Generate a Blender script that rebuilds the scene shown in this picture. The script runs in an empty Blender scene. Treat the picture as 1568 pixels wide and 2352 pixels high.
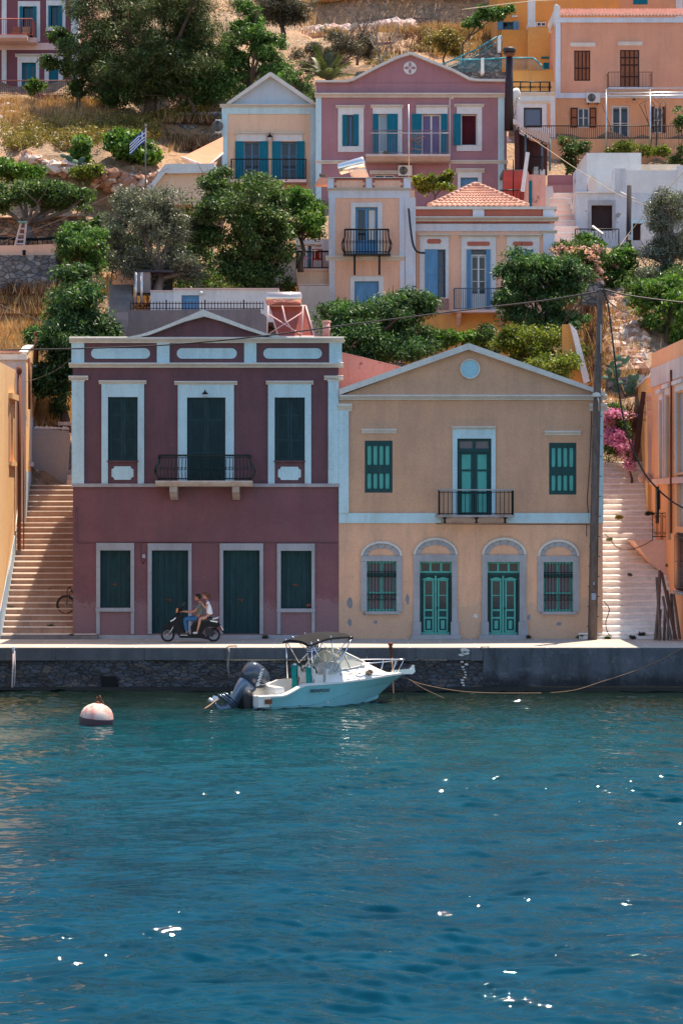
import bpy, math, random
import numpy as np
from mathutils import Vector, Matrix
# ---------------------------------------------------------------- camera, sky, sun, exposure
F, CX, HY, CZ = 5200.0, 784.0, 1160.0, 6.2
scene = bpy.context.scene
col = scene.collection
cam_d = bpy.data.cameras.new("camera"); cam = bpy.data.objects.new("camera", cam_d); col.objects.link(cam)
cam.location = (0, 0, CZ); cam.rotation_euler = (math.radians(90), 0, 0)
cam_d.sensor_fit = 'VERTICAL'; cam_d.sensor_height = 36.0; cam_d.lens = F / 2352.0 * 36.0
cam_d.shift_y = (HY - 1176.0) / 2352.0
cam_d.clip_start = 0.5; cam_d.clip_end = 2000
scene.camera = cam
SUN = Vector((1.75, 2.3, 8.6)).normalized()
SEL = math.asin(SUN.z); SROT = math.atan2(SUN.x, SUN.y)
world = bpy.data.worlds.new("World"); scene.world = world; world.use_nodes = True
nt = world.node_tree
sky = nt.nodes.new('ShaderNodeTexSky'); sky.sky_type = 'NISHITA'; sky.sun_disc = False
sky.sun_elevation = SEL; sky.sun_rotation = SROT; sky.air_density = 1.0; sky.dust_density = 0.6; sky.ozone_density = 1.5
bg = nt.nodes['Background']; bg.inputs[1].default_value = 0.135
nt.links.new(sky.outputs[0], bg.inputs[0])
sun_d = bpy.data.lights.new("sun", 'SUN'); sun = bpy.data.objects.new("sun", sun_d); col.objects.link(sun)
sun_d.energy = 5.0; sun_d.angle = math.radians(0.5); sun_d.color = (1.0, 0.86, 0.68)
sun.rotation_euler = SUN.to_track_quat('Z', 'Y').to_euler(); sun.location = (30, 40, 90)
scene.view_settings.view_transform = 'Standard'; scene.view_settings.look = 'None'
scene.view_settings.exposure = 0.98; scene.view_settings.gamma = 1.0; scene.view_settings.use_curve_mapping = False
scene.render.engine = 'CYCLES'
scene.cycles.sample_clamp_indirect = 6.0; scene.cycles.max_bounces = 6; scene.cycles.transparent_max_bounces = 8
# ---------------------------------------------------------------- helpers
rnd = random.Random(7)
def X(px, Y): return (px - CX) * Y / F
def Z(py, Y): return CZ + (HY - py) * Y / F
def P(px, py, Y): return (X(px, Y), Y, Z(py, Y))
def lin(h):
 h = h.lstrip('#'); out = []
 for i in (0, 2, 4):
  c = int(h[i:i+2], 16) / 255.0
  out.append(c / 12.92 if c <= 0.04045 else ((c + 0.055) / 1.055) ** 2.4)
 return (*out, 1.0)
def C(c): return lin(c) if isinstance(c, str) else (c[0], c[1], c[2], 1.0)
OFF = {}      # world position of the origin of each object, while rotation is identity
class MB:
 def __init__(s, M=None): s.v = []; s.f = []; s.mi = []; s.sm = []; s.cur = 0; s.M = M
 def add(s, vs, fs, smooth=False):
  o = len(s.v)
  s.v += [tuple(s.M @ Vector(p)) for p in vs] if s.M is not None else [tuple(p) for p in vs]
  for f in fs: s.f.append(tuple(o + i for i in f)); s.mi.append(s.cur); s.sm.append(smooth)
 def box(s, x0, x1, y0, y1, z0, z1):
  if x1 < x0: x0, x1 = x1, x0
  if y1 < y0: y0, y1 = y1, y0
  if z1 < z0: z0, z1 = z1, z0
  s.add([(x0,y0,z0),(x1,y0,z0),(x1,y1,z0),(x0,y1,z0),(x0,y0,z1),(x1,y0,z1),(x1,y1,z1),(x0,y1,z1)],
    [(0,3,2,1),(4,5,6,7),(0,1,5,4),(1,2,6,5),(2,3,7,6),(3,0,4,7)])
 def prism(s, poly, y0, y1):           # polygon in x,z extruded along y
  n = len(poly)
  a = sum(poly[i][0]*poly[(i+1)%n][1] - poly[(i+1)%n][0]*poly[i][1] for i in range(n))
  if a < 0: poly = poly[::-1]
  vs = [(p[0], y0, p[1]) for p in poly] + [(p[0], y1, p[1]) for p in poly]
  fs = [tuple(range(n)), tuple(range(2*n-1, n-1, -1))] + [(i, n+i, n+(i+1)%n, (i+1)%n) for i in range(n)]
  s.add(vs, fs)
 def extz(s, poly, z0, z1):            # polygon in x,y extruded along z
  n = len(poly)
  a = sum(poly[i][0]*poly[(i+1)%n][1] - poly[(i+1)%n][0]*poly[i][1] for i in range(n))
  if a < 0: poly = poly[::-1]
  s.add([(p[0], p[1], z0) for p in poly] + [(p[0], p[1], z1) for p in poly],
    [tuple(range(n-1, -1, -1)), tuple(range(n, 2*n))] + [(i, (i+1)%n, n+(i+1)%n, n+i) for i in range(n)])
 def extx(s, prof, x0, x1):            # profile in y,z extruded along x
  n = len(prof)
  a = sum(prof[i][0]*prof[(i+1)%n][1] - prof[(i+1)%n][0]*prof[i][1] for i in range(n))
  if a < 0: prof = prof[::-1]
  s.add([(x0, p[0], p[1]) for p in prof] + [(x1, p[0], p[1]) for p in prof],
    [tuple(range(n-1, -1, -1)), tuple(range(n, 2*n))] + [(i, (i+1)%n, n+(i+1)%n, n+i) for i in range(n)])
 def tube(s, pts, r, n=6, cap=True, closed=False, smooth=True):
  pts = [Vector(p) for p in pts]; m = len(pts)
  rs = r if isinstance(r, (list, tuple)) else [r]*m
  vs = []; fs = []; up = None
  for i in range(m):
   if closed: t = pts[(i+1)%m] - pts[i-1]
   else: t = pts[min(i+1, m-1)] - pts[max(i-1, 0)]
   if t.length < 1e-9: t = Vector((0, 0, 1))
   t.normalize()
   if up is None: up = Vector((0, 0, 1)) if abs(t.z) < 0.9 else Vector((1, 0, 0))
   a = t.cross(up)
   if a.length < 1e-4: a = t.cross(Vector((0.3, 1, 0)))
   a.normalize(); b = t.cross(a); up = -b if False else up
   for k in range(n):
    th = 2*math.pi*k/n
    vs.append(pts[i] + a*math.cos(th)*rs[i] + b*math.sin(th)*rs[i])
  rng = m if closed else m-1
  for i in range(rng):
   j = (i+1) % m
   for k in range(n): fs.append((i*n+k, i*n+(k+1)%n, j*n+(k+1)%n, j*n+k))
  if cap and not closed:
   fs.append(tuple(range(n-1, -1, -1))); fs.append(tuple(range((m-1)*n, m*n)))
  s.add(vs, fs, smooth)
 def bar(s, p0, p1, w=0.02, d=None):
  s.tube([p0, p1], w*0.6, 4, smooth=False)
 def lathe(s, prof, c=(0,0,0), n=16, axis='z', smooth=True):   # prof: (radius, height)
  vs = []; fs = []; m = len(prof)
  for (r, h) in prof:
   for k in range(n):
    a = 2*math.pi*k/n; p = (r*math.cos(a), r*math.sin(a), h)
    if axis == 'y': p = (p[0], p[2], p[1])
    if axis == 'x': p = (p[2], p[0], p[1])
    vs.append((c[0]+p[0], c[1]+p[1], c[2]+p[2]))
  for i in range(m-1):
   for k in range(n): fs.append((i*n+k, i*n+(k+1)%n, (i+1)*n+(k+1)%n, (i+1)*n+k))
  if prof[0][0] > 1e-6: fs.append(tuple(range(n-1, -1, -1)))
  if prof[-1][0] > 1e-6: fs.append(tuple(range((m-1)*n, m*n)))
  s.add(vs, fs, smooth)
 def ell(s, c, r, n=12, m=8):
  vs = []; fs = []
  for i in range(m+1):
   ph = math.pi*i/m
   for k in range(n):
    a = 2*math.pi*k/n
    vs.append((c[0]+r[0]*math.sin(ph)*math.cos(a), c[1]+r[1]*math.sin(ph)*math.sin(a), c[2]+r[2]*math.cos(ph)))
  for i in range(m):
   for k in range(n): fs.append((i*n+k, (i+1)*n+k, (i+1)*n+(k+1)%n, i*n+(k+1)%n))
  s.add(vs, fs, True)
 def rock(s, c, r, sq=0.7):
  rr = rnd; vs = []
  t = (1+5**.5)/2
  base = [(-1,t,0),(1,t,0),(-1,-t,0),(1,-t,0),(0,-1,t),(0,1,t),(0,-1,-t),(0,1,-t),(t,0,-1),(t,0,1),(-t,0,-1),(-t,0,1)]
  fs = [(0,11,5),(0,5,1),(0,1,7),(0,7,10),(0,10,11),(1,5,9),(5,11,4),(11,10,2),(10,7,6),(7,1,8),(3,9,4),(3,4,2),(3,2,6),(3,6,8),(3,8,9),(4,9,5),(2,4,11),(6,2,10),(8,6,7),(9,8,1)]
  sx, sy, sz = rr.uniform(.7,1.3), rr.uniform(.7,1.2), rr.uniform(.5,1)*sq/0.7
  for b in base:
   k = r/1.9*rr.uniform(.75,1.25); vs.append((c[0]+b[0]*k*sx, c[1]+b[1]*k*sy, c[2]+b[2]*k*sz))
  s.add(vs, fs)
 def build(s, name, mats, parent=None, local=False):
  me = bpy.data.meshes.new(name)
  o = bpy.data.objects.new(name, me); col.objects.link(o)
  off = (0, 0, 0)
  if parent is not None:
   o.parent = parent
   if not local: off = OFF.get(parent.name, (0,0,0)); OFF[o.name] = off
   else: OFF[o.name] = (0,0,0)
  elif s.v and not local:           # single-mesh thing: origin at its base
   a = np.array(s.v); lo = a.min(0); hi = a.max(0)
   off = (float((lo[0]+hi[0])/2), float((lo[1]+hi[1])/2), float(lo[2])); o.location = off; OFF[o.name] = off
  vs = [(v[0]-off[0], v[1]-off[1], v[2]-off[2]) for v in s.v]
  me.from_pydata(vs, [], s.f)
  mats = mats if isinstance(mats, (list, tuple)) else [mats]
  for m in mats: me.materials.append(m)
  me.polygons.foreach_set('material_index', s.mi)
  me.polygons.foreach_set('use_smooth', s.sm)
  me.update()
  return o
def tag(o, label, cat, group=None):
 o['label'] = label; o['category'] = cat
 if group: o['group'] = group
 return o
def struct(o, kind='structure', label=None):
 o['kind'] = kind
 if label: o['label'] = label
 return o
def thing(name, label, cat, loc=(0,0,0), rotz=0, group=None):
 o = bpy.data.objects.new(name, None); col.objects.link(o); o.empty_display_size = 0.2
 o.location = loc; o.rotation_euler = (0, 0, rotz); OFF[o.name] = tuple(loc) if rotz == 0 else (0,0,0)
 return tag(o, label, cat, group)
def kids(o): return [c for c in bpy.data.objects if c.parent == o]
def dup(o, parent=None):
 c = o.copy(); col.objects.link(c)
 if parent is not None: c.parent = parent
 for ch in kids(o): dup(ch, c)
 return c
# ---------------------------------------------------------------- materials
def newmat(name):
 m = bpy.data.materials.new(name); m.use_nodes = True
 n = m.node_tree.nodes; b = n['Principled BSDF']
 return m, m.node_tree, n, b
def nd(nt, t, **kw):
 n = nt.nodes.new(t)
 for k, v in kw.items():
  if k.startswith('i_'): n.inputs[k[2:].replace('_', ' ')].default_value = v
  else: setattr(n, k, v)
 return n
def mixc(nt, a, b, f, blend='MIX'):
 m = nt.nodes.new('ShaderNodeMix'); m.data_type = 'RGBA'; m.blend_type = blend
 for sock, v in ((m.inputs[6], a), (m.inputs[7], b), (m.inputs[0], f)):
  if hasattr(v, 'links'): nt.links.new(v, sock)
  else: sock.default_value = v
 return m.outputs[2]
def ramp(nt, fac, stops, interp='LINEAR'):
 r = nt.nodes.new('ShaderNodeValToRGB'); r.color_ramp.interpolation = interp
 el = r.color_ramp.elements
 while len(el) < len(stops): el.new(0.5)
 for e, (p, c) in zip(el, stops): e.position = p; e.color = c if len(c) == 4 else (*c, 1)
 nt.links.new(fac, r.inputs[0]); return r.outputs[0]
def coords(nt, scale=(1,1,1), rot=(0,0,0)):
 tc = nt.nodes.new('ShaderNodeTexCoord'); mp = nt.nodes.new('ShaderNodeMapping')
 mp.inputs['Scale'].default_value = scale; mp.inputs['Rotation'].default_value = rot
 nt.links.new(tc.outputs['Object'], mp.inputs[0]); return mp.outputs[0]
def noise(nt, vec, scale, detail=4, rough=.55):
 n = nt.nodes.new('ShaderNodeTexNoise'); n.inputs['Scale'].default_value = scale
 n.inputs['Detail'].default_value = detail; n.inputs['Roughness'].default_value = rough
 nt.links.new(vec, n.inputs['Vector']); return n.outputs['Fac']
def bump(nt, h, b, strength=.3, dist=.02):
 n = nt.nodes.new('ShaderNodeBump'); n.inputs['Strength'].default_value = strength; n.inputs['Distance'].default_value = dist
 nt.links.new(h, n.inputs['Height']); nt.links.new(n.outputs[0], b.inputs['Normal'])
BW = lambda a: (a, a, a, 1)
def plaster(name, c, c2=None, stain=None, amt=.5, patch=None, rough=.88, damp=None):
 m, t, n, b = newmat(name)
 c = C(c); c2 = C(c2) if c2 else tuple(x*.82 for x in c[:3]) + (1,)
 v = coords(t)
 big = ramp(t, noise(t, v, .6, 7, .72), [(.38, BW(0)), (.62, BW(1))])
 colr = mixc(t, c, c2, big)
 streak = ramp(t, noise(t, coords(t, (1.5, 1.5, .30)), 1.1, 6, .72), [(.46, BW(0)), (.70, BW(amt))])
 st = C(stain) if stain else tuple(x*.55 for x in c[:3]) + (1,)
 colr = mixc(t, colr, st, streak)
 if damp:
  sz = nd(t, 'ShaderNodeSeparateXYZ'); t.links.new(v, sz.inputs[0]); dm = nd(t, 'ShaderNodeMath', operation='MULTIPLY_ADD')
  t.links.new(noise(t, v, 1.1, 7, .75), dm.inputs[0]); dm.inputs[1].default_value = -2.6; t.links.new(sz.outputs[2], dm.inputs[2])
  colr = mixc(t, colr, C(damp), ramp(t, dm.outputs[0], [(0, BW(.75)), (.03, BW(.3)), (.35, BW(0))]))
 fine = noise(t, v, 14, 5, .7)
 colr = mixc(t, colr, mixc(t, colr, BW(.0), .18), ramp(t, fine, [(.45, BW(0)), (.75, BW(1))]))
 if patch:
  pm = ramp(t, noise(t, v, patch[1], 5, .6), [(patch[2], BW(0)), (patch[2]+.015, BW(1))])
  colr = mixc(t, colr, C(patch[0]), pm)
 t.links.new(colr, b.inputs['Base Color']); b.inputs['Roughness'].default_value = rough; b.inputs['Specular IOR Level'].default_value = .15
 bump(t, noise(t, v, 9, 6, .7), b, .35, .02)
 return m
def paint(name, c, rough=.55, wear=None, metal=0.0, var=.25, scale=6):
 m, t, n, b = newmat(name); c = C(c); v = coords(t)
 c2 = tuple(x*(1-var) for x in c[:3]) + (1,)
 colr = mixc(t, c, c2, ramp(t, noise(t, coords(t, (1,1,.3)), scale, 5, .65), [(.35, BW(0)), (.7, BW(1))]))
 if wear:
  colr = mixc(t, colr, C(wear), ramp(t, noise(t, coords(t, (3,3,.5)), scale*1.7, 6, .7), [(.62, BW(0)), (.72, BW(.8))]))
 t.links.new(colr, b.inputs['Base Color']); b.inputs['Roughness'].default_value = rough; b.inputs['Metallic'].default_value = metal
 if rough > .4: b.inputs['Specular IOR Level'].default_value = .2
 bump(t, noise(t, v, 30, 3), b, .15, .004)
 return m
def masonry(name, cols, mortar, scale=3.0, flat=1.8, edge=.05, bs=.8, warp=.35):
 m, t, n, b = newmat(name)
 v = coords(t, (1, 1, flat))
 nz = t.nodes.new('ShaderNodeTexNoise'); nz.inputs['Scale'].default_value = 1.7; t.links.new(v, nz.inputs['Vector'])
 vm = t.nodes.new('ShaderNodeVectorMath'); vm.operation = 'MULTIPLY_ADD'
 t.links.new(nz.outputs['Color'], vm.inputs[0]); vm.inputs[1].default_value = (warp, warp, warp); t.links.new(v, vm.inputs[2])
 a = t.nodes.new('ShaderNodeTexVoronoi'); a.inputs['Scale'].default_value = scale; t.links.new(vm.outputs[0], a.inputs['Vector'])
 e = t.nodes.new('ShaderNodeTexVoronoi'); e.feature = 'DISTANCE_TO_EDGE'; e.inputs['Scale'].default_value = scale; t.links.new(vm.outputs[0], e.inputs['Vector'])
 sep = t.nodes.new('ShaderNodeSeparateColor'); t.links.new(a.outputs['Color'], sep.inputs[0])
 k = len(cols); colr = ramp(t, sep.outputs[0], [(i/(k), C(c)) for i, c in enumerate(cols)], 'CONSTANT')
 colr = mixc(t, colr, mixc(t, colr, BW(0), .45), ramp(t, noise(t, v, 6, 5, .7), [(.4, BW(0)), (.75, BW(1))]))
 ed = ramp(t, e.outputs['Distance'], [(0, BW(0)), (edge, BW(1))])
 colr = mixc(t, C(mortar), colr, ed)
 t.links.new(colr, b.inputs['Base Color']); b.inputs['Roughness'].default_value = .92
 h = ramp(t, e.outputs['Distance'], [(0, BW(0)), (edge*2.4, BW(1))])
 bump(t, mixc(t, h, noise(t, v, 9, 5, .7), .3), b, bs, .12)
 return m
def leafmat(name, stops, trans=.38, rough=.48):
 m, t, n, b = newmat(name)
 g = t.nodes.new('ShaderNodeNewGeometry')
 k = len(stops)
 colr = ramp(t, g.outputs['Random Per Island'], [(i/max(1, k-1), C(c)) for i, c in enumerate(stops)])
 cl = ramp(t, noise(t, coords(t), 1.1, 3), [(.35, BW(.55)), (.65, BW(1.15))])
 colr = mixc(t, colr, cl, 1.0, 'MULTIPLY')
 t.links.new(colr, b.inputs['Base Color']); b.inputs['Roughness'].default_value = rough; b.inputs['Specular IOR Level'].default_value = .32
 tr = t.nodes.new('ShaderNodeBsdfTranslucent'); t.links.new(mixc(t, colr, (1.0, 1.1, .5, 1), 1.0, 'MULTIPLY'), tr.inputs[0])
 mx = t.nodes.new('ShaderNodeMixShader'); mx.inputs[0].default_value = trans
 t.links.new(b.outputs[0], mx.inputs[1]); t.links.new(tr.outputs[0], mx.inputs[2])
 t.links.new(mx.outputs[0], n['Material Output'].inputs[0])
 return m
def simple(name, c, rough=.5, metal=0.0, emit=None, alpha=None, spec=None):
 m, t, n, b = newmat(name); b.inputs['Base Color'].default_value = C(c)
 b.inputs['Roughness'].default_value = rough; b.inputs['Metallic'].default_value = metal
 if spec is not None: b.inputs['Specular IOR Level'].default_value = spec
 if alpha is not None: b.inputs['Alpha'].default_value = alpha
 return m
M = {}
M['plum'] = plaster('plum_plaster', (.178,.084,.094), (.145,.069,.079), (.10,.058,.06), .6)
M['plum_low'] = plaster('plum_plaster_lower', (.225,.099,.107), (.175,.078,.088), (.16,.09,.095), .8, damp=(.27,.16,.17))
M['trim'] = plaster('white_blue_trim', (.54,.71,.75), (.48,.65,.70), (.38,.44,.43), .6)
M['trimtop'] = plaster('cream_cornice', (.68,.64,.58), (.60,.58,.54), (.42,.38,.33), .4)
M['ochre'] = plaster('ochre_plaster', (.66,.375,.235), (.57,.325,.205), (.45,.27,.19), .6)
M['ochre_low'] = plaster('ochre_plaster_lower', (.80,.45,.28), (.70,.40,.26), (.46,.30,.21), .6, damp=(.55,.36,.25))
M['marble'] = plaster('grey_marble', (.40,.40,.42), (.33,.33,.36), (.24,.22,.2), .5)
M['greenwood'] = paint('dark_green_wood', (.016,.047,.055), .5, var=.4)
M['greenwood2'] = paint('worn_green_wood', (.016,.055,.06), .6, wear=(.04,.10,.10), var=.4)
M['teal'] = paint('teal_paint', (.10,.40,.34), .55, var=.2)
M['tealdark'] = paint('dark_teal_frame', (.02,.07,.07), .55, wear=(.12,.16,.15), var=.3)
M['bluesh'] = paint('turquoise_shutter', (.0,.15,.22), .5, var=.25)
M['bluedoor'] = paint('sky_blue_door', (.11,.27,.46), .5, var=.2)
M['glassdark'] = simple('dark_glass', (.012,.014,.025), .08)
M['curtain'] = simple('curtained_glass', (.10,.08,.10), .25)
M['white'] = plaster('whitewash', (.72,.70,.68), (.62,.60,.59), (.45,.42,.40), .35)
M['whiteblue'] = plaster('pale_blue_plaster', (.60,.65,.74), (.66,.62,.64), (.35,.36,.38), .4)
M['iron'] = paint('black_iron', (.014,.018,.02), .45, metal=.3)
M['irongreen'] = paint('dark_green_iron', (.012,.03,.026), .35, metal=.3)
M['rust'] = paint('rusty_pipe', (.20,.07,.035), .7)
M['cream'] = plaster('cream_wall', (.80,.53,.36), (.73,.48,.33), (.42,.27,.16), .35)
M['mauve'] = plaster('mauve_wall', (.40,.20,.22), (.36,.18,.20), (.22,.1,.11), .3)
M['peach'] = plaster('peach_wall', (.84,.48,.33), (.78,.44,.30), (.5,.26,.16), .4)
M['salmon'] = plaster('salmon_panel', (.50,.15,.10), (.42,.13,.09), (.3,.1,.08), .4)
M['orange'] = plaster('orange_wall', (.74,.36,.19), (.64,.32,.18), (.48,.22,.13), .5)
M['yellow'] = plaster('yellow_wall', (.75,.37,.10), (.68,.32,.10), (.45,.25,.12), .5)
M['sunorange'] = plaster('apricot_plaster', (.92,.58,.28), (.86,.52,.26), (.62,.38,.22), .35)
M['brownsh'] = paint('brown_shutter', (.05,.018,.014), .6)
M['brownpan'] = paint('orange_brown_panel', (.34,.11,.05), .6)
M['tile'] = paint('terracotta_tile', (.58,.31,.23), .85, wear=(.68,.48,.40), var=.3, scale=3)
M['concrete'] = plaster('grey_concrete', (.24,.21,.21), (.19,.17,.17), (.12,.10,.10), .5)
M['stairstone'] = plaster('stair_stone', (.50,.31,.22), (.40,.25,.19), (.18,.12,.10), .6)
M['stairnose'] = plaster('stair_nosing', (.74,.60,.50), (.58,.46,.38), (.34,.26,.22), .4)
M['whitestair'] = plaster('whitewashed_steps', (.86,.81,.77), (.80,.74,.70), (.55,.46,.42), .4)
M['stairjoint'] = simple('step_joint_dirt', (.16,.13,.12), .9)
M['pinkstair'] = plaster('pink_steps', (.78,.55,.50), (.70,.48,.44), (.5,.35,.32), .3)
M['redstair'] = plaster('red_stairs', (.48,.10,.07), (.40,.09,.07), (.25,.07,.06), .5)
M['pinkwall'] = plaster('salmon_side_wall', (.70,.37,.30), (.62,.33,.27), (.40,.2,.17), .6, patch=((.34,.17,.15), 1.9, .60))
M['oldwhite'] = plaster('peeling_whitewash', (.60,.60,.63), (.50,.52,.56), (.38,.37,.36), .7, patch=((.27,.26,.25), .9, .595))
M['wood'] = paint('weathered_timber', (.17,.13,.115), .85, wear=(.28,.22,.18), var=.5)
M['plank'] = paint('old_plank', (.19,.12,.085), .85, wear=(.30,.24,.20), var=.55)
M['stone'] = masonry('dry_stone', [(.30,.20,.15), (.20,.16,.14), (.36,.28,.22), (.16,.13,.12), (.27,.17,.12)], (.05,.04,.035), 2.6, 1.7)
M['stonegrey'] = masonry('grey_field_stone', [(.26,.25,.25), (.18,.18,.19), (.33,.31,.29), (.14,.14,.15), (.22,.19,.18)], (.05,.045,.045), 2.8, 1.6)
M['rockw'] = plaster('pale_rock', (.74,.62,.55), (.56,.44,.37), (.3,.2,.15), .5)
M['rocko'] = plaster('rust_rock', (.42,.22,.14), (.34,.18,.12), (.2,.12,.1), .5)
M['metal'] = simple('galvanised_steel', (.55,.55,.56), .35, .8)
M['chrome'] = simple('stainless_steel', (.8,.8,.82), .18, 1.0)
M['black'] = simple('black_rubber', (.012,.012,.014), .6)
M['acwhite'] = simple('aircon_casing', (.6,.57,.53), .5)
M['bark'] = paint('bark', (.13,.085,.065), .9, var=.5)
M['barkgrey'] = paint('grey_bark', (.22,.17,.15), .9, var=.5)
# ---------------------------------------------------------------- terrain
TY = np.array([80, 86, 89.0, 90, 93.8, 94.4, 100, 106, 108.2, 112.3, 116, 120.5, 124, 130, 138, 150, 170, 240., 420.])  # last rows: unseen mountain, steepened to keep sky out of water reflections
TX = np.array([-300, 100, 300, 550, 850, 1150, 1340, 1450, 1800.])
TZ = np.array([
 [1.2,5,7,9.0,11.0,11.4,13.4,15.2,17.9,18.9,20.4,24.5,26,28.2,31.3,37,47,100,265],
 [1.2,5,7,9.0,11.0,11.4,13.4,15.2,17.9,18.9,20.4,24.5,26,28.2,31.3,37,47,100,265],
 [1.2,4,5,6,7.5,8,11.5,15.0,17.3,18.9,20.4,23.9,26,28.2,31.3,37,47,100,265],
 [1.2,4,5,6,8,13.9,14.6,16,17,18.5,20,22,23.5,28,31.3,37,47,100,265],
 [1.2,4,5,6,7,7.3,10,12.8,14,17,19,21,23,28,31.3,38,48,100,265],
 [1.2,4,5,6,7,7.3,10,12.8,14,17,19,21,23,27,31.3,38,48,100,265],
 [1.2,4,5,7,10,10.3,12.6,15.6,16.6,18,19.4,21,23,26,31,38,48,100,265],
 [1.2,4,5,6,10.2,10.6,13.6,16.2,17,18.2,19.4,21,23,26,31,38,48,100,265],
 [1.2,4,5,6,10.2,10.6,13.6,16.2,17,18.2,19.4,21,23,26,31,38,48,100,265]])
NOTCH = [(760,1175,134,141.7,2.2), (700,1175,149.5,156.7,2.2), (-400,345,116.6,121.0,1.9), (-400,170,102.5,109.6,1.6), (-400,215,110,113.5,1.1), (300,540,133,138.9,1.2), (360,520,125.5,129.9,1.0)]
def notch(px, Y):
 d = 0
 for a, b, y0, y1, h in NOTCH:
  if a < px < b and y0 < Y < y1: d += h*min(1, (Y-y0)/2.0)*min(1, (px-a)/20, (b-px)/20)
 return d
def ground(x, Y):
 px = CX + x*F/Y
 c = [np.interp(Y, TY, r) for r in TZ]
 return float(np.interp(px, TX, c)) - notch(px, Y)
def build_hill():
 ys = np.concatenate([np.arange(80.6, 130, .45), np.arange(130, 160, 1.0), np.arange(160, 425, 8.0)])
 n = 170
 V = []
 r = np.random.RandomState(3)
 for Y in ys:
  c = [np.interp(Y, TY, q) for q in TZ]
  wide = np.linspace(-900, 2500, n)
  for k, px in enumerate(wide):
   x = X(px, Y)
   z = np.interp(px, TX, c)
   z -= notch(px, Y)
   if Y > 90:
    z += .16*math.sin(x*1.3+Y*.8)+.12*math.sin(x*2.9-Y*1.7)+r.uniform(-.09, .09)
   V.append((x, Y, z))
 Fs = []
 for j in range(len(ys)-1):
  for i in range(n-1):
   a = j*n+i; Fs.append((a, a+1, a+n+1, a+n))
 m, t, nn, b = newmat('hillside_soil')
 v = coords(t)
 a = noise(t, v, .35, 6, .7); f = noise(t, v, 3.2, 6, .75)
 c = ramp(t, a, [(.3, C((.36,.19,.10))), (.45, C((.45,.27,.15))), (.55, C((.28,.19,.12))), (.7, C((.50,.33,.19)))])
 c = mixc(t, c, mixc(t, c, BW(0), .6), ramp(t, f, [(.45, BW(0)), (.68, BW(1))]))
 vo = nn.new('ShaderNodeTexVoronoi'); vo.inputs['Scale'].default_value = 2.6; t.links.new(v, vo.inputs['Vector'])
 rk = ramp(t, vo.outputs['Distance'], [(.16, BW(1)), (.24, BW(0))])
 rk = mixc(t, BW(0), rk, ramp(t, noise(t, v, .5, 3), [(.48, BW(0)), (.56, BW(1))]))
 c = mixc(t, c, C((.55,.40,.32)), rk)
 sp = nd(t, 'ShaderNodeSeparateXYZ'); t.links.new(v, sp.inputs[0]); up = nd(t, 'ShaderNodeMapRange'); t.links.new(sp.outputs[1], up.inputs[0]); up.inputs[1].default_value = 160; up.inputs[2].default_value = 185
 c = mixc(t, c, mixc(t, C((.05,.055,.03)), C((.10,.08,.05)), f), up.outputs[0])  # unseen upper slope coloured dark to deepen its reflection in the water
 t.links.new(c, b.inputs['Base Color']); b.inputs['Roughness'].default_value = .95
 bump(t, mixc(t, f, rk, .4), b, 1.0, .25)
 me = bpy.data.meshes.new('hillside'); me.from_pydata(V, [], Fs); me.materials.append(m)
 me.polygons.foreach_set('use_smooth', [True]*len(Fs))
 o = bpy.data.objects.new('hillside', me); col.objects.link(o); struct(o)
build_hill()
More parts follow.
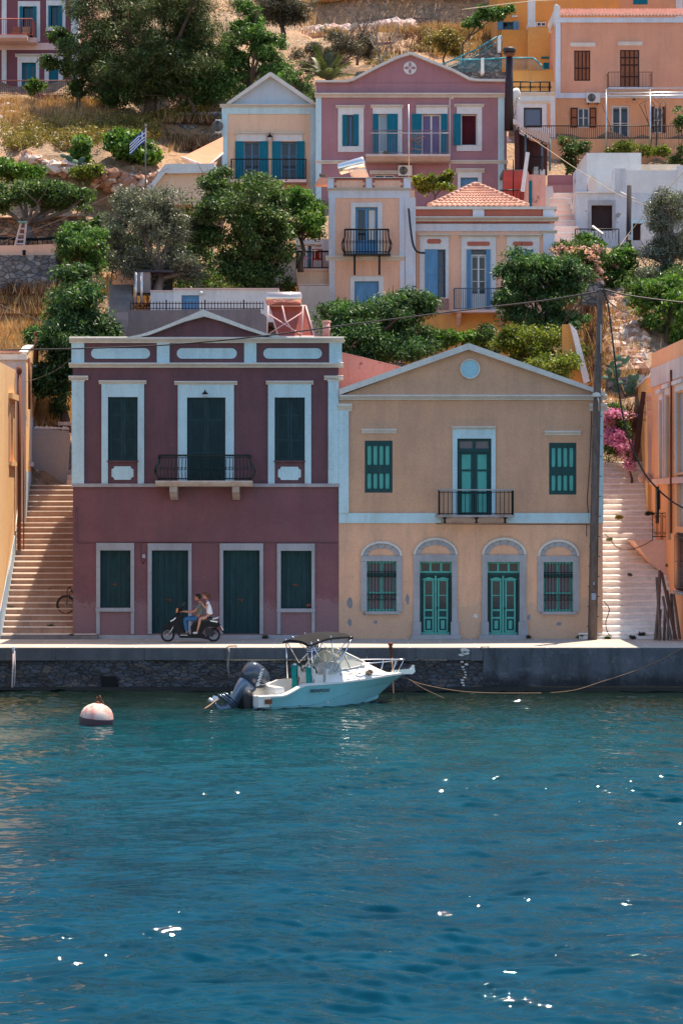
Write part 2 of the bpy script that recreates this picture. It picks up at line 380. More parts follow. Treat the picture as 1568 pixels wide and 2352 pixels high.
# ---------------------------------------------------------------- water
def build_water():
 xs = np.concatenate([np.linspace(-90, -12, 20)[:-1], np.linspace(-12, 12, 640), np.linspace(12, 90, 20)[1:]])
 ys = [ -40., -20, -5, 8, 16]
 y = 22.0
 while y < 76.2:
  ys.append(y); y += 0.028 + (y-22)*0.0007
 ys = np.array(ys + [76.4])
 XX, YY = np.meshgrid(xs, ys)
 r = np.random.RandomState(11); H = np.zeros_like(XX)
 wx = XX + .35*np.sin(YY*.7+1)+.2*np.sin(XX*1.1+YY*1.9); wy = YY + .35*np.sin(XX*.8)+.2*np.sin(XX*1.7-YY*.9)
 for k in range(120):
  lam = 0.17 * (11.0 ** (r.rand()**1.3))
  th = r.normal(1.5, .34)
  a = lam * 0.0068 * (1.1 if lam < .4 else 1.1 if lam < .8 else .5 if lam < 1.2 else .3)
  ph = r.rand()*6.28; kk = 2*np.pi/lam
  s = np.sin(kk*(wx*np.cos(th)+wy*np.sin(th))+ph)
  H += a*(s + .22*s*s)
 env = .75+.35*np.sin(XX*.21+YY*.13+.5)*np.sin(YY*.17-XX*.09)
 H *= env
 H *= np.clip((YY-18)/6, 0, 1)
 V = np.stack([XX, YY, H], -1).reshape(-1, 3)
 ny, nx = XX.shape
 idx = np.arange(ny*nx).reshape(ny, nx)
 q = np.stack([idx[:-1,:-1], idx[:-1,1:], idx[1:,1:], idx[1:,:-1]], -1).reshape(-1, 4)
 me = bpy.data.meshes.new('water'); me.vertices.add(len(V)); me.vertices.foreach_set('co', V.ravel())
 me.loops.add(q.size); me.loops.foreach_set('vertex_index', q.ravel().astype(np.int32))
 me.polygons.add(len(q)); me.polygons.foreach_set('loop_start', np.arange(0, q.size, 4, dtype=np.int32))
 me.polygons.foreach_set('use_smooth', np.ones(len(q), dtype=bool))
 me.update(calc_edges=True); me.validate()
 m, t, n, b = newmat('sea_water'); v = coords(t)
 sx = nd(t, 'ShaderNodeSeparateXYZ'); t.links.new(v, sx.inputs[0])
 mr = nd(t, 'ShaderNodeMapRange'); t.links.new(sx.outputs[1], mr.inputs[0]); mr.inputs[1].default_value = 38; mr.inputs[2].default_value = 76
 body = ramp(t, mr.outputs[0], [(0, C((.0,.036,.064))), (.3, C((.0,.041,.064))), (.5, C((.0,.043,.058))), (.68, C((.001,.036,.046))), (.85, C((.006,.016,.013))), (1, C((.003,.006,.005)))])  # darkens towards the quay: the wall's reflection is put into the water colour
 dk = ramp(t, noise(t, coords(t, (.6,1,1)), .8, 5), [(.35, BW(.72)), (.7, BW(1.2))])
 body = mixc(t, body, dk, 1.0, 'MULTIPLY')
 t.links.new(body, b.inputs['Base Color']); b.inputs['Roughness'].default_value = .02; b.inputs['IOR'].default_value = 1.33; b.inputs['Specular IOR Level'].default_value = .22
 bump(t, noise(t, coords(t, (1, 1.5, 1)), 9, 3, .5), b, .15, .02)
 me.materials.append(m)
 o = bpy.data.objects.new('water', me); col.objects.link(o); struct(o)
build_water()
# ---------------------------------------------------------------- quay
QZ = Z(1467, 80.0)                   # quay level
QE = CZ - QZ; QE = QE*F/(1487-HY)    # distance of its edge
q = MB(); q.box(-60, 60, QE-.04, 80.7, QZ-.3, QZ)
m_q, t, n, b = newmat('quay_concrete'); v = coords(t)
c = mixc(t, C((.64,.56,.48)), C((.55,.48,.41)), ramp(t, noise(t, v, .9, 6, .7), [(.35, BW(0)), (.7, BW(1))]))
wv = nd(t, 'ShaderNodeTexBrick'); wv.inputs['Scale'].default_value = .22; wv.inputs['Mortar Size'].default_value = .006
t.links.new(v, wv.inputs['Vector']); c = mixc(t, mixc(t, c, BW(0), .3), c, wv.outputs['Fac'])
c = mixc(t, c, mixc(t, c, BW(0), .25), ramp(t, noise(t, coords(t, (.2,3,1)), 2.0, 5), [(.5, BW(0)), (.7, BW(1))]))
t.links.new(c, b.inputs['Base Color']); b.inputs['Roughness'].default_value = .9; bump(t, noise(t, v, 8, 5), b, .3, .01)
m_q2 = m_q
qo = q.build('quay_pavement', m_q); struct(qo)
def quay_wall():
 m_st = masonry('quay_stone', [(.12,.12,.135), (.09,.088,.10), (.145,.12,.11), (.105,.11,.125), (.085,.075,.075)], (.045,.042,.045), 3.3, 2.7, .035, .8)
 root = thing('quay_wall', 'dark rubble stone and concrete harbour wall under the sunlit quay edge', 'wall', (0, QE, -1))
 s = MB()
 xr = X(1108, QE)
 r = np.random.RandomState(4); nx, nz = 300, 26
 xs = np.linspace(-60, xr, nx) if False else np.concatenate([np.linspace(-60, -13, 20)[:-1], np.linspace(-13, xr, 380)])
 zt, zb = QZ-.42, -1.0
 zs = np.linspace(zb, zt, nz)
 vs = []
 for z in zs:
  for x in xs:
   d = .035*math.sin(x*3.1+z*7)+r.uniform(-.045, .045)
   if z < .35: d -= .12*(.35-z)
   vs.append((x, QE+d*.9, z))
 k = len(xs)
 s.add(vs, [(j*k+i, j*k+i+1, (j+1)*k+i+1, (j+1)*k+i) for j in range(nz-1) for i in range(k-1)], True)
 s.build('stone_face', m_st, root)
 cp = MB();
 x = -60.0
 while x < xr:
  w = rnd.uniform(1.6, 3.2); w = min(w, xr-x)
  cp.box(x, x+w-.012, QE-.10+rnd.uniform(-.02, .02), QE+.5, QZ-.42+rnd.uniform(-.03, .02), QZ-.016); x += w
 conc = plaster('quay_coping', (.13,.135,.145), (.10,.10,.11), (.06,.06,.065), .7)
 cp.build('coping', conc, root)
 c2 = MB(); xr2 = xr+.01
 c2.box(xr2, 60, QE-.10, QE+.5, .30, QZ-.016)
 c2.box(xr2, 60, QE-.12, QE+.5, -1.0, .298)
 dkc = plaster('wet_concrete', (.125,.133,.15), (.085,.092,.108), (.05,.05,.052), .9)
 t = dkc.node_tree; bb = t.nodes['Principled BSDF']; src = bb.inputs['Base Color'].links[0].from_socket; vv = coords(t); sz = nd(t, 'ShaderNodeSeparateXYZ'); t.links.new(vv, sz.inputs[0])
 ad = nd(t, 'ShaderNodeMath', operation='MULTIPLY_ADD'); t.links.new(noise(t, vv, 1.3, 6, .7), ad.inputs[0]); ad.inputs[1].default_value = .8; t.links.new(sz.outputs[2], ad.inputs[2])
 wet = ramp(t, ad.outputs[0], [(.0, BW(1)), (.28, BW(.85)), (.55, BW(0))])
 ad.inputs[2].default_value = 0; ma = nd(t, 'ShaderNodeMath', operation='MULTIPLY_ADD'); t.links.new(ad.outputs[0], ma.inputs[0]); ma.inputs[1].default_value = .32; ma.inputs[2].default_value = -.42
 wet = ramp(t, ma.outputs[0], [(.0, BW(.9)), (.14, BW(.75)), (.26, BW(0))])
 t.links.new(mixc(t, src, C((.02,.02,.022)), wet), bb.inputs['Base Color'])
 edg = ramp(t, noise(t, vv, 2.2, 6, .75), [(.55, BW(0)), (.68, BW(.5))]); src = bb.inputs['Base Color'].links[0].from_socket; t.links.new(mixc(t, src, C((.20,.20,.21)), edg), bb.inputs['Base Color'])
 c2.build('concrete_face', dkc, root)
 lg = MB(); lg.box(X(1215,QE), 60, QE-.19, QE-.121, .10, .20); lg.build('ledge', paint('weedy_ledge', (.10,.085,.05), .9, var=.5), root)
 h = MB()   # drain mouth
 h.box(X(234,QE), X(269,QE), QE-.16, QE-.05, Z(1583,QE), Z(1553,QE)); h.build('drain_opening', simple('drain_dark', (.004,.004,.005), .9), root)
 dk = MB(); ds = []
 al = simple('dark_algae', (.012,.012,.010), .6)
 dk.box(-60, 60, QE-.25, QE-.05, -1.0, .17); dk.build('tide_line', al, root)
quay_wall()
# ---------------------------------------------------------------- stairs
def left_stairs():
 root = thing('stone_staircase', 'sunlit and shaded stone staircase with pale nosings left of the dark plum house', 'staircase', (-10, 80, QZ))
 n = 27; y0, y1 = 80.0, 88.4; z1 = Z(1113, y1); r = (z1-QZ)/n; tr = (y1-y0)/n
 xr = -8.56
 b = MB(); c = MB(); j = MB();
 for i in range(n):
  ya = y0+i*tr
  xl = -13.5
  z0 = QZ+i*r; zt = z0+r
  if i in (3,): pass
  b = MB(); c = MB()
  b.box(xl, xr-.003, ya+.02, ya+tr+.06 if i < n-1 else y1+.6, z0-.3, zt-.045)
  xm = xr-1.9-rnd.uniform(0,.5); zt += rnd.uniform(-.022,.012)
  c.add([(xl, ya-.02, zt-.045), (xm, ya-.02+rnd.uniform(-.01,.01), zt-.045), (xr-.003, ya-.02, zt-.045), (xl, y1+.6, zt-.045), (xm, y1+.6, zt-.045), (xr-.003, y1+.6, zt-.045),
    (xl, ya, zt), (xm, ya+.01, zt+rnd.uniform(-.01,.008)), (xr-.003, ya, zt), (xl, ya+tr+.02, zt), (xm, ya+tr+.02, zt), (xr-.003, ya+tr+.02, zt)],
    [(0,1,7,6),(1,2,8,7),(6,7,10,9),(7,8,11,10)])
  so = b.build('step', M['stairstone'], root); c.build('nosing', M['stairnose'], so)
 l = MB(); l.box(-13.5, xr-.003, 79.62, 80.0, QZ+.001, QZ+.13); l.build('bottom_step', M['concrete'], root)
 up = MB()
 yu = 89.0
 for i in range(9):
  x0 = X(154, yu); x1 = X(172+30, yu); z0 = z1+i*.2
  up.box(x0-.02*i, x1, yu+i*.3, yu+3, z0, z0+.2)
 up.build('upper_flight', M['stairnose'], root)
 pl = MB(); pl.box(-13.5, xr, y1+.62, 92, z1-1, z1-.01); pl.build('landing', M['stairstone'], root)
 g = thing('plastered_wall', 'pale grey plastered retaining wall at the top of the left stairs', 'wall', (X(120,89), 89.2, z1))
 w = MB(); yw = 89.3
 pts = [(X(60,yw), z1-.5), (X(154,yw), z1-.5), (X(157,yw), Z(1040,yw)), (X(160,yw), Z(1000,yw)), (X(157,yw), Z(990,yw)), (X(120,yw), Z(987,yw)), (X(84,yw), Z(986,yw)), (X(60,yw), Z(986,yw))]
 w.prism(pts, yw, yw+.35); w.build('wall_face', plaster('grey_render', (.30,.30,.33), (.36,.31,.29), (.22,.2,.2), .4), g)
 w2 = MB();
 for k in range(26): w2.rock((X(86+k*2.7,yw), yw+.15, Z(986,yw)+.03), rnd.uniform(.06,.14))
 w2.box(X(135,90), X(172,90), 89.9, 90.3, Z(977,90), Z(969,90))
 w2.build('capping_stones', M['rockw'], g)
left_stairs()
def right_stairs():
 root = thing('whitewashed_staircase', 'whitewashed steps half in shadow between ochre house and right buildings', 'staircase', (9, 80, QZ))
 n = 30; y = 80.0; z = QZ; xl = 8.353
 lay = []
 zt_all = Z(1062, 92.2)
 r = (zt_all-QZ)/n
 b = MB(); c = MB(); j = MB()
 tr = .34
 for i in range(n):
  w = tr
  if i == 11: w = .75
  if i == 19: w = 1.3
  zt = z+r
  xr = 12.9
  b = MB(); c = MB()
  b.box(xl, xr, y+.03, y+w+.1 if i < n-1 else 96, z-.3, zt-.06)
  N = 22; xs = [xl+(xr-xl)*k/N for k in range(N+1)]
  of = [rnd.uniform(-.02,.02) for _ in xs]; oz = [rnd.uniform(-.014,.01) for _ in xs]
  vs = []
  for (dy, dz) in ((.03,-.10), (-.012,-.06), (-.015,-.025), (.03,0), (.08,.004), (w+.05,0.01)):
   for k, x in enumerate(xs): vs.append((x, y+dy+of[k]*(1 if dy<.2 else 0), zt+dz+oz[k]*(1 if dy<.2 else .3)))
  fs = [(a*(N+1)+k, a*(N+1)+k+1, (a+1)*(N+1)+k+1, (a+1)*(N+1)+k) for a in range(5) for k in range(N)]
  c.add(vs, fs, True)
  so = b.build('step', M['whitestair'], root); c.build('nosing', M['whitestair'], so)
  z = zt; y += w
 k = MB(); k.box(xl, 12.9, 79.75, 80.01, QZ+.001, QZ+.10); k.build('bottom_kerb', M['whitestair'], root)
 blk = MB(); Yb = 83.3
 xb0 = X(1468, Yb); xb1 = X(1543, Yb)
 blk.prism([(xb0-.2, Z(1242,Yb)), (xb0+.1, Z(1268,Yb)), (xb0+.35, Z(1290,Yb)), (xb0+.75, Z(1312,Yb)), (xb0+.9, Z(1345,Yb)), (xb1+2, Z(1345,Yb)), (xb1+2, Z(1240,Yb))], Yb, Yb+2.2)
 blk.build('landing_block', plaster('pale_pink_render', (.80,.52,.42), (.70,.46,.39), (.55,.36,.3), .3), root)
right_stairs()
# ---------------------------------------------------------------- facade frames and house pieces
class Fac:
 """vertical wall plane through (x,y) turned by ang; local x along the wall, local y into it, z up"""
 def __init__(s, x, y, ang=0.0):
  s.M = Matrix.Translation((x, y, 0)) @ Matrix.Rotation(ang, 4, 'Z'); s.x, s.y, s.a = x, y, ang
  s.U = Vector((math.cos(ang), math.sin(ang))); s.N = Vector((-math.sin(ang), math.cos(ang)))
 def t(s, px):
  d = Vector(((px-CX)/F, 1.0)); k = (s.x*s.N.x + s.y*s.N.y)/(d.x*s.N.x + d.y*s.N.y); return k
 def u(s, px):
  k = s.t(px); p = Vector(((px-CX)/F*k, k)); return (p - Vector((s.x, s.y))).dot(s.U)
 def z(s, px, py): return CZ + (HY-py)/F*s.t(px)
 def mb(s): return MB(s.M)
 def R(s, r): a, b, c, d = r; return (s.u(a), s.u(c), s.z(a, b), s.z(c, d))   # u0,u1,z1(top),z0(bottom)
 def bx(s, mb, a, b, c, d, f, k=0.0):
  u0, u1, z1, z0 = s.R((a,b,c,d)); o = mb.M; mb.M = s.M; mb.box(u0, u1, -f, k, z0, z1); mb.M = o
def front(Y): return Fac(0.0, Y, 0.0)
def wall_holes(mb, u0, u1, z0, z1, holes, depth=.22, back=6.0):
 """front face with rectangular openings and their reveals, plus sides, top and back"""
 us = sorted(set([u0, u1]+[h[0] for h in holes]+[h[1] for h in holes])); zs = sorted(set([z0, z1]+[h[2] for h in holes]+[h[3] for h in holes]))
 us = [a for a in us if u0 <= a <= u1]; zs = [a for a in zs if z0 <= a <= z1]
 for i in range(len(us)-1):
  for j in range(len(zs)-1):
   cu = (us[i]+us[i+1])/2; cz = (zs[j]+zs[j+1])/2
   if any(h[0] < cu < h[1] and h[2] < cz < h[3] for h in holes): continue
   mb.add([(us[i],0,zs[j]),(us[i+1],0,zs[j]),(us[i+1],0,zs[j+1]),(us[i],0,zs[j+1])], [(0,1,2,3)])
 for h in holes:
  a, b, c, d = h
  mb.add([(a,0,c),(b,0,c),(b,0,d),(a,0,d),(a,depth,c),(b,depth,c),(b,depth,d),(a,depth,d)],
    [(0,4,5,1),(1,5,6,2),(2,6,7,3),(3,7,4,0),(4,7,6,5)])
 mb.add([(u0,0,z0),(u0,0,z1),(u0,back,z1),(u0,back,z0),(u1,0,z0),(u1,0,z1),(u1,back,z1),(u1,back,z0)],
   [(0,1,2,3),(4,7,6,5),(1,5,6,2),(3,2,6,7)])
def cornice(fc, mb, a, b, c, d, proj):
 u0, u1, z1, z0 = fc.R((a,b,c,d)); h = z1-z0
 mb.extx([(.004, z1+proj*.12), (-proj, z1), (-proj, z1-.28*h), (-proj*.8, z1-.36*h), (-proj*.55, z1-.62*h), (-proj*.34, z1-.78*h), (-proj*.3, z0), (.004, z0)], u0, u1)
def surround(fc, mb, outer, inner, f=.06, bottom=True):
 a, b, c, d = outer; e, g, h, i = inner
 fc.bx(mb, a, b, c, g, f+.003)
 fc.bx(mb, a, g, e, d, f); fc.bx(mb, h, g, c, d, f)
def leaf(mb, u0, u1, z0, z1, y, rows, st=.07, rl=.07, t=.03):
 """one joinery leaf: slab (mat 1) and raised stiles and rails (mat 0); rows = fractions from the top"""
 mb.cur = 1; mb.box(u0+.002, u1-.002, y, y+t, z0+.002, z1-.002)
 mb.cur = 0
 mb.box(u0, u0+st, y-.02, y+.01, z0, z1); mb.box(u1-st, u1, y-.02, y+.01, z0, z1)
 tot = sum(rows); z = z1
 mb.box(u0+st, u1-st, y-.019, y+.01, z1-rl, z1)
 for k, rfr in enumerate(rows):
  z -= (z1-z0)*rfr/tot
  zz = z0 if k == len(rows)-1 else z-rl/2
  mb.box(u0+st, u1-st, y-.019, y+.01, zz, zz+rl)
def shutters(fc, root, rect, mats, rows=(1,), n=2, y=.08, name='window', border=.05, louvre=False, st=.07, handle=False):
 u0, u1, z1, z0 = fc.R(rect)
 fr = fc.mb(); b = border
 fr.box(u0, u0+b, y-.04, y+.10, z0, z1); fr.box(u1-b, u1, y-.04, y+.10, z0, z1)
 fr.box(u0+b, u1-b, y-.04, y+.10, z1-b, z1)
 fr.box(u0+b, u1-b, y-.03, y+.10, z0, z0+b*.6)
 w = fr.build(name, mats[0], root)
 k = (u1-u0-2*b)/n
 for i in range(n):
  m = fc.mb(); a = u0+b+k*i+.004; c = u0+b+k*(i+1)-.004
  leaf(m, a, c, z0+b*.6, z1-b, y+.02, rows, st=st)
  if louvre:
   tot = sum(rows); zz = z1-b; m.cur = 1
   for rr in rows:
    hh = (z1-z0-b*1.6)*rr/tot; q = zz-.06
    while q > zz-hh+.09:
     m.box(a+st+.005, c-st-.005, y-.006, y+.02, q-.035, q-.012); q -= .052
    zz -= hh
  m.build('shutter' if name == 'window' else 'door_leaf', mats, w)
 if handle:
  m = fc.mb(); zz = z0+(z1-z0)*.40; um = (u0+u1)/2
  m.box(um-.16, um+.06, y-.02, y+.0, zz, zz+.03); m.box(um-.02, um+.02, y-.05, y, zz-.05, zz+.06); m.build('handle', M['rust'], w)
 return w
def glazed(fc, root, rect, mats, cols=2, rows=(1,), y=.10, name='window', b=.05, mun=.035, solid=0.0, pane='pane'):
 u0, u1, z1, z0 = fc.R(rect); m = fc.mb()
 zs = z0+(z1-z0)*solid
 m.box(u0, u0+b, y-.03, y+.05, z0, z1); m.box(u1-b, u1, y-.03, y+.05, z0, z1)
 m.box(u0+b, u1-b, y-.03, y+.05, z1-b, z1); m.box(u0+b, u1-b, y-.03, y+.05, z0, z0+b)
 for i in range(1, cols):
  uu = u0+(u1-u0)*i/cols; m.box(uu-b*.6, uu+b*.6, y-.028, y+.04, z0+b, z1-b)
 tot = sum(rows); zz = z1
 for r in rows[:-1]:
  zz -= (z1-zs)*r/tot
  for i in range(cols):
   a = u0+(u1-u0)*i/cols+b*.6; c = u0+(u1-u0)*(i+1)/cols-b*.6
   m.box(a+(.4*b if i == 0 else 0), c-(.4*b if i == cols-1 else 0), y-.02, y+.03, zz-mun/2, zz+mun/2)
 if solid: m.box(u0+b, u1-b, y-.01, y+.03, z0+b, zs)
 w = m.build(name, mats[0], root)
 g = fc.mb(); g.box(u0+.01, u1-.01, y+.035, y+.045, z0+.01, z1-.01); g.build(pane, mats[1], w)
 return w
def open_shutter(fc, w, a, b, c, d, side, mats, ang=None, rows=(1,1)):
 """leaf folded back beside its opening"""
 u0, u1, z1, z0 = fc.R((a,b,c,d)); m = fc.mb()
 leaf(m, u0, u1, z0, z1, -.075, rows, t=.025)
 return m.build('shutter', mats, w)
def railing(fc, root, rect, proj, n, mat, belly=0.0, name='balcony_railing', rings=False, bar=.016, topbar=.035, scroll=False, mid=None, sides=True):
 u0, u1, z1, z0 = fc.R(rect); m = fc.mb(); h = z1-z0
 def prof(t):      # t 0 bottom .. 1 top -> outward bulge
  return belly*(math.sin(math.pi*min(1, t/.75))**1.2 if t < .75 else 0) if belly else 0
 def line(ux, uy, nx, ny, r):
  if belly:
   pts = [(ux+nx*prof(t), uy+ny*prof(t), z0+h*t) for t in (0, .08, .16, .28, .42, .56, .7, .8, 1)]
  else: pts = [(ux, uy, z0), (ux, uy, z1)]
  m.tube(pts, r, 4, smooth=False)
 y = -proj
 rr = [(u0, 0, z1), (u0, y, z1), (u1, y, z1), (u1, 0, z1)]
 for (dz, r) in ((0, topbar*.6), (-h*.93, topbar*.35)) + (((-h*.10, topbar*.25),) if scroll else ()):
  P4 = [(p[0], p[1], p[2]+dz) for p in rr]
  if sides: m.tube(P4[:2], r, 4); m.tube(P4[2:], r, 4)
  m.tube(P4[1:3], r, 4)
 if belly:
  zz = z0+h*.42; q = prof(.42)
 for i in range(n+1):
  uu = u0+(u1-u0)*i/n; k = (i/n*2-1)*(.8 if belly else 0)
  line(uu, y, k*abs(k)**3, -1, bar*.6 if 0 < i < n else bar*1.3)
 if sides:
  ns = max(2, int(proj/((u1-u0)/n)))
  for i in range(1, ns):
   yy = y*i/ns
   line(u0, yy, -1, 0, bar*.6); line(u1, yy, 1, 0, bar*.6)
 if rings:
  rad = (u1-u0)/n*.40
  for i in range(n):
   cu = u0+(u1-u0)*(i+.5)/n; cz = z0+h*.47; yy = y-prof(.47)-.004
   m.tube([(cu+rad*math.cos(a), yy, cz+rad*math.sin(a)) for a in [2*math.pi*k/10 for k in range(10)]], bar*.4, 4, closed=True)
 if scroll:
  rad = (u1-u0)/n*.22
  for i in range(n):
   for dz in (.955, .035):
    cu = u0+(u1-u0)*(i+.5)/n; cz = z0+h*dz
    m.tube([(cu+rad*math.cos(a), y, cz+rad*math.sin(a)) for a in [2*math.pi*k/8 for k in range(8)]], bar*.35, 3, closed=True)
 return m.build(name, mat, root)
def lantern(fc, root, px, pyt, pyb, w=.13, y=-.25):
 m = fc.mb(); u = fc.u(px); z1 = fc.z(px, pyt); z0 = fc.z(px, pyb); h = z1-z0
 m.tube([(u, 0, z0+h*.75), (u, y*.7, z1+.02), (u, y, z1)], .014, 5)
 m.lathe([(.004, z1), (.03, z1-.1*h), (.03, z1-.2*h), (w, z1-.5*h), (w*.9, z1-.56*h)], (u, y, 0), 10)
 o = m.build('wall_lamp', M['iron'], root)
 g = fc.mb(); g.ell((u, y, z0+.22*h), (w*.6, w*.6, h*.3), 10, 6); g.build('lamp_globe', simple('lamp_glass', (.5,.5,.5), .1), o)
YF = 80.0
def plum_house():
 fc = front(YF)
 L, R_ = 168.0, 777.4
 root = thing('plum_townhouse', 'dark plum quayside townhouse with white-blue trim, green shutters and curved iron balcony', 'house', (X(470,YF), YF+.01, QZ))
 holes_low = [(230.7,1264,300.6,1396), (349,1264,432.8,1455.5), (513,1264,596.5,1456), (645,1265,715.4,1397.5)]
 H = [(lambda q: (q[0], q[1], q[3], q[2]))(fc.R(h)) for h in holes_low]
 up = [(248.6,912,317,1058), (430,913,518,1103), (630.8,913,700,1059)]
 HU = [(lambda q: (q[0], q[1], q[3], q[2]))(fc.R(h)) for h in up]
 uL, uR = fc.u(L), fc.u(R_)
 zs = fc.z(0, 1118)
 m = fc.mb(); wall_holes(m, uL, uR, QZ+.12, zs, H, .24, 7.6); m.build('lower_wall', M['plum_low'], root)
 m = fc.mb(); wall_holes(m, uL, uR, zs+.001, fc.z(0, 778), HU, .24, 7.6); m.build('upper_wall', M['plum'], root)
 m = fc.mb(); m.box(uL-.02, uR, -.05, 1, QZ-.05, QZ+.13); m.build('plinth', M['marble'], root)
 m = fc.mb(); x = 166
 for w in (70, 70, 56, 66, 74, 66, 60, 70, 82.5):
  fc.bx(m, x, 1110.8, x+w-.3, 1118.5, .10, -.003); x += w
 m.build('string_course', plaster('marble_course', (.42,.38,.38), (.36,.33,.34), (.25,.2,.2), .5), root)
 m = fc.mb(); cornice(fc, m, 160, 834.5, 788.5, 844.5, .26); m.build('cornice', M['trimtop'], root)
 m = fc.mb(); cornice(fc, m, 161, 776, 790, 788, .30); m.build('top_cornice', M['trimtop'], root)
 for a, b in ((165,194.3), (361,390), (561,589), (756,785)):
  m = fc.mb(); fc.bx(m, a, 788.1, b, 834.4, .07, 0); m.build('attic_pier', M['trim'], root)
 for a, b in ((210,345), (406.5,544), (605,739)):
  m = fc.mb(); u0, u1, z1, z0 = fc.R((a, 800, b, 824)); rr = (z1-z0)/2; pts = []
  for k in range(13): t = math.pi/2+math.pi*k/12; pts.append((u0+rr+rr*math.cos(t), z0+rr+rr*math.sin(t)))
  for k in range(13): t = -math.pi/2+math.pi*k/12; pts.append((u1-rr+rr*math.cos(t), z0+rr+rr*math.sin(t)))
  m.prism(pts, -.035, 0); m.build('attic_panel', M['trim'], root)
 U = lambda px, py: (fc.u(px), fc.z(px, py))
 m = fc.mb()
 outer = [U(292,776.2), U(330,768), U(370,754), U(420,733), U(468,712.5), U(515,731), U(570,752), U(612,767), U(662,776.2)]
 inner = [U(320,776.2), U(345,770.5), U(380,757), U(425,740), U(470,728), U(512,739.5), U(560,757), U(600,769.5), U(628,776.2)]
 for i in range(len(outer)-1):
  q = [outer[i], outer[i+1], inner[i+1], inner[i]]
  m.prism(q, -.30, .35)
 m.build('raking_cornice', M['trimtop'], root)
 m = fc.mb(); m.prism([(a, b-.0) for a, b in inner], -.02, .33); m.build('pediment', M['plum'], root)
 for a, b, c, d in ((166,194,159,203.5), (753.5,777.6,744,788)):
  m = fc.mb(); fc.bx(m, a, 873, b, 1110.6, .09, 0); p = m.build('pilaster', M['trim'], root)
  m = fc.mb(); cornice(fc, m, c, 864, d, 873.2, .20); fc.bx(m, a-1.5, 873.1, b+1.5, 877, .11, 0); m.build('capital', M['trimtop'], p)
 for (o, lint, op, cart) in (((234,882,331.5,1110.7), (228,874.5,337,882.2), up[0], (257,1071,307,1102)),
        ((409,884,537.5,1104), (401,876.2,545,884.2), up[1], None),
        ((615.7,883,714.5,1110.7), (611,875.5,720,883.2), up[2], (638.7,1072,691,1102.5))):
  door = cart is None
  w = shutters(fc, root, op, [M['greenwood'], M['greenwood']], rows=(1.0,1.55,1.25), y=.07, name='door' if door else 'window', louvre=True, border=.05, n=4 if False else 2, st=.09)
  m = fc.mb(); surround(fc, m, o, op, .06); m.build('surround', M['trim'], w)
  m = fc.mb(); cornice(fc, m, *lint, .17); m.build('lintel', M['trimtop'], w)
  if cart:
   m = fc.mb(); u0, u1, z1, z0 = fc.R(cart); c = .10; pts = []
   for (cx, cz, a0) in ((u0,z0,90), (u1,z0,180), (u1,z1,270), (u0,z1,0)):
    seq = [(cx+c*math.cos(math.radians(a0-90*k/5)), cz+c*math.sin(math.radians(a0-90*k/5))) for k in range(6)]
    pts += seq
   m.prism(pts, -.035, 0); m.build('cartouche', M['trim'], w)
   m = fc.mb(); fc.bx(m, op[0]-2, 1058.4, op[2]+2, 1061.2, .09, -.003); m.build('sill', M['plum'], w)
 lantern(fc, root, 472, 897, 913, .12)
 bal = fc.mb(); u0, u1, z1, z0 = fc.R((362, 1104.6, 581, 1117.4)); pj = .95
 prof = [(0, z1), (-pj, z1), (-pj, z1-.05), (-pj+.05, z1-.10), (-pj+.14, z0+.03), (-pj+.2, z0), (0, z0)]
 bal.extx(prof, u0, u1); bo = bal.build('balcony', plaster('balcony_marble', (.66,.58,.52), (.56,.48,.44), (.42,.22,.15), .7), root)
 for a, b in ((393,410), (535.5,551.4)):
  m = fc.mb(); u0, u1, z1, z0 = fc.R((a, 1117.4, b, 1148)); h = z1-z0
  m.extx([(0,z1-.003), (-.7,z1-.003), (-.7,z1-.45*h), (-.6,z1-.5*h), (-.45,z1-.75*h), (-.2,z0), (0,z0)], u0, u1); m.build('bracket', plaster('bracket_stone', (.50,.44,.40), (.42,.36,.33), (.35,.16,.1), .7), bo)
 railing(fc, bo, (369, 1047, 576, 1103.5), .80, 27, M['irongreen'], belly=.17, name='balcony_railing', rings=True, scroll=True, bar=.022, topbar=.05)
 for k, (op, o, lt) in enumerate((((230.7,1264,300.6,1396), (221.7,1247,308.8,1404.5), 1404.5), ((349,1264,432.8,1455.5), (340,1248,440.5,1456), None),
      ((513,1264,596.5,1456), (505,1248,604.7,1456), None), ((645,1265,715.4,1397.5), (636.3,1248.5,722.8,1406), 1406))):
  door = lt is None
  w = shutters(fc, root, op, [M['greenwood2'], M['greenwood2']], rows=(1,), n=2 if door else 2, y=.14, name='door' if door else 'window', st=.05, border=.035, handle=True)
  m = fc.mb(); u0, u1, z1, z0 = fc.R(op)      # plank joints
  for q in (.17,.34,.66,.83): uu = u0+(u1-u0)*q; m.box(uu-.004, uu+.004, .135, .15, z0+.08, z1-.08)
  m.build('plank_joint', M['black'], w)
  m = fc.mb()
  fc.bx(m, o[0], o[1], o[2], op[1], .065, 0)
  bot = op[3] if not door else 1456
  cuts = [op[1], op[1]+40, op[1]+85, bot] if not door else [op[1], op[1]+50, op[1]+110, bot]
  for z_a, z_b in zip(cuts[:-1], cuts[1:]):
   fc.bx(m, o[0], z_a+.25, op[0], z_b, .06, 0); fc.bx(m, op[2], z_a+.25, o[2], z_b, .06, 0)
  if not door:
   fc.bx(m, o[0]-1, op[3]+.2, o[2]+1, lt, .10, 0); fc.bx(m, o[0], lt+.2, op[0]-.5, 1456, .055, 0); fc.bx(m, op[2]+.5, lt+.2, o[2], 1456, .055, 0)
  m.build('surround', M['marble'], w)
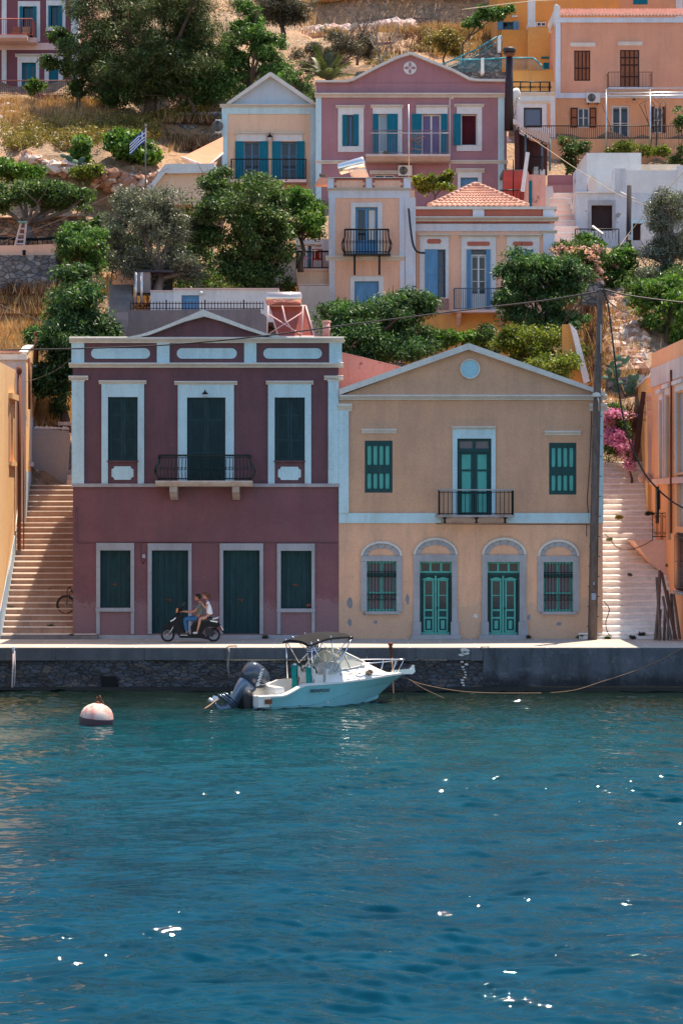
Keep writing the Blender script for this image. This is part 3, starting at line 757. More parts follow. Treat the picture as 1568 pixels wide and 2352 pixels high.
  if k == 3:
   m = fc.mb(); c = (fc.u(709), -.06, fc.z(709, 1395.5));
   for i in range(5): m.ell((c[0]+rnd.uniform(-.05,.05), c[1], c[2]+rnd.uniform(0,.1)), (.05,.05,.05), 7, 5)
   tag(m.build('dried_bundle', M['rust']), 'small rusty bundle lying on the right ground floor window sill', 'bundle')
 m = fc.mb(); zz = fc.z(0, 1246.5)
 m.tube([(fc.u(176.5), -.02, fc.z(0,1165)), (fc.u(176.5), -.02, fc.z(0,1244)), (fc.u(179), -.02, zz), (fc.u(322), -.02, zz+.02), (fc.u(776), -.02, zz-.0)], .02, 5)
 m.tube([(fc.u(323), -.02, zz), (fc.u(325), -.02, fc.z(0,1287)), (fc.u(329), -.02, fc.z(0,1295)), (fc.u(334), -.02, fc.z(0,1285))], .018, 5)
 m.build('wall_conduit', M['plum_low'], root)
 m = fc.mb(); fc.bx(m, 327.5, 1273, 334.5, 1281.5, .07, 0); m.build('junction_box', M['marble'], root)
 m = fc.mb(); m.box(uL+.3, uR-.3, .3, 7.3, fc.z(0,790), fc.z(0,782)); m.build('roof', M['concrete'], root)
plum_house()
def arch_ring(m, cu, zs, ro, ri, ho, hi, f, a0=0, a1=180, n=24, seg=None, y1=0.0):
 """elliptic voussoir ring between outer (ro,ho) and inner (ri,hi)"""
 an = [math.radians(a0+(a1-a0)*k/n) for k in range(n+1)]
 for k in range(n):
  t0, t1 = an[k], an[k+1]
  q = [(cu+ro*math.cos(t0), zs+ho*math.sin(t0)), (cu+ro*math.cos(t1), zs+ho*math.sin(t1)), (cu+ri*math.cos(t1), zs+hi*math.sin(t1)), (cu+ri*math.cos(t0), zs+hi*math.sin(t0))]
  m.prism(q, -f, y1)
def ochre_house():
 fc = front(YF)
 L, R_ = 777.8, 1383.0
 root = thing('ochre_townhouse', 'ochre pedimented townhouse with blue roundel, arched ground floor and teal joinery', 'house', (X(1080,YF), YF+.01, QZ))
 lowop = [(842,1289,910,1404), (963.5,1290,1037.3,1458), (1118.5,1290.5,1192.5,1458.5), (1247,1291,1314.8,1404.6)]
 upop = [(837.4,1012,901,1131.6), (1260,1016.8,1322.7,1136), (1049.3,1007.3,1127.5,1183)]
 cv = lambda h: (lambda q: (q[0], q[1], q[3], q[2]))(fc.R(h))
 uL, uR = fc.u(L)+.003, fc.u(R_)
 zb = fc.z(0, 1190)
 m = fc.mb(); wall_holes(m, uL, uR, QZ-.02, zb, [cv(h) for h in lowop], .26, 8.0); m.build('lower_wall', M['ochre_low'], root)
 m = fc.mb(); wall_holes(m, uL, uR, zb+.001, fc.z(0,908), [cv(h) for h in upop], .26, 8.0); m.build('upper_wall', M['ochre'], root)
 m = fc.mb(); fc.bx(m, 778.2, 1178.5, 1001, 1201.5, .05, -.002); fc.bx(m, 1176.5, 1178.5, 1384, 1201.5, .05, -.002); fc.bx(m, 1001.2, 1187, 1176.3, 1201.5, .05, -.002); m.build('string_course', M['trim'], root)
 U = lambda px, py: (fc.u(px), fc.z(px, py))
 m = fc.mb(); tri = [U(779,910), U(1074.8,800), U(1386,910)]
 m.prism(tri, .0, .4); m.build('pediment', M['ochre'], root)
 m = fc.mb()
 for q in ([U(779,907.5), U(779,894), U(1074.8,788.8), U(1074.8,803.5)], [U(1074.8,803.5), U(1074.8,788.8), U(1388,901), U(1388,911)]):
  m.prism(q, -.24, .5)
 m.build('raking_cornice', M['trimtop'], root)
 m = fc.mb(); cornice(fc, m, 779, 908, 1391, 918.8, .26); m.build('cornice', M['trimtop'], root)
 m = fc.mb(); m.prism([U(783,903), U(1074.8,797), U(1384,903)], .5, 8.0); m.build('roof', M['tile'], root)
 m = fc.mb(); c = (fc.u(1078.8), fc.z(1078.8, 847.6))
 m.lathe([(.30,-.02), (.30,-.05), (.33,-.075), (.355,-.07), (.36,0.0)], (c[0], 0, c[1]), 32, 'y'); o = m.build('roundel_ring', M['trimtop'], root)
 m = fc.mb(); m.lathe([(.0,-.03), (.31,-.03), (.31,0)], (c[0], 0, c[1]), 32, 'y', False); m.build('roundel', plaster('blue_roundel', (.36,.60,.68), (.33,.55,.63), None, .2), root)
 for a, b, c, d in ((777.9,800.5,775.5,808), (1361,1384,1352.7,1392)):
  m = fc.mb(); fc.bx(m, a, 944, b, 1178.3, .09, 0); p = m.build('pilaster', M['trim'], root)
  m = fc.mb(); cornice(fc, m, c, 928, d, 944.2, .22); m.build('capital', M['trimtop'], p)
 for r, lint in ((upop[0], (829.7,986,910,995.2)), (upop[1], (1249.4,990.2,1332,999.6))):
  u0, u1, z1, z0 = fc.R(r); W = u1-u0; Hh = z1-z0
  hs = []
  for k in range(4):
   a = u0+W*(.095+.217*k); b = a+W*.135
   hs += [(a, b, z0+Hh*.53, z0+Hh*.90), (a, b, z0+Hh*.075, z0+Hh*.37)]
  m = fc.mb()
  us = sorted(set([u0,u1]+[h[0] for h in hs]+[h[1] for h in hs])); zz = sorted(set([z0,z1]+[h[2] for h in hs]+[h[3] for h in hs]))
  for i in range(len(us)-1):
   for j in range(len(zz)-1):
    cu = (us[i]+us[i+1])/2; cz = (zz[j]+zz[j+1])/2
    if any(h[0]<cu<h[1] and h[2]<cz<h[3] for h in hs): continue
    m.box(us[i], us[i+1], .02, .05, zz[j], zz[j+1])
  for i in (0, 2): uu = u0+W*(.25+.25*i)+.0;
  w = m.build('window', M['tealdark'], root)
  m = fc.mb()
  for h in hs:
   cu = (h[0]+h[1])/2; ra = (h[1]-h[0])/2
   pts = [(cu+ra*math.cos(t), h[3]-ra+ra*math.sin(t)) for t in [math.pi*k/6 for k in range(7)]] + [(cu-ra*math.cos(t), h[2]+ra-ra*math.sin(t)) for t in [math.pi*k/6 for k in range(7)]]
   m.prism(pts, .035, .08)
  m.box(u0+.01, u1-.01, .082, .1, z0+.01, z1-.01)
  m.build('shutter', M['teal'], w)
  m = fc.mb(); cornice(fc, m, *lint, .14); m.build('lintel', M['trimtop'], w)
 m = fc.mb(); d = upop[2]; u0, u1, z1, z0 = fc.R(d)
 w = shutters(fc, root, (d[0], 1036, d[2], d[3]), [M['tealdark'], M['teal']], rows=(1.0,1.25,1.2), n=2, y=.06, name='door', st=.11, border=.05)
 glazed(fc, w, (d[0], d[1], d[2], 1035.6), [M['tealdark'], M['curtain']], cols=2, y=.06, name='transom', b=.09)
 m = fc.mb(); surround(fc, m, (1038.3,986.5,1137,1183), d, .06); m.build('surround', M['trim'], w)
 m = fc.mb(); cornice(fc, m, 1036, 980, 1137.8, 987, .15); m.build('lintel', M['trimtop'], w)
 m = fc.mb(); u0, u1, z1, z0 = fc.R((998.6,1182.6,1177,1187.5)); m.box(u0, u1, -.85, -.002, z0, z1)
 bo = m.build('balcony', plaster('balcony_slab', (.42,.38,.37), (.32,.28,.28), (.2,.15,.13), .7), root)
 m = fc.mb(); u0, u1, z1, z0 = fc.R((1014,1188,1162,1203)); m.extx([(0,z1), (-.5,z1), (-.3,z0+.08), (-.052,z0), (0,z0)], u0, u1)
 m.build('corbel', plaster('corbel_marble', (.55,.45,.42), (.42,.36,.34), (.25,.12,.1), .6), bo)
 for px in (1019, 1091, 1156):
  m = fc.mb(); u = fc.u(px); zt = fc.z(px, 1187.6); m.box(u-.06, u+.06, -.72, -.03, zt-.06, zt-.001); m.box(u-.03, u+.03, -.66, -.55, zt-.17, zt-.06); m.box(u-.05,u+.05,-.68,-.53, zt-.21, zt-.17); m.build('iron_bracket', M['iron'], bo)
 ro = railing(fc, bo, (1006,1126,1173.5,1183), .80, 17, M['iron'], name='balcony_railing', scroll=True, bar=.02, topbar=.03)
 m = fc.mb(); u0, u1, z1, z0 = fc.R((1004.5,1124,1175,1127)); m.box(u0, u1, -.84, -.76, z0, z1); m.build('handrail', M['marble'], ro)
 stone = M['marble']
 for k, (op, o, ap, sp) in enumerate((((842,1289,910,1404), (828.4,1277,923,1404), 1243, 1276.5), ((963.5,1290,1037.3,1458), (949.5,1273.5,1050,1458), 1235.4, 1273.2),
       ((1118.5,1290.5,1192.5,1458.5), (1106,1274,1207.6,1458), 1235.2, 1273.8), ((1247,1291,1314.8,1404.6), (1234,1277,1329,1404.6), 1239.5, 1276.8))):
  door = k in (1, 2)
  rows = (.22,.36,.42)
  if not door:
   w = glazed(fc, root, op, [M['teal'], M['curtain']], cols=2, rows=(.27,.36,.37), y=.12, name='window', b=.075, mun=.06)
   m = fc.mb(); u0, u1, z1, z0 = fc.R(op)
   m.box(u0, u1, .06, .10, z0+(z1-z0)*.70, z0+(z1-z0)*.76); m.build('dark_rail', M['tealdark'], w)
   m = fc.mb()
   for q in range(9): uu = u0+(u1-u0)*(q+.5)/9; m.tube([(uu,.02,z0),(uu,.02,z1)], .009, 4, smooth=False)
   for q in (.23,.335,.69,.79): zz = z0+(z1-z0)*q; m.box(u0, u1, .005, .028, zz-.012, zz+.012)
   for q in range(4):
    uu = u0+(u1-u0)*(q+.5)/4; zz = z0+(z1-z0)*.283
    m.tube([(uu+.09*math.cos(t), .015, zz+.05*math.sin(t)) for t in [2*math.pi*i/10 for i in range(10)]], .007, 4, closed=True)
   m.build('iron_grille', M['iron'], w)
   m = fc.mb(); fc.bx(m, op[0]-4, op[3]+.2, op[2]+8, op[3]+6.5, .12, 0); m.build('sill', stone, w)
  else:
   u0, u1, z1, z0 = fc.R(op); zt = fc.z(0, 1317)
   w = glazed(fc, root, (op[0], op[1], op[2], 1316), [M['teal'], M['glassdark']], cols=3, y=.14, name='transom', b=.06)
   w['label'] = 'three-pane transom light'
   m = fc.mb(); zz = fc.z(0,1322)
   m.box(u0, u1, .10, .2, zz, fc.z(0,1316.2)); m.box(u0, u0+.07, .10, .2, z0, zz); m.box(u1-.07, u1, .10, .2, z0, zz);
   dr = m.build('door', M['tealdark'], root)
   W = (u1-u0-.14)/2
   for i in range(2):
    a = u0+.07+W*i+.006; b = a+W-.012; m = fc.mb(); m.cur = 0
    h = zz-z0
    m.box(a, b, .16, .20, z0, zz)                                # dark slab
    m.cur = 1
    fa, fb = a+.06, b-.06
    zg1, zg0 = z0+h*.925, z0+h*.42
    for (p, q) in ((fa, fa+.055), (fb-.055, fb)): m.box(p, q, .12, .16, z0+h*.05, zg1+.0)
    for (p, q) in ((.905,.93), (.655,.672), (.40,.43), (.27,.30), (.045,.075)): m.box(fa+.056, fb-.056, .125, .159, z0+h*p, z0+h*q)
    m.prism([(fa-.04, zg1), (fb+.04, zg1), (fb+.04, zg1+.035), ((fa+fb)/2, zg1+.10), (fa-.04, zg1+.035)], .10, .16)
    m.box(fa+.12, fb-.12, .13, .159, z0+h*.10, z0+h*.24)          # raised lower panel
    m.box(a-.004, b+.004, .135, .159, z0, z0+h*.042)
    if i == 1: m.box(a-.045, a+.02, .10, .159, z0, zz-.01)
    lf = m.build('door_leaf', [M['tealdark'], M['teal']], dr)
    m = fc.mb(); m.box(fa+.058, fb-.058, .15, .158, z0+h*.675, z0+h*.90); m.box(fa+.058, fb-.058, .15, .158, z0+h*.435, z0+h*.652); m.build('pane', M['glassdark'], dr)
   m = fc.mb(); um = (u0+u1)/2; m.ell((um+.05, .07, z0+h*.45), (.035,.04,.045), 8, 6); m.build('door_knob', M['black'], dr)
   m = fc.mb(); fc.bx(m, o[0]-7, 1458.3, o[2]+7, 1467.3, .16, 0); m.build('threshold', M['marble'], root)
  m = fc.mb()
  fc.bx(m, o[0], sp+.4, o[2], op[1], .06, 0)
  plinth = door
  bot = 1428 if door else op[3]
  n = 4 if door else 3
  for i in range(n):
   a = op[1]+(bot-op[1])*i/n+.3; b = op[1]+(bot-op[1])*(i+1)/n; j = rnd.uniform(-.3,.3)
   fc.bx(m, o[0]+j, a, op[0], b, .055+rnd.uniform(0,.006), 0); fc.bx(m, op[2], a, o[2]+j, b, .055+rnd.uniform(0,.006), 0)
  if door:
   fc.bx(m, o[0]-2, 1428.3, op[0]+3, 1458, .10, 0); fc.bx(m, op[2]-3, 1428.3, o[2]+3, 1458, .10, 0)
  m.build('surround', stone, w)
  cu = (fc.u(o[0])+fc.u(o[2]))/2; ro = (fc.u(o[2])-fc.u(o[0]))/2; zs = fc.z(0, sp); ho = fc.z(0, ap)-zs
  m = fc.mb(); arch_ring(m, cu, zs, ro, ro-.075, ho, ho-.075, .08); m.build('arch_moulding', M['trimtop'], w)
  m = fc.mb(); nst = 7
  for i in range(nst):
   a0 = 180*i/nst+.9; a1 = 180*(i+1)/nst-.9+rnd.uniform(-2,1.2)
   arch_ring(m, cu, zs+.005, ro-.078, ro-.25, ho-.078, ho-.25, .03, a0, a1, 4)
  m.build('arch_stones', stone, w)
 pm = plaster('bare_render', (.28,.28,.30), (.22,.22,.24), None, .4)
 for (cx, cy, w_, h_) in ((803,1385,13,26), (803,1429,10,20), (935,1376,11,26), (1091,1414,12,12), (1214,1417,9,16), (1283,1433,13,12), (862,1429,12,8), (838,1410,10,6)):
  m = fc.mb(); n = 12; pts = []
  for i in range(n):
   t = 2*math.pi*i/n; q = rnd.uniform(.55,1.15); pts.append((fc.u(cx+w_/2*q*math.cos(t)), fc.z(cx, cy-h_/2*q*math.sin(t))))
  m.prism(pts, -.006, 0); m.build('bare_patch', pm if cx != 1091 else M['trimtop'], root)
 m = fc.mb(); m.box(uR-.004, uR+.004+.12, 2.0, 2.5, fc.z(0,1232), fc.z(0,1176)); m.build('meter_box', M['brownsh'], root)
 m = fc.mb()
 for a, b in ((1290,1220), (1240,1180)): pass
 m.tube([(fc.u(1001),-.03,fc.z(0,1203)), (fc.u(1200),-.03,fc.z(0,1204)), (fc.u(1360),-.03,fc.z(0,1204))], .012, 4); m.tube([(fc.u(1346),-.02,fc.z(0,1204)),(fc.u(1346),-.02,fc.z(0,1232))], .01, 4)
 m.tube([(fc.u(1358),-.03,fc.z(0,925)), (fc.u(1354),-.05,fc.z(0,1050)), (fc.u(1347),-.04,fc.z(0,1150)), (fc.u(1352),-.04,fc.z(0,1200))], .014, 4)
 m.build('wall_cable', M['black'], root)
ochre_house()
def fr_z(py, Y): return Z(py, Y)
def side_block():
 root = thing('salmon_side_wall', 'stained salmon pink parapet rising between the plum house and the ochre gable', 'wall', (X(850,83), 83, fr_z(905,83)))
 m = MB(); Y = 83.0
 m.prism([(X(770,Y), Z(930,Y)), (X(770,Y), Z(807,Y)), (X(783,Y), Z(810,Y)), (X(850,Y), Z(826,Y)), (X(925,Y), Z(845,Y)), (X(925,Y), Z(930,Y))], Y, Y+.4)
 m.build('wall_face', M['pinkwall'], root)
 m = MB(); m.prism([(X(783,Y), Z(810,Y)+.003), (X(850,Y), Z(826,Y)+.003), (X(925,Y), Z(845,Y)+.003), (X(925,Y), Z(843.6,Y)), (X(850,Y), Z(824.6,Y)), (X(783,Y), Z(808.6,Y))], Y-.03, Y+.43)
 m.build('coping', M['pinkstair'], root)
def fr_z(py, Y): return Z(py, Y)
side_block()
def tile_roof(mb, p00, p10, p01, p11, ncols, nrows, amp=.03, lip=.03):
 """eaves edge p00-p10, ridge edge p01-p11: rows of overlapping barrel tiles"""
 p00, p10, p01, p11 = map(Vector, (p00, p10, p01, p11))
 nrm = (p10-p00).cross(p01-p00).normalized()
 if nrm.z < 0: nrm = -nrm
 S = 6
 for j in range(nrows):
  vs = []; fs = []
  for e, (t, l) in enumerate(((j/nrows, lip), ((j+1)/nrows+.25/nrows, 0.0))):
   t = min(t, 1)
   a = p00.lerp(p01, t); b = p10.lerp(p11, t); L = (b-a).length; L0 = (p10-p00).length
   nn = ncols*S
   for i in range(nn+1):
    s = i/nn; hgt = amp*abs(math.sin(math.pi*ncols*s))
    vs.append(a.lerp(b, s)+nrm*(hgt+l))
  nn = ncols*S+1
  for i in range(nn-1): fs.append((i, i+1, nn+i+1, nn+i))
  base = [Vector(v)-nrm*(lip+.005) for v in vs[:nn]]
  k = len(vs); vs += base
  for i in range(nn-1): fs.append((k+i, k+i+1, i+1, i))
  mb.add(vs, fs, False)
def ac_unit(label, x, y, z, face, w=.8, h=.6, d=.3):
 """split aircon outdoor unit; face = rotation so that the grille looks at local -y"""
 o = thing('air_conditioner', label, 'air conditioner', (x, y, z), face, 'wall mounted air conditioners')
 m = MB(); m.box(-w/2, w/2, 0, d, 0, h); m.build('casing', M['acwhite'], o, True)
 m = MB(); m.lathe([(.0,-.015), (h*.40,-.015), (h*.42,0)], (-w*.12, 0, h/2), 18, 'y', False); m.build('fan', M['black'], o, True)
 m = MB()
 for k in range(5): m.tube([(-w*.12+h*.4*(k+1)/5*math.cos(t), -.02, h/2+h*.4*(k+1)/5*math.sin(t)) for t in [2*math.pi*i/14 for i in range(14)]], .006, 3, closed=True)
 m.build('grille', M['acwhite'], o, True)
 m = MB(); m.box(-w*.35, -w*.3, -.0, d+.05, -.08, -.002); m.box(w*.3, w*.35, 0, d+.05, -.08, -.002); m.build('bracket', M['iron'], o, True)
 return o
def left_buildings():
 A = Vector((-11.15, 72.0)); B = Vector((X(37,84.5), 84.5))
 A = B + Vector((.35, -13.0))
 ang = math.atan2((B-A).y, (B-A).x)
 fc = Fac(A.x, A.y, ang)
 L = (B-A).length
 root = thing('apricot_building', 'sunlit apricot building with long drainpipe at left edge of the photo', 'house', (A.x-1, 80, QZ))
 zt = CZ + (HY-850)*84.5/F
 m = fc.mb()
 hol = [(fc.u(23.5), fc.u(31.5), fc.z(27,1062), fc.z(27,930))]
 wall_holes(m, 0, L, QZ-.1, zt, hol, .2, 6); m.build('wall', M['sunorange'], root)
 m = fc.mb(); m.box(hol[0][0]-.35, hol[0][0]-.02, -.03, 0, hol[0][2]-.1, hol[0][3]+.2); m.build('shutter', M['peach'], root)
 m = fc.mb(); m.box(fc.u(20.5), fc.u(36), -.14, 0, fc.z(28,918), fc.z(28,905)); m.build('lintel', M['sunorange'], root); m = fc.mb(); m.box(fc.u(22), fc.u(35), -.09, 0, fc.z(28,1070), fc.z(28,1060)); m.build('sill', M['sunorange'], root)
 m = fc.mb()
 def stz(y): return QZ+max(0, min(1, (y-80)/8.4))*(Z(1113,88.4)-QZ)
 m.prism([(0, QZ-.1), (0, QZ+.9), (8.2, QZ+1.0), (L, stz(84.5)+.9), (L, QZ-.1)], -.025, 0)
 m.build('base_band', plaster('pale_blue_base', (.42,.52,.62), (.36,.45,.54), None, .4), root)
 m = fc.mb(); u = fc.u(40)+.05; u = L+.02
 m.tube([(L-.12, -.14, stz(84.5)+.1), (L-.12, -.14, zt-.1)], .07, 8); m.tube([(L-.12,-.14,zt-.12), (L-.12,-.14,zt+.12)], .10, 8)
 m.tube([(L-.05, -.30, stz(84.5)+.1), (L-.05, -.30, fc.z(36,1000))], .025, 6)
 m.build('drainpipe', M['rust'], root)
 Y1 = 86.2; xa = X(-30, Y1); xc = X(60, Y1)
 Bq = Vector((X(87.5,93.0), 93.0)); Aq = Vector((xc, Y1))
 r2 = thing('tiled_building', 'apricot two storey building with red tile roof behind the left stairs', 'house', (xc-1, Y1, 1.0))
 m = MB(); z_e = Z(817, Y1); z_r = z_e+.95
 m.extz([(xa, Y1), (xc, Y1), (Bq.x, Bq.y), (xa, Bq.y)], 1.0, z_e); m.build('wall', M['sunorange'], r2)
 m = MB(); m.box(xa, xc-.02, Y1-.03, Y1-.002, 1.0, z_e-.1); m.build('front_wall', plaster('shaded_front_render', (.50,.45,.46), (.45,.42,.43), None, .3), r2)  # grey-lilac colour carries the shade of this front face
 m = MB(); m.box(xa, xc+.05, Y1-.20, Y1-.031, z_e-.16, z_e+.04); m.build('eaves_cornice', M['trimtop'], r2)
 m = MB(); tile_roof(m, (xa, Y1-.1, z_e+.06), (xc-.15, Y1-.1, z_e+.06), (xa, Y1+4.5, z_e+.42), (Bq.x-.5, Y1+4.5, z_e+.42), 20, 9, .05, .05); m.build('tile_roof', M['tile'], r2)
 f2 = Fac(Aq.x, Aq.y, math.atan2((Bq-Aq).y, (Bq-Aq).x)); L2 = (Bq-Aq).length
 m = f2.mb(); m.prism([(0, z_e-.1), (0, z_e+.1), (2.0, z_e+.42), (4.4, z_e+.66), (L2, z_e+.66), (L2, z_e-.1)], -.03, .22); m.build('gable_parapet', M['sunorange'], r2)
 m = f2.mb(); m.prism([(0, z_e+.101), (0, z_e+.16), (2.0, z_e+.49), (4.4, z_e+.73), (L2, z_e+.73), (L2,z_e+.661), (4.4, z_e+.661), (2.0, z_e+.421)], -.06, .25); m.build('coping', M['trimtop'], r2)
 m = f2.mb(); m.box(f2.u(70), f2.u(77), -.02, 0, f2.z(74,1065), f2.z(74,960)); m.build('window_panel', M['whiteblue'], r2); m = f2.mb(); m.box(f2.u(69), f2.u(78), -.10, 0, f2.z(74,1072), f2.z(74,1062)); m.build('sill', M['whiteblue'], r2)
 m = f2.mb(); m.box(0, L2, -.02, 0, 1.0, f2.z(74,1085)); m.build('base_band', plaster('blue_white_base', (.50,.60,.68), (.42,.5,.58), None, .4), r2)
 m = f2.mb(); m.tube([(f2.u(82), -.08, f2.z(82,1090)), (f2.u(82), -.08, f2.z(82,770))], .045, 6); m.build('drainpipe', M['rust'], r2); m = f2.mb(); m.tube([(f2.u(62), -.1, f2.z(62,940)), (f2.u(62), -.1, f2.z(62,822))], .05, 6); m.build('drainpipe', M['rust'], r2)
 def acr(label, f, px, pyt, pyb, w):
  y = f.t(px); x = X(px, y); z0 = Z(pyb, y); h = Z(pyt, y)-z0
  o = ac_unit(label, x, y-.05, z0, 0, w, h, .75)
 acr('air conditioner on the sunlit side of the tiled building near its roof', f2, 76.0, 838, 871, .30)
 acr('lower air conditioner hanging above the drainpipe of the apricot building', fc, 50.0, 943, 977, .30)
left_buildings()
def right_buildings():
 A = Vector((X(1495,87.0), 87.0)); B = Vector((11.96, 79.0))   # far end, near end
 D = (B-A); E = B + D.normalized()*1.6; ang = math.atan2((E-A).y, (E-A).x); fc = Fac(A.x, A.y, ang); L = (E-A).length
 root = thing('striped_building', 'orange building with white window surrounds along the right edge, iron grilles at ground level', 'house', (A.x+1.2, 80, QZ))
 op = [(1516,922,1522.6,1107), (1530,910,1540,1094), (1553.5,901,1571,1085)]
 low = [(1532,1103,1540,1240), (1553,1090,1572,1210)]
 cv = lambda h: (fc.u(h[0]), fc.u(h[2]), fc.z((h[0]+h[2])/2, h[3]), fc.z((h[0]+h[2])/2, h[1]))
 zt = fc.z(1495, 812)
 m = fc.mb(); wall_holes(m, 0, L, QZ-.1, zt, [cv(h) for h in op]+[cv(h) for h in low], .22, 7); m.build('wall', plaster('bright_orange_render', (.86,.46,.25), (.80,.42,.22), (.6,.33,.2), .4), root)
 def band(px_ref, y1, y0, f, mat, nm):
  m = fc.mb(); m.box(0, L, -f, -.002, fc.z(px_ref, y0), fc.z(px_ref, y1)); m.build(nm, mat, root)
 band(1495, 848, 891, .05, plaster('white_frieze', (.66,.60,.55), (.58,.50,.46), (.4,.3,.25), .5), 'frieze')
 band(1495, 1101, 1114, .07, M['pinkstair'], 'string_course')
 for h in op:
  m = fc.mb(); a, b, c, d = cv(h); m.box(a-.16, a, -.06, 0, c-.05, d+.05); m.box(b, b+.16, -.06, 0, c-.05, d+.05); m.box(a-.16, b+.16, -.062, 0, d+.051, d+.3)
  m.box(a-.24, b+.24, -.17, 0, d+.301, d+.44)
  w = m.build('window', M['white'], root)
  m = fc.mb(); m.box(a, b, .10, .14, c, d); m.build('shutter', plaster('grey_shutter', (.36,.38,.40), (.3,.32,.35), None, .4), w)
 for h in low:
  m = fc.mb(); a, b, c, d = cv(h); m.box(a, b, .12, .16, c, d); m.build('window', M['marble'], root)
 for (a, y1, b, y0) in ((1555,1223,1569,1355),):
  m = fc.mb(); u0, u1, z1, z0 = fc.u(a), fc.u(b)+.5, fc.z(a,y1), fc.z(a,y0)
  for k in range(7): uu = u0+(u1-u0)*k/6; m.tube([(uu,-.02,z0),(uu,-.10,z0+.1),(uu,-.10,z1-.1),(uu,-.02,z1)], .014, 4)
  for zz in (z0+.15, (z0+z1)/2, z1-.15): m.box(u0, u1, -.115, -.09, zz-.012, zz+.012)
  g = m.build('window_grille', M['iron'], root)
  m = fc.mb(); m.box(u0-.05, u1, -.005, .01, z0, z1); m.build('dark_window', M['glassdark'], root)
  m = fc.mb(); m.box(u0-.15, u1+.1, -.16, -.006, z0-.12, z0-.02); m.build('sill', M['marble'], root)
 m = fc.mb(); u = fc.u(1545.5); m.tube([(u,-.09,fc.z(1545,1225)), (u,-.09,fc.z(1545,850))], .05, 7); m.build('drainpipe', M['rust'], root)
 m = fc.mb(); m.box(fc.u(1512), fc.u(1515), -.12, -.02, fc.z(1513,1170), fc.z(1513,1128));
 m.build('cable_gland', M['iron'], root)
 m = fc.mb(); u0 = fc.u(1507.5); u1 = fc.u(1512); m.box(u0, u1, -.06, -.003, fc.z(1510,1202), fc.z(1510,1118)); m.build('narrow_shutter', M['iron'], root)
 g = thing('iron_gate_panel', 'scrolled wrought iron railing panel on top of the pink landing block', 'railing', (X(1520,83.35), 83.35, Z(1240,83.35)))
 Y = 83.35; f = front(Y); m = MB(f.M); u0, u1, z1, z0 = f.R((1497.5,1178.5,1540,1236))
 for a in (u0, (u0+u1)/2-.03, (u0+u1)/2+.03, u1): m.tube([(a,0,z0-.05),(a,0,z1)], .014, 4)
 for zz in (z0+.06, z1): m.tube([(u0,0,zz),(u1,0,zz)], .016, 4)
 for c in (0, 1):
  cu = u0+(u1-u0)*(.25+.5*c)
  for sgn in (-1, 1):
   for zc in (z0+.17, z1-.14):
    m.tube([(cu+sgn*.075+.06*(1-k/16)*math.cos(k*.75)*sgn, 0, zc+.06*(1-k/16)*math.sin(k*.75)) for k in range(14)], .008, 4)
   m.tube([(cu+sgn*.02,0,z0+.1),(cu+sgn*.02,0,z1-.06)], .009, 4)
 m.build('ironwork', M['iron'], g)
 Yb0, Yb1 = 87.6, 95.0
 h = thing('narrow_yellow_house', 'small yellow house with white carved cornice beyond the striped building', 'house', (X(1480,88)+1, 87.6, 5.0))
 A2 = Vector((X(1463.5, Yb1), Yb1)); B2 = Vector((X(1486, Yb0), Yb0)); a2 = math.atan2((B2-A2).y, (B2-A2).x); f2 = Fac(A2.x, A2.y, a2); L2 = (B2-A2).length
 zt = Z(868, Yb0)
 m = MB(); m.extz([(A2.x, A2.y), (B2.x, B2.y), (B2.x+4, B2.y), (A2.x+4, A2.y)], 3.0, zt); m.build('wall', plaster('warm_yellow', (.86,.50,.20), (.80,.45,.18), (.6,.36,.2), .4), h)
 f3 = front(Yb0);
 m = f3.mb(); f3.bx(m, 1486.5, 945, 1497, 1105, .04, -.002); f3.bx(m, 1481, 1012-70, 1497, 955, .12, -.002); m.build('door_surround', M['pinkstair'], h)
 m = f3.mb(); cornice(f3, m, 1478, 906, 1500, 922, .25); f3.bx(m, 1484, 922, 1499, 941, .12, 0); m.build('cornice', plaster('pink_cornice', (.66,.5,.45), (.6,.45,.4), None, .4), h)
 m = MB(); m.extz([(A2.x-.05, A2.y), (B2.x-.05, B2.y-.1), (B2.x+4, B2.y-.1), (A2.x+4, A2.y)], zt, zt+.08); m.build('roof', M['white'], h)
 pb = thing('timber_prop', 'long brown timber propped against the narrow yellow house', 'timber', (X(1460,87), 87, Z(1060,87)))
 m = MB(); m.tube([P(1456,1058,87.2), P(1477,900,87.3)], .09, 4, smooth=False); m.tube([P(1463,1040,87.0), P(1474,930,87.1)], .07, 4, smooth=False); m.build('beam', M['brownsh'], pb)
 lg = MB(); f = front(84.8)
 for y in (925, 945, 963): lg.tube([P(1466,y,87.3), P(1482,y+2,87.3)], .012, 4)
 lg.tube([P(1468,922,87.3), P(1468,968,87.3)], .012, 4); lg.tube([P(1480,922,87.3), P(1480,968,87.3)], .012, 4)
 tag(lg.build('iron_bracket_frame', M['iron']), 'small black iron bracket frame on the narrow yellow house', 'bracket')
right_buildings()
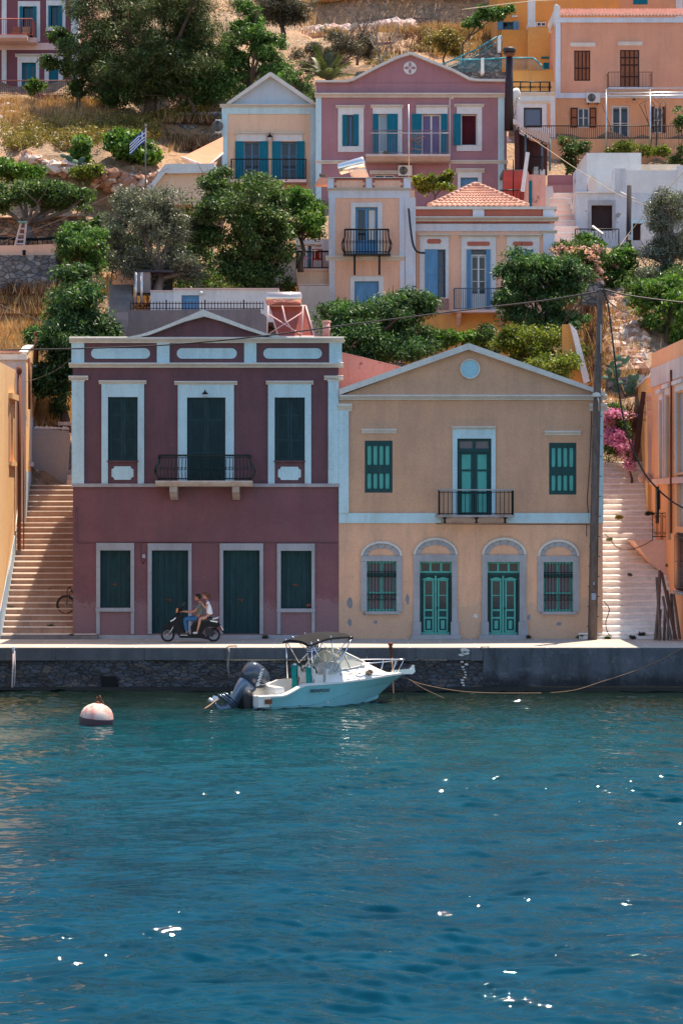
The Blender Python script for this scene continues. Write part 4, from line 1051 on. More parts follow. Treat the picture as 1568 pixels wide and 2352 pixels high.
# ---------------------------------------------------------------- houses on the hill
def cvh(fc, h): q = fc.R(h); return (q[0], q[1], q[3], q[2])
def gable_poly(fc, pts): return [(fc.u(a), fc.z(a, b)) for a, b in pts]
def band_strip(fc, pts_top, pts_bot, f, back=.3):
 m = fc.mb()
 o = gable_poly(fc, pts_top); i = gable_poly(fc, pts_bot)
 for k in range(len(o)-1): m.prism([o[k], o[k+1], i[k+1], i[k]], -f, back)
 return m
def cream_house():
 Y = 124.0; fc = front(Y); gz = Z(470, Y)
 root = thing('cream_house', 'cream hillside house with plain pale blue pediment and open turquoise shutters', 'house', (X(617,Y), Y, gz))
 d = [(560.5,325,596,430), (646,325,681.5,430)]
 m = fc.mb(); wall_holes(m, fc.u(511), fc.u(724.5), gz-2, fc.z(0,262), [cvh(fc,(a,b,c,418)) for a,b,c,_ in d], .5, 9); m.build('wall', M['cream'], root)
 m = fc.mb(); fc.bx(m, 509.5, 247, 725, 262, .05, 1); m.build('frieze', M['trim'], root)
 m = fc.mb(); cornice(fc, m, 505.5, 241, 725, 247.2, .3); m.build('cornice', M['trimtop'], root)
 for a, b in ((510,523), (713.2,725)):
  m = fc.mb(); fc.bx(m, a, 262.1, b, 470, .06, 0); m.build('pilaster', M['trim'], root)
 m = fc.mb(); m.prism(gable_poly(fc, [(527,241), (621.5,176), (714,241)]), -.02, 9); m.build('pediment', plaster('faded_blue_gable', (.50,.54,.60), (.44,.53,.58), (.40,.38,.40), .4), root)
 band_strip(fc, [(521,241), (523,237), (617,170), (621.5,168), (626,170), (719,234), (723,241)], [(530,241), (531,240), (618,180), (621.5,178), (625,180), (710,238), (712,241)], .35, 9).build('raking_cornice', M['trimtop'], root)
 for (sa, sb, da, db, sc_, sd) in ((540.5,560.3,560.5,596,596.2,616), (625,645.8,646,681.5,681.7,699.5)):
  w = glazed(fc, root, (da,326,db,418), [M['bluedoor'], M['glassdark']], cols=2, rows=(1,1,1), y=.35, name='door', b=.06)
  open_shutter(fc, w, sa, 325, sb, 417, -1, [M['bluesh'], M['bluesh']], rows=(1,1.2)); open_shutter(fc, w, sc_, 325, sd, 417, 1, [M['bluesh'], M['bluesh']], rows=(1,1.2))
  m = fc.mb(); fc.bx(m, sa+3, 310.2, sd-5, 324.6, .05, 0); m.build('surround', M['white'], w)
  m = fc.mb(); cornice(fc, m, sa, 305, sd-1, 310.4, .18); m.build('lintel', M['trimtop'], w)
 lantern(fc, root, 620, 306, 325, .16)
 m = fc.mb(); u0, u1, z1, z0 = fc.R((531,418.5,704,425)); m.box(u0, u1, -1.1, -.08, z0, z1); bo = m.build('balcony', M['pinkstair'], root)
 railing(fc, bo, (533,372,703,418), 1.0, 26, M['iron'], topbar=.05, bar=.02)
cream_house()
def mauve_house():
 Y = 123.0; fc = front(Y); gz = Z(520, Y)
 root = thing('mauve_house', 'mauve hillside house with stepped gable, white roundel and long balcony', 'house', (X(940,Y), Y, gz))
 op = [(788,264,822,336), (869,262,913,360.5), (968,262,1012,360.5), (1058,262,1095,334)]
 lowop = [(1057,408,1097,470), (860,401,905,470)]
 m = fc.mb(); u0, u1 = fc.u(725), fc.u(1163)
 wall_holes(m, u0, u1, gz-2, fc.z(0,371), [cvh(fc, (a,b,c,469)) for a,b,c,_ in lowop], .3, 10); m.build('lower_wall', M['mauve'], root)
 m = fc.mb(); wall_holes(m, u0, u1, fc.z(0,370.9), fc.z(0,190), [cvh(fc,h) for h in op], .3, 10); m.build('upper_wall', M['mauve'], root)
 m = fc.mb(); g = gable_poly(fc, [(727,190.5), (796,190.5), (812,185), (860,160), (910,135), (942,125), (975,138), (1040,165), (1078,184), (1092,187), (1161,187.5), (1161,190.5)]); m.prism(g, 0, 10) ; m.build('gable', M['mauve'], root)
 band_strip(fc, [(723,186.5), (795,186.5), (811,181), (860,155), (910,131), (942,121), (975,134), (1040,160), (1078,180), (1092,183), (1165,184)],
     [(723,190.5), (797,190.5), (813,186), (861,161), (911,137), (942,127), (974,140), (1039,166), (1077,186), (1091,188), (1165,189)], .3, 10).build('gable_coping', M['trimtop'], root)
 m = fc.mb(); cornice(fc, m, 722, 216, 1166, 224.5, .35); m.build('cornice', M['trimtop'], root)
 m = fc.mb(); cornice(fc, m, 724, 369, 836, 376.5, .15); cornice(fc, m, 1034, 368.5, 1165, 376, .15); m.build('string_course', M['trimtop'], root)
 for a, b in ((725,738), (1143,1157)):
  for (c, d) in ((224.6,368.4), (376.6,520)):
   m = fc.mb(); fc.bx(m, a, c, b, d, .06, 0); m.build('pilaster', M['trim'], root)
 c = (fc.u(941), fc.z(941,156.5)); r = fc.u(956)-c[0]
 m = fc.mb(); m.lathe([(0,-.05), (r,-.05), (r,0)], (c[0],0,c[1]), 28, 'y', False); ro = m.build('roundel', M['white'], root)
 m = fc.mb()
 for k in range(4):
  a = k*math.pi/2; pts = []
  for i in range(9): t = i/8; w = .17*r*math.sin(math.pi*t)*1.2; pts.append((.12*r+.80*r*t, w))
  pts += [(p[0], -p[1]) for p in pts[1:-1]][::-1]
  m.prism([(c[0]+p[0]*math.cos(a)-p[1]*math.sin(a), c[1]+p[0]*math.sin(a)+p[1]*math.cos(a)) for p in pts], -.08, -.04)
 m.build('petals', M['mauve'], ro)
 blue, white = M['bluesh'], M['white']
 w = glazed(fc, root, op[0], [M['bluedoor'], M['glassdark']], cols=2, y=.2, name='window', b=.06)
 open_shutter(fc, w, 786,264,796,336,-1,[blue,blue]); open_shutter(fc, w, 812,263,823.5,334,1,[blue,blue])
 m = fc.mb(); surround(fc, m, (776,248.5,835,336), op[0], .06); fc.bx(m, 776, 336.2, 835, 349.5, .063, 0); m.build('surround', M['white'], w)
 m = fc.mb(); cornice(fc, m, 771,243,838,248.7,.2); m.build('lintel', M['trimtop'], w)
 for k, (o, s, lint, sh) in enumerate(((op[1], (855.5,248,923,360.5), (850.5,242,926,248.2), (855.8,868.8)), (op[2], (955,248,1027.5,360.5), (955,242.5,1030,248.2), (945.5,967.8)))):
  w = glazed(fc, root, o, [white, plaster('lilac_pane', (.20,.16,.30), (.15,.12,.24), None, .2) if k else simple('pale_glass', (.30,.42,.48), .2)], cols=2, y=.2, name='door', b=.08)
  open_shutter(fc, w, sh[0], 262, sh[1], 360, -1, [blue, blue]); open_shutter(fc, w, *((888.5,262,913,360) if k == 0 else (1012.2,262,1027,360)), 1, [blue, blue])
  m = fc.mb(); surround(fc, m, s, o, .055); m.build('surround', M['white'], w)
  m = fc.mb(); cornice(fc, m, *lint, .2); m.build('lintel', M['trimtop'], w)
 w = glazed(fc, root, op[3], [M['white'], plaster('dark_red_curtain', (.08,.012,.02), (.05,.01,.015), None, .3)], cols=1, y=.2, name='window', b=.06)
 open_shutter(fc, w, 1041,262,1057.5,334,-1,[blue,blue]); m = fc.mb(); surround(fc, m, (1048,246,1106,334), op[3], .05); fc.bx(m,1048,334.2,1106,347,.053,0); m.build('surround', M['white'], w)
 m = fc.mb(); cornice(fc, m, 1042,240,1111,246.2,.2); m.build('lintel', M['trimtop'], w)
 w = shutters(fc, root, (1057,408,1097,469), [M['bluedoor'], M['bluedoor']], rows=(1,1.3), y=.1)
 m = fc.mb(); surround(fc, m, (1050,397,1106,470), (1057,408,1097,470), .06); m.build('surround', M['white'], w); m = fc.mb(); cornice(fc, m, 1046,388,1112,396.8,.2); m.build('lintel', M['trimtop'], w)
 w = glazed(fc, root, (860,401,905,469), [white, M['glassdark']], cols=2, y=.15, name='door'); m = fc.mb(); cornice(fc, m, 848,393,925,400,.2); m.build('lintel', M['trimtop'], w)
 m = fc.mb(); u0, u1, z1, z0 = fc.R((839,361.5,1031,376)); m.extx([(-.07,z1), (-1.2,z1), (-1.2,z1-.12), (-.9,z0+.05), (-.8,z0), (-.07,z0)], u0, u1); bo = m.build('balcony', plaster('balcony_plaster', (.62,.52,.48), (.55,.45,.42), (.4,.25,.2), .5), root)
 railing(fc, bo, (851.5,307,1028,361), 1.1, 30, paint('weathered_pink_rail', (.30,.18,.18), .6), topbar=.03, bar=.016)
 lr = MB()
 for k in range(3): lr.tube([(X(850,121.6), 121.75+.1*k, Z(305,121.6)+.02), (X(1030,121.6), 121.75+.1*k, Z(305,121.6)+.02)], .012, 4)
 lr.build('clothes_lines', M['white'], bo)
 A = Vector((u1+.003, Y)); B = Vector((X(1199,132.5), 132.5)); f2 = Fac(A.x, A.y, math.atan2((B-A).y, (B-A).x)); L = (B-A).length
 m = f2.mb(); m.prism([(0, gz-2), (0, Z(190,Y)), (L, Z(190,Y)-2.2), (L, gz-2)], 0, .3); m.build('side_wall', M['pinkstair'], root)  # flank lighter than the mauve front: sunlight put into its pink
 for (a, b, c, d) in ((.0,.12,0,0), (.30,.42,2.0,5.5), (.62,.74,2.0,5.5)):
  m = f2.mb();
  if c == 0: m.box(0, L*.1, -.06, 0, gz, Z(224,Y))
  else: m.box(L*a, L*b, -.10, 0, gz+4.3, gz+7.2)
  m.build('side_window_surround' if c else 'corner_pilaster', M['white'], root)
 m = f2.mb(); m.box(0, L, -.2, 0, Z(224,Y)-.1, Z(217,Y)); m.build('side_cornice', M['white'], root)
 fl = thing('flue_pipe', 'tall dark metal flue with round cowl beside the mauve house', 'chimney', (X(1169,122.2), 122.2, Z(300,122.2)))
 m = MB(); p = [P(1167.5,300,122.2), P(1168.5,200,122.2), P(1169,128,122.2)]; m.tube(p, [.24,.22,.17], 12); m.build('pipe', paint('black_flue', (.05,.035,.04), .5, metal=.4), fl)
 m = MB(); m.tube([P(1169,131,122.2), P(1169,123,122.2)], [.17,.36], 12); m.build('rusty_collar', M['rust'], fl);
 m = MB(); z = Z(116,122.2); x = X(1168.5,122.2); m.lathe([(.0,-.16), (.3,-.14), (.37,0), (.3,.15), (0,.2)], (x,122.2,z), 14); m.build('cowl', M['black'], fl)
 sd = thing('satellite_dish', 'pale satellite dish on the lit side wall of the mauve house', 'satellite dish', P(1186,235,124))
 m = MB(); c = Vector(P(1187,226,124)); R = Matrix.Rotation(.95, 4, 'Z') @ Matrix.Rotation(-1.25, 4, 'X')
 m.M = Matrix.Translation(c) @ R; m.lathe([(0,0), (.25,.03), (.45,.10), (.55,.17)], (0,0,0), 18); m.M = None
 m.build('dish', M['acwhite'], sd)
 m = MB(); m.tube([tuple(c), (c.x+.1, c.y-.5, c.z-.1)], .02, 4); m.tube([tuple(c), (c.x-.1, c.y+.3, c.z-.9)], .03, 4); m.build('arm', M['metal'], sd)
 ac_unit('air conditioner under the long balcony of the mauve house', X(930,122.6), 122.65, Z(403,122.6), 0, .75, .55, .28)
 an = thing('tv_antenna', 'television aerial with orange grid on a tall pole in front of the mauve balcony', 'antenna', (X(939,116), 116, Z(408,116)))
 m = MB(); m.tube([P(939,408,116), P(938,240,116)], .035, 6); m.build('pole', M['metal'], an)
 m = MB()
 for k in range(5): m.tube([P(940+k*6,335-k*1,116), P(943+k*7,312-k*2,116)], .014, 3)
 m.tube([P(936,325,116), P(975,314,116)], .02, 4); m.tube([P(943,340,116), P(968,345,116)], .016, 4); m.tube([P(945,318,116), P(972,340,116)], .012, 3); m.tube([P(948,345,116), P(968,318,116)], .012, 3)
 m.build('aerial', M['rust'], an)
mauve_house()
def peach_tower():
 Y = 106.0; fc = front(Y); gz = Z(760, Y)
 root = thing('peach_tower_house', 'narrow two storey peach house with white pilasters and bellied black balcony', 'house', (X(845,Y), Y, gz))
 op = [(816,476,867,588), (813.6,646,869.7,716)]
 m = fc.mb(); wall_holes(m, fc.u(754.6), fc.u(952), gz-1.5, fc.z(0,437), [cvh(fc,h) for h in op], .25, 8); m.build('wall', M['peach'], root)
 m = fc.mb(); fc.bx(m, 753.5, 437.1, 941, 455, .03, 0); m.build('frieze', M['whiteblue'], root)
 m = fc.mb(); cornice(fc, m, 751, 432.5, 944, 437.3, .22); m.build('cornice', M['trimtop'], root)
 for a, b in ((752,766.5), (839.7,854), (926,942.5)):
  m = fc.mb(); fc.bx(m, a, 409, b, 432.4, .05, .8); m.build('parapet_pier', M['whiteblue'], root)
 for a, b in ((766.6,839.6), (854.1,925.9)):
  m = fc.mb(); fc.bx(m, a, 411, b, 432.3, 0, .5); pa = m.build('parapet_panel', M['salmon'], root)
  m = fc.mb(); u0,u1,z1,z0 = fc.R((a+1.5,414.5,b-2,430.5)); c=.1; m.prism([(u0+c,z0),(u1-c,z0),(u1-c,z0+c),(u1,z0+c),(u1,z1-c),(u1-c,z1-c),(u1-c,z1),(u0+c,z1),(u0+c,z1-c),(u0,z1-c),(u0,z0+c),(u0+c,z0+c)], -.015, 0); m.build('inset', M['peach'], pa)
 m = fc.mb(); fc.bx(m, 752, 408, 943, 409.4, .1, .9); m.build('parapet_cap', M['trimtop'], root)
 for a, b in ((755,769.7), (916.5,930)):
  m = fc.mb(); fc.bx(m, a, 455.1, b, 588, .05, 0); m.build('pilaster', M['whiteblue'], root)
  m = fc.mb(); fc.bx(m, a+1.5, 599.3, b-1, 760, .05, 0); m.build('pilaster', M['whiteblue'], root)
 m = fc.mb(); fc.bx(m, 930.2, 455.1, 954, 760, .09, 0); m.build('corner_pier', M['whiteblue'], root)
 m = fc.mb(); cornice(fc, m, 748, 588.2, 929, 599, .22); m.build('string_course', M['trimtop'], root)
 w = glazed(fc, root, op[0], [M['bluedoor'], M['glassdark']], cols=2, rows=(1,), y=.12, name='door', b=.11, solid=.33)
 m = fc.mb(); surround(fc, m, (805.4,465.5,877.6,588), op[0], .05); m.build('surround', M['white'], w)
 m = fc.mb(); u0,u1,z1,z0 = fc.R((842,482,865,550)); m.box(u0+.1,u1-.08,.14,.15,z0,z1); m.build('curtain', M['acwhite'], w)
 w = shutters(fc, root, op[1], [M['bluedoor'], M['bluedoor']], rows=(1,1), y=.08, n=2)
 m = fc.mb(); surround(fc, m, (803.8,634.5,881,716), op[1], .05); m.build('surround', M['white'], w)
 m = fc.mb(); u0,u1,z1,z0 = fc.R((788,587,896,590)); m.box(u0,u1,-.85,-.225,z0,z1); bo = m.build('balcony', M['iron'], root)
 railing(fc, bo, (792,531.5,891,586.5), .75, 15, M['iron'], belly=.16, rings=True, bar=.03, topbar=.07)
 for px in (814, 870.5):
  m = fc.mb(); u = fc.u(px); m.box(u-.05,u+.05,-.5,-.4,fc.z(0,634),fc.z(0,590.2)); m.build('strut', M['iron'], bo)
peach_tower()
def peach_wide():
 Y = 106.3; fc = front(Y); gz = Z(820, Y)
 root = thing('peach_neoclassical_house', 'long peach house with dentil cornice, blue shutters and hipped red tile roof', 'house', (X(1110,Y), Y, gz))
 op = [(975,573,1022,683), (1070.4,573,1125.5,712), (1175,573,1224,683)]
 m = fc.mb(); wall_holes(m, fc.u(955), fc.u(1270.5), fc.z(0,722), fc.z(0,531), [cvh(fc,h) for h in op], .25, 9); m.build('wall', M['peach'], root)
 m = fc.mb(); fc.bx(m, 955, 722.1, 1270, 830, 0, 8); m.build('ground_floor_wall', M['yellow'], root)
 m = fc.mb(); fc.bx(m, 953, 513.8, 1272, 530.9, .04, 5); m.build('frieze', M['whiteblue'], root)
 m = fc.mb(); cornice(fc, m, 938, 499, 1280.5, 508.8, .35); m.build('cornice', M['trimtop'], root)
 m = fc.mb(); fc.bx(m, 945, 508.9, 1273, 511.2, .10, 0)
 x = 945
 while x < 1271: fc.bx(m, x, 511.3, x+2.0, 513.7, .10, 0); x += 4.0
 m.build('dentils', M['salmon'], root)
 m = fc.mb(); fc.bx(m, 938, 481.1, 1270, 498.9, -.02, 5); m.build('parapet', M['salmon'], root)
 for a, b in ((935.5,953), (1085,1111), (1246,1272)):
  m = fc.mb(); fc.bx(m, a, 481.2, b, 498.8, .06, -.02); m.build('parapet_pier', M['whiteblue'], root)
 m = fc.mb(); fc.bx(m, 933, 475, 1278, 481, .12, 5.4); m.build('parapet_cap', M['trimtop'], root)
 m = fc.mb(); fc.bx(m, 1246, 537, 1272.5, 830, .08, 0); p = m.build('pilaster', M['whiteblue'], root)
 m = fc.mb(); cornice(fc, m, 1241.5, 529, 1278, 537, .2); m.build('capital', M['trimtop'], p)
 for k, (o, s, li, pn) in enumerate(((op[0], (963,545,1030,686), (960,539,1033,545.2), (979,549,1013,560)), (op[1], (1058.5,545,1138,715), (1053,539,1143.5,545.2), (1071,555,1125,565)), (op[2], (1163,545,1237.5,690), (1158,539,1243,545.2), (1176,555,1224,565)))):
  if k == 1:
   w = glazed(fc, root, (1081,584,1116,712), [M['white'], M['glassdark']], cols=2, rows=(.2,1,1,1), y=.18, name='door', b=.07, solid=.3)
   open_shutter(fc, w, 1070.6,574,1081,712,-1,[M['bluedoor']]*2); open_shutter(fc, w, 1115.5,574,1125.3,712,1,[M['bluedoor']]*2)
   m = fc.mb(); fc.bx(m, 1081, 574, 1116, 583.6, -.2, .25); m.build('transom', M['glassdark'], w)
  elif k == 0:
   w = glazed(fc, root, (1004,573,1022,683), [M['bluedoor'], M['curtain']], cols=1, rows=(1,1,1), y=.18, b=.08)
   open_shutter(fc, w, 975.2,574,1004,683,-1,[M['bluedoor']]*2); open_shutter(fc, w, 1018,574,1022,683,-1,[M['bluedoor']]*2)
  else: w = shutters(fc, root, o, [M['bluedoor']]*2, rows=(1,1.3), y=.08)
  m = fc.mb(); surround(fc, m, s, o, .05); m.build('surround', M['white'], w)
  m = fc.mb(); cornice(fc, m, *li, .2); m.build('lintel', M['trimtop'], w)
  m = fc.mb(); u0,u1,z1,z0 = fc.R(pn); h=(z1-z0)/2; zc=(z0+z1)/2; m.prism([(u0,zc),(u0+.6*h,z0),(u1-.6*h,z0),(u1,zc),(u1-.6*h,z1),(u0+.6*h,z1)], -.065, -.05); m.build('lintel_panel', M['salmon'], w)
 m = fc.mb(); fc.bx(m, 963, 686.5, 1030, 711, .03, 0); m.build('apron_panel', M['mauve'], root)
 m = fc.mb(); u0,u1,z1,z0 = fc.R((1036,715,1165,721)); m.box(u0,u1,-.9,0,z0,z1); cornice(fc, m, 955,716,1035,722,.15); bo = m.build('balcony', M['pinkstair'], root)
 railing(fc, bo, (1041,666,1160,715), .8, 24, paint('blue_grey_rail', (.10,.16,.22), .5), topbar=.04, bar=.018)
 for px in (1052, 1148):
  m = fc.mb(); u = fc.u(px); m.extx([(0,fc.z(0,721.2)), (-.7,fc.z(0,721.2)), (-.6,fc.z(0,730)), (-.1,fc.z(0,748)), (0,fc.z(0,748))], u-.1, u+.1); m.build('bracket', M['pinkstair'], bo)
 z0 = Z(474.5, Y+1.5); yb = Y+1.5; yk = Y+7.5; xa = X(985, yb); xb = X(1211, yb); apx = X(1091, Y+4.5); apz = Z(424, Y+4.5)
 m = MB()
 tile_roof(m, (xa, yb, z0), (xb, yb, z0), (apx-.15, Y+4.5, apz), (apx+.15, Y+4.5, apz), 19, 9, .06, .06)
 tile_roof(m, (xb, yb, z0), (xb, yk, z0), (apx+.05, Y+4.5-.1, apz), (apx+.05, Y+4.5+.1, apz), 16, 9, .06, .06)
 tile_roof(m, (xa, yk, z0), (xa, yb, z0), (apx-.05, Y+4.5+.1, apz), (apx-.05, Y+4.5-.1, apz), 16, 9, .06, .06)
 for (x, y) in ((xa, yb), (xb, yb)):
  n = 11
  for k in range(n):
   a = Vector((x,y,z0)).lerp(Vector((apx,Y+4.5,apz)), k/n); b = Vector((x,y,z0)).lerp(Vector((apx,Y+4.5,apz)), (k+1.15)/n)
   m.tube([(a.x,a.y,a.z+.07), (b.x,b.y,b.z+.04)], [.12,.085], 8)
 m.build('hipped_tile_roof', M['tile'], root)
peach_wide()
def white_ruin():
 Y = 116.0; fc = front(Y); gz = Z(600, Y)
 root = thing('whitewashed_old_house', 'old whitewashed house with peeling walls and dark wooden door up the right slope', 'house', (X(1450,Y), Y, gz))
 d1 = (1357,471,1405.6,530); d2 = (1452,513,1478,552)
 m = fc.mb(); wall_holes(m, fc.u(1321.6), fc.u(1640), gz-1, fc.z(0,443), [cvh(fc,d1), cvh(fc,d2)], .5, 6); m.build('wall', M['oldwhite'], root)
 m = fc.mb(); fc.bx(m, 1320, 441, 1412, 443.5, .15, 1); m.build('ledge', M['white'], root)
 for a,b,c,d,k,nm in ((1321.8,389,1347.5,440.9,1.5,'left_pier'), (1410.5,387,1436,442.9,1.2,'middle_pier')):
  m = fc.mb(); fc.bx(m,a,b,c,d,.02,k); m.build('parapet_block', M['oldwhite'], root)
 m = MB(); f = front(Y+2.0); f.bx(m, 1346.5, 351, 1471.5, 455, 0, 5); m.build('upper_room', M['white'], root)
 m = fc.mb(); fc.bx(m, 1436.2, 391, 1552, 422, .0, .3); fc.bx(m, 1436.2, 422.1, 1552, 442.9, .0, .3); fc.bx(m, 1552.2, 380, 1640, 442.9, .02, 3); m.build('parapet_wall', M['white'], root)
 m = MB(); f = front(Y+3.5); f.bx(m, 1471.8, 377.5, 1561, 400, 0, .4); m.build('rear_parapet', plaster('cream_whitewash', (.75,.62,.48), (.68,.55,.42), None, .4), root)
 m = fc.mb(); m.prism(gable_poly(fc, [(1349,441), (1347,420), (1357,402), (1366,411), (1366,441)]), -.1, .4); m.build('broken_stub', M['rockw'], root)
 w = shutters(fc, root, d1, [paint('old_brown_door', (.045,.025,.025), .7, wear=(.10,.07,.06))]*2, rows=(1,1), y=.3, name='door', border=.06)
 m = fc.mb(); surround(fc, m, (1349.6,460,1412,531), d1, .04); m.build('surround', M['marble'], w)
 w = shutters(fc, root, d2, [M['brownsh']]*2, n=1, y=.3, name='door')
 m = fc.mb(); surround(fc, m, (1448,505,1482,552), d2, .04); m.build('surround', M['trim'], w)
 m = fc.mb(); m.prism(gable_poly(fc, [(1462,600), (1462,525), (1490,505), (1640,495), (1640,600)]), -1.6, -1.3); m.build('yard_wall', M['white'], root)
 m = MB(); m.tube([P(1320,526,114), P(1365,526,114), P(1420,526,114)], .03, 4); m.tube([P(1320,526,114),P(1320,560,114)], .03, 4); m.tube([P(1420,526,114),P(1420,560,114)], .03, 4)
 for k in range(12): m.tube([P(1325+8*k,526,114),P(1325+8*k,548,114)], .012, 3)
 m.build('yard_railing', M['iron'], root)
white_ruin()
def pink_steps():
 root = thing('pink_staircase', 'wide pale pink steps climbing between the long peach house and the white old house', 'staircase', (X(1298,112), 110, Z(566,112)))
 n = 14; z0 = Z(640,108.5); z1 = Z(449,122.0)
 for i in range(n):
  y = 108.5+i*.96; z = z0+(z1-z0)*(i+1)/n; m = MB()
  x0 = X(1262, y); x1 = X(1324, y)
  m.box(x0-.1*i*0, x1+.1, y, y+1.1, z-(z1-z0)/n-.6, z-.05); st = m.build('step', M['pinkstair'], root)
  m = MB(); k = 8
  m.box(x0-.03, x1+.1, y-.05, y+1.1, z-.049, z+rnd.uniform(-.01,.01)); m.build('tread', M['white'], st)
 w = thing('pink_garden_wall', 'low rose-brown wall at the head of the pale pink steps', 'wall', (X(1290,123), 123, Z(440,123)))
 m = MB(); m.box(X(1258,123), X(1322,123), 123, 123.4, Z(450,123), Z(402,123)); m.build('wall_face', M['mauve'], w); m = MB(); m.box(X(1256,122.6), X(1322,122.6), 122.5, 122.9, Z(450,122.6), Z(425,122.6)); m.build('lower_ledge', M['mauve'], w)
 w = thing('scrolled_white_parapet', 'small curved white parapet beside the red stairs and pink steps', 'wall', (X(1258,118), 118, Z(470,118)))
 m = MB(); m.prism([P2(1240,475,118), P2(1240,452,118), P2(1250,452,118), P2(1252,446,118), P2(1253,428,118), P2(1268,428,118), P2(1270,440,118), P2(1268,452,118), P2(1262,456,118), P2(1262,475,118)], 118, 118.6); m.build('wall_face', M['white'], w)
 w = thing('sloping_white_wall', 'narrow white coping wall rising behind the red stairs', 'wall', (X(1235,122), 122, Z(420,122)))
 m = MB(); m.box(X(1225,122), X(1236,122), 122, 124.5, Z(425,122), Z(383,122)); m.box(X(1232,123.5), X(1243,123.5), 121.5, 121.9, Z(425,122), Z(392,122)); m.build('wall_face', M['white'], w)
def P2(px, py, Y): q = P(px, py, Y); return (q[0], q[2])
pink_steps()
def red_stairs():
 root = thing('red_staircase', 'steep red staircase with black railing beside the mauve house', 'staircase', (X(1180,116), 114, Z(475,116)))
 n = 10; z0 = Z(478,115); z1 = Z(398,120.5)
 for i in range(n):
  y = 115+i*.5; z = z0+(z1-z0)*(i+1)/n; m = MB(); m.box(X(1156,y), X(1202,y), y, y+.8, z-.9, z); m.build('step', M['redstair'], root)
 m = MB(); m.prism([P2(1202,478,115.1), P2(1203,440,115.1), P2(1206,399,115.1), P2(1209,391,115.1), P2(1213,400,115.1), P2(1212,478,115.1)], 114.9, 115.3); m.build('stringer_wall', M['pinkwall'], root)
 m = MB(); m.box(X(1153,121), X(1206,121), 120.6, 123, Z(402,121), Z(392,121)); m.build('top_landing', M['concrete'], root)
 m = MB(); Y = 114.7
 m.box(X(1213,115.5), X(1252,115.5), 115.5, 119, Z(480,115.5), Z(401,115.5)); rw = m.build('outhouse_wall', M['pinkwall'], root)
 m = MB(); m.box(X(1214,115.4), X(1221,115.4), 115.42, 115.5, Z(478,115.4), Z(415,115.4)); m.build('outhouse_door', M['bluesh'], rw)
 m = MB()
 pts = [(1140,440), (1147,437), (1190,436), (1202,441)]
 for a, b in zip(pts[:-1], pts[1:]): m.tube([P(*a,Y), P(*b,Y)], .035, 5)
 for k in range(9): px = 1140+k*7.7; m.tube([P(px,439,Y), P(px,476,Y)], .014, 3)
 m.tube([P(1178,476,Y), P(1178,366,Y)], .03, 4); m.tube([P(1202,441,Y), P(1212,350,Y+4)], .03, 4); m.tube([P(1140,458,Y), P(1202,462,Y)], .02, 4)
 m.build('iron_railing', M['iron'], root)
 m = MB(); m.tube([P(1199,440,114.6), P(1211,350,114.6)], .10, 4, smooth=False); tag(m.build('white_post', M['white']), 'slanting white beam rising from the red stairs', 'beam')
 s = thing('lean_to_shed', 'dark lean-to shed with corrugated roof behind the red stairs', 'shed', (X(1220,121), 121, Z(392,121)))
 m = MB(); Y = 121.5
 m.prism([P2(1188,392,Y), P2(1188,290,Y), P2(1225,312,Y), P2(1262,322,Y), P2(1262,392,Y)], Y+1.6, Y+1.9); m.box(X(1186,Y), X(1190,Y), Y-.5, Y+1.6, Z(392,Y), Z(295,Y)); m.build('back_wall', paint('dark_shed_boards', (.09,.035,.035), .8), s)
 m = MB()
 a0 = Vector(P(1186,290,Y+1.8)); a1 = Vector(P(1186,296,Y-1.3)); b0 = Vector(P(1264,308,Y+1.8)); b1 = Vector(P(1258,330,Y-1.3))
 N = 26; vs = []
 for k in range(N+1):
  t = k/N; h = .05*(-1)**k; p = a0.lerp(b0, t); q = a1.lerp(b1, t); vs += [(p.x,p.y,p.z+h), (q.x,q.y,q.z+h)]
 m.add(vs, [(2*k,2*k+1,2*k+3,2*k+2) for k in range(N)]); m.add([(v[0],v[1],v[2]-.06) for v in vs], [(2*k,2*k+2,2*k+3,2*k+1) for k in range(N)])
 m.build('roof', paint('grey_brown_sheet', (.14,.10,.10), .6), s)
 for px, pt in ((1244,322), (1262,318), (1206,308)):
  m = MB(); m.tube([P(px,392,Y-1.0), P(px,pt,Y-1.0)], .06, 5); m.build('post', paint('blue_grey_post', (.12,.16,.19), .7), s)
 m = MB()
 for k in range(10): m.tube([P(1216+3.2*k,360,Y-1.1), P(1216+3.2*k,392,Y-1.1)], .012, 3)
 m.tube([P(1214,360,Y-1.1), P(1246,360,Y-1.1)], .025, 4); m.build('gate', M['iron'], s)
red_stairs()
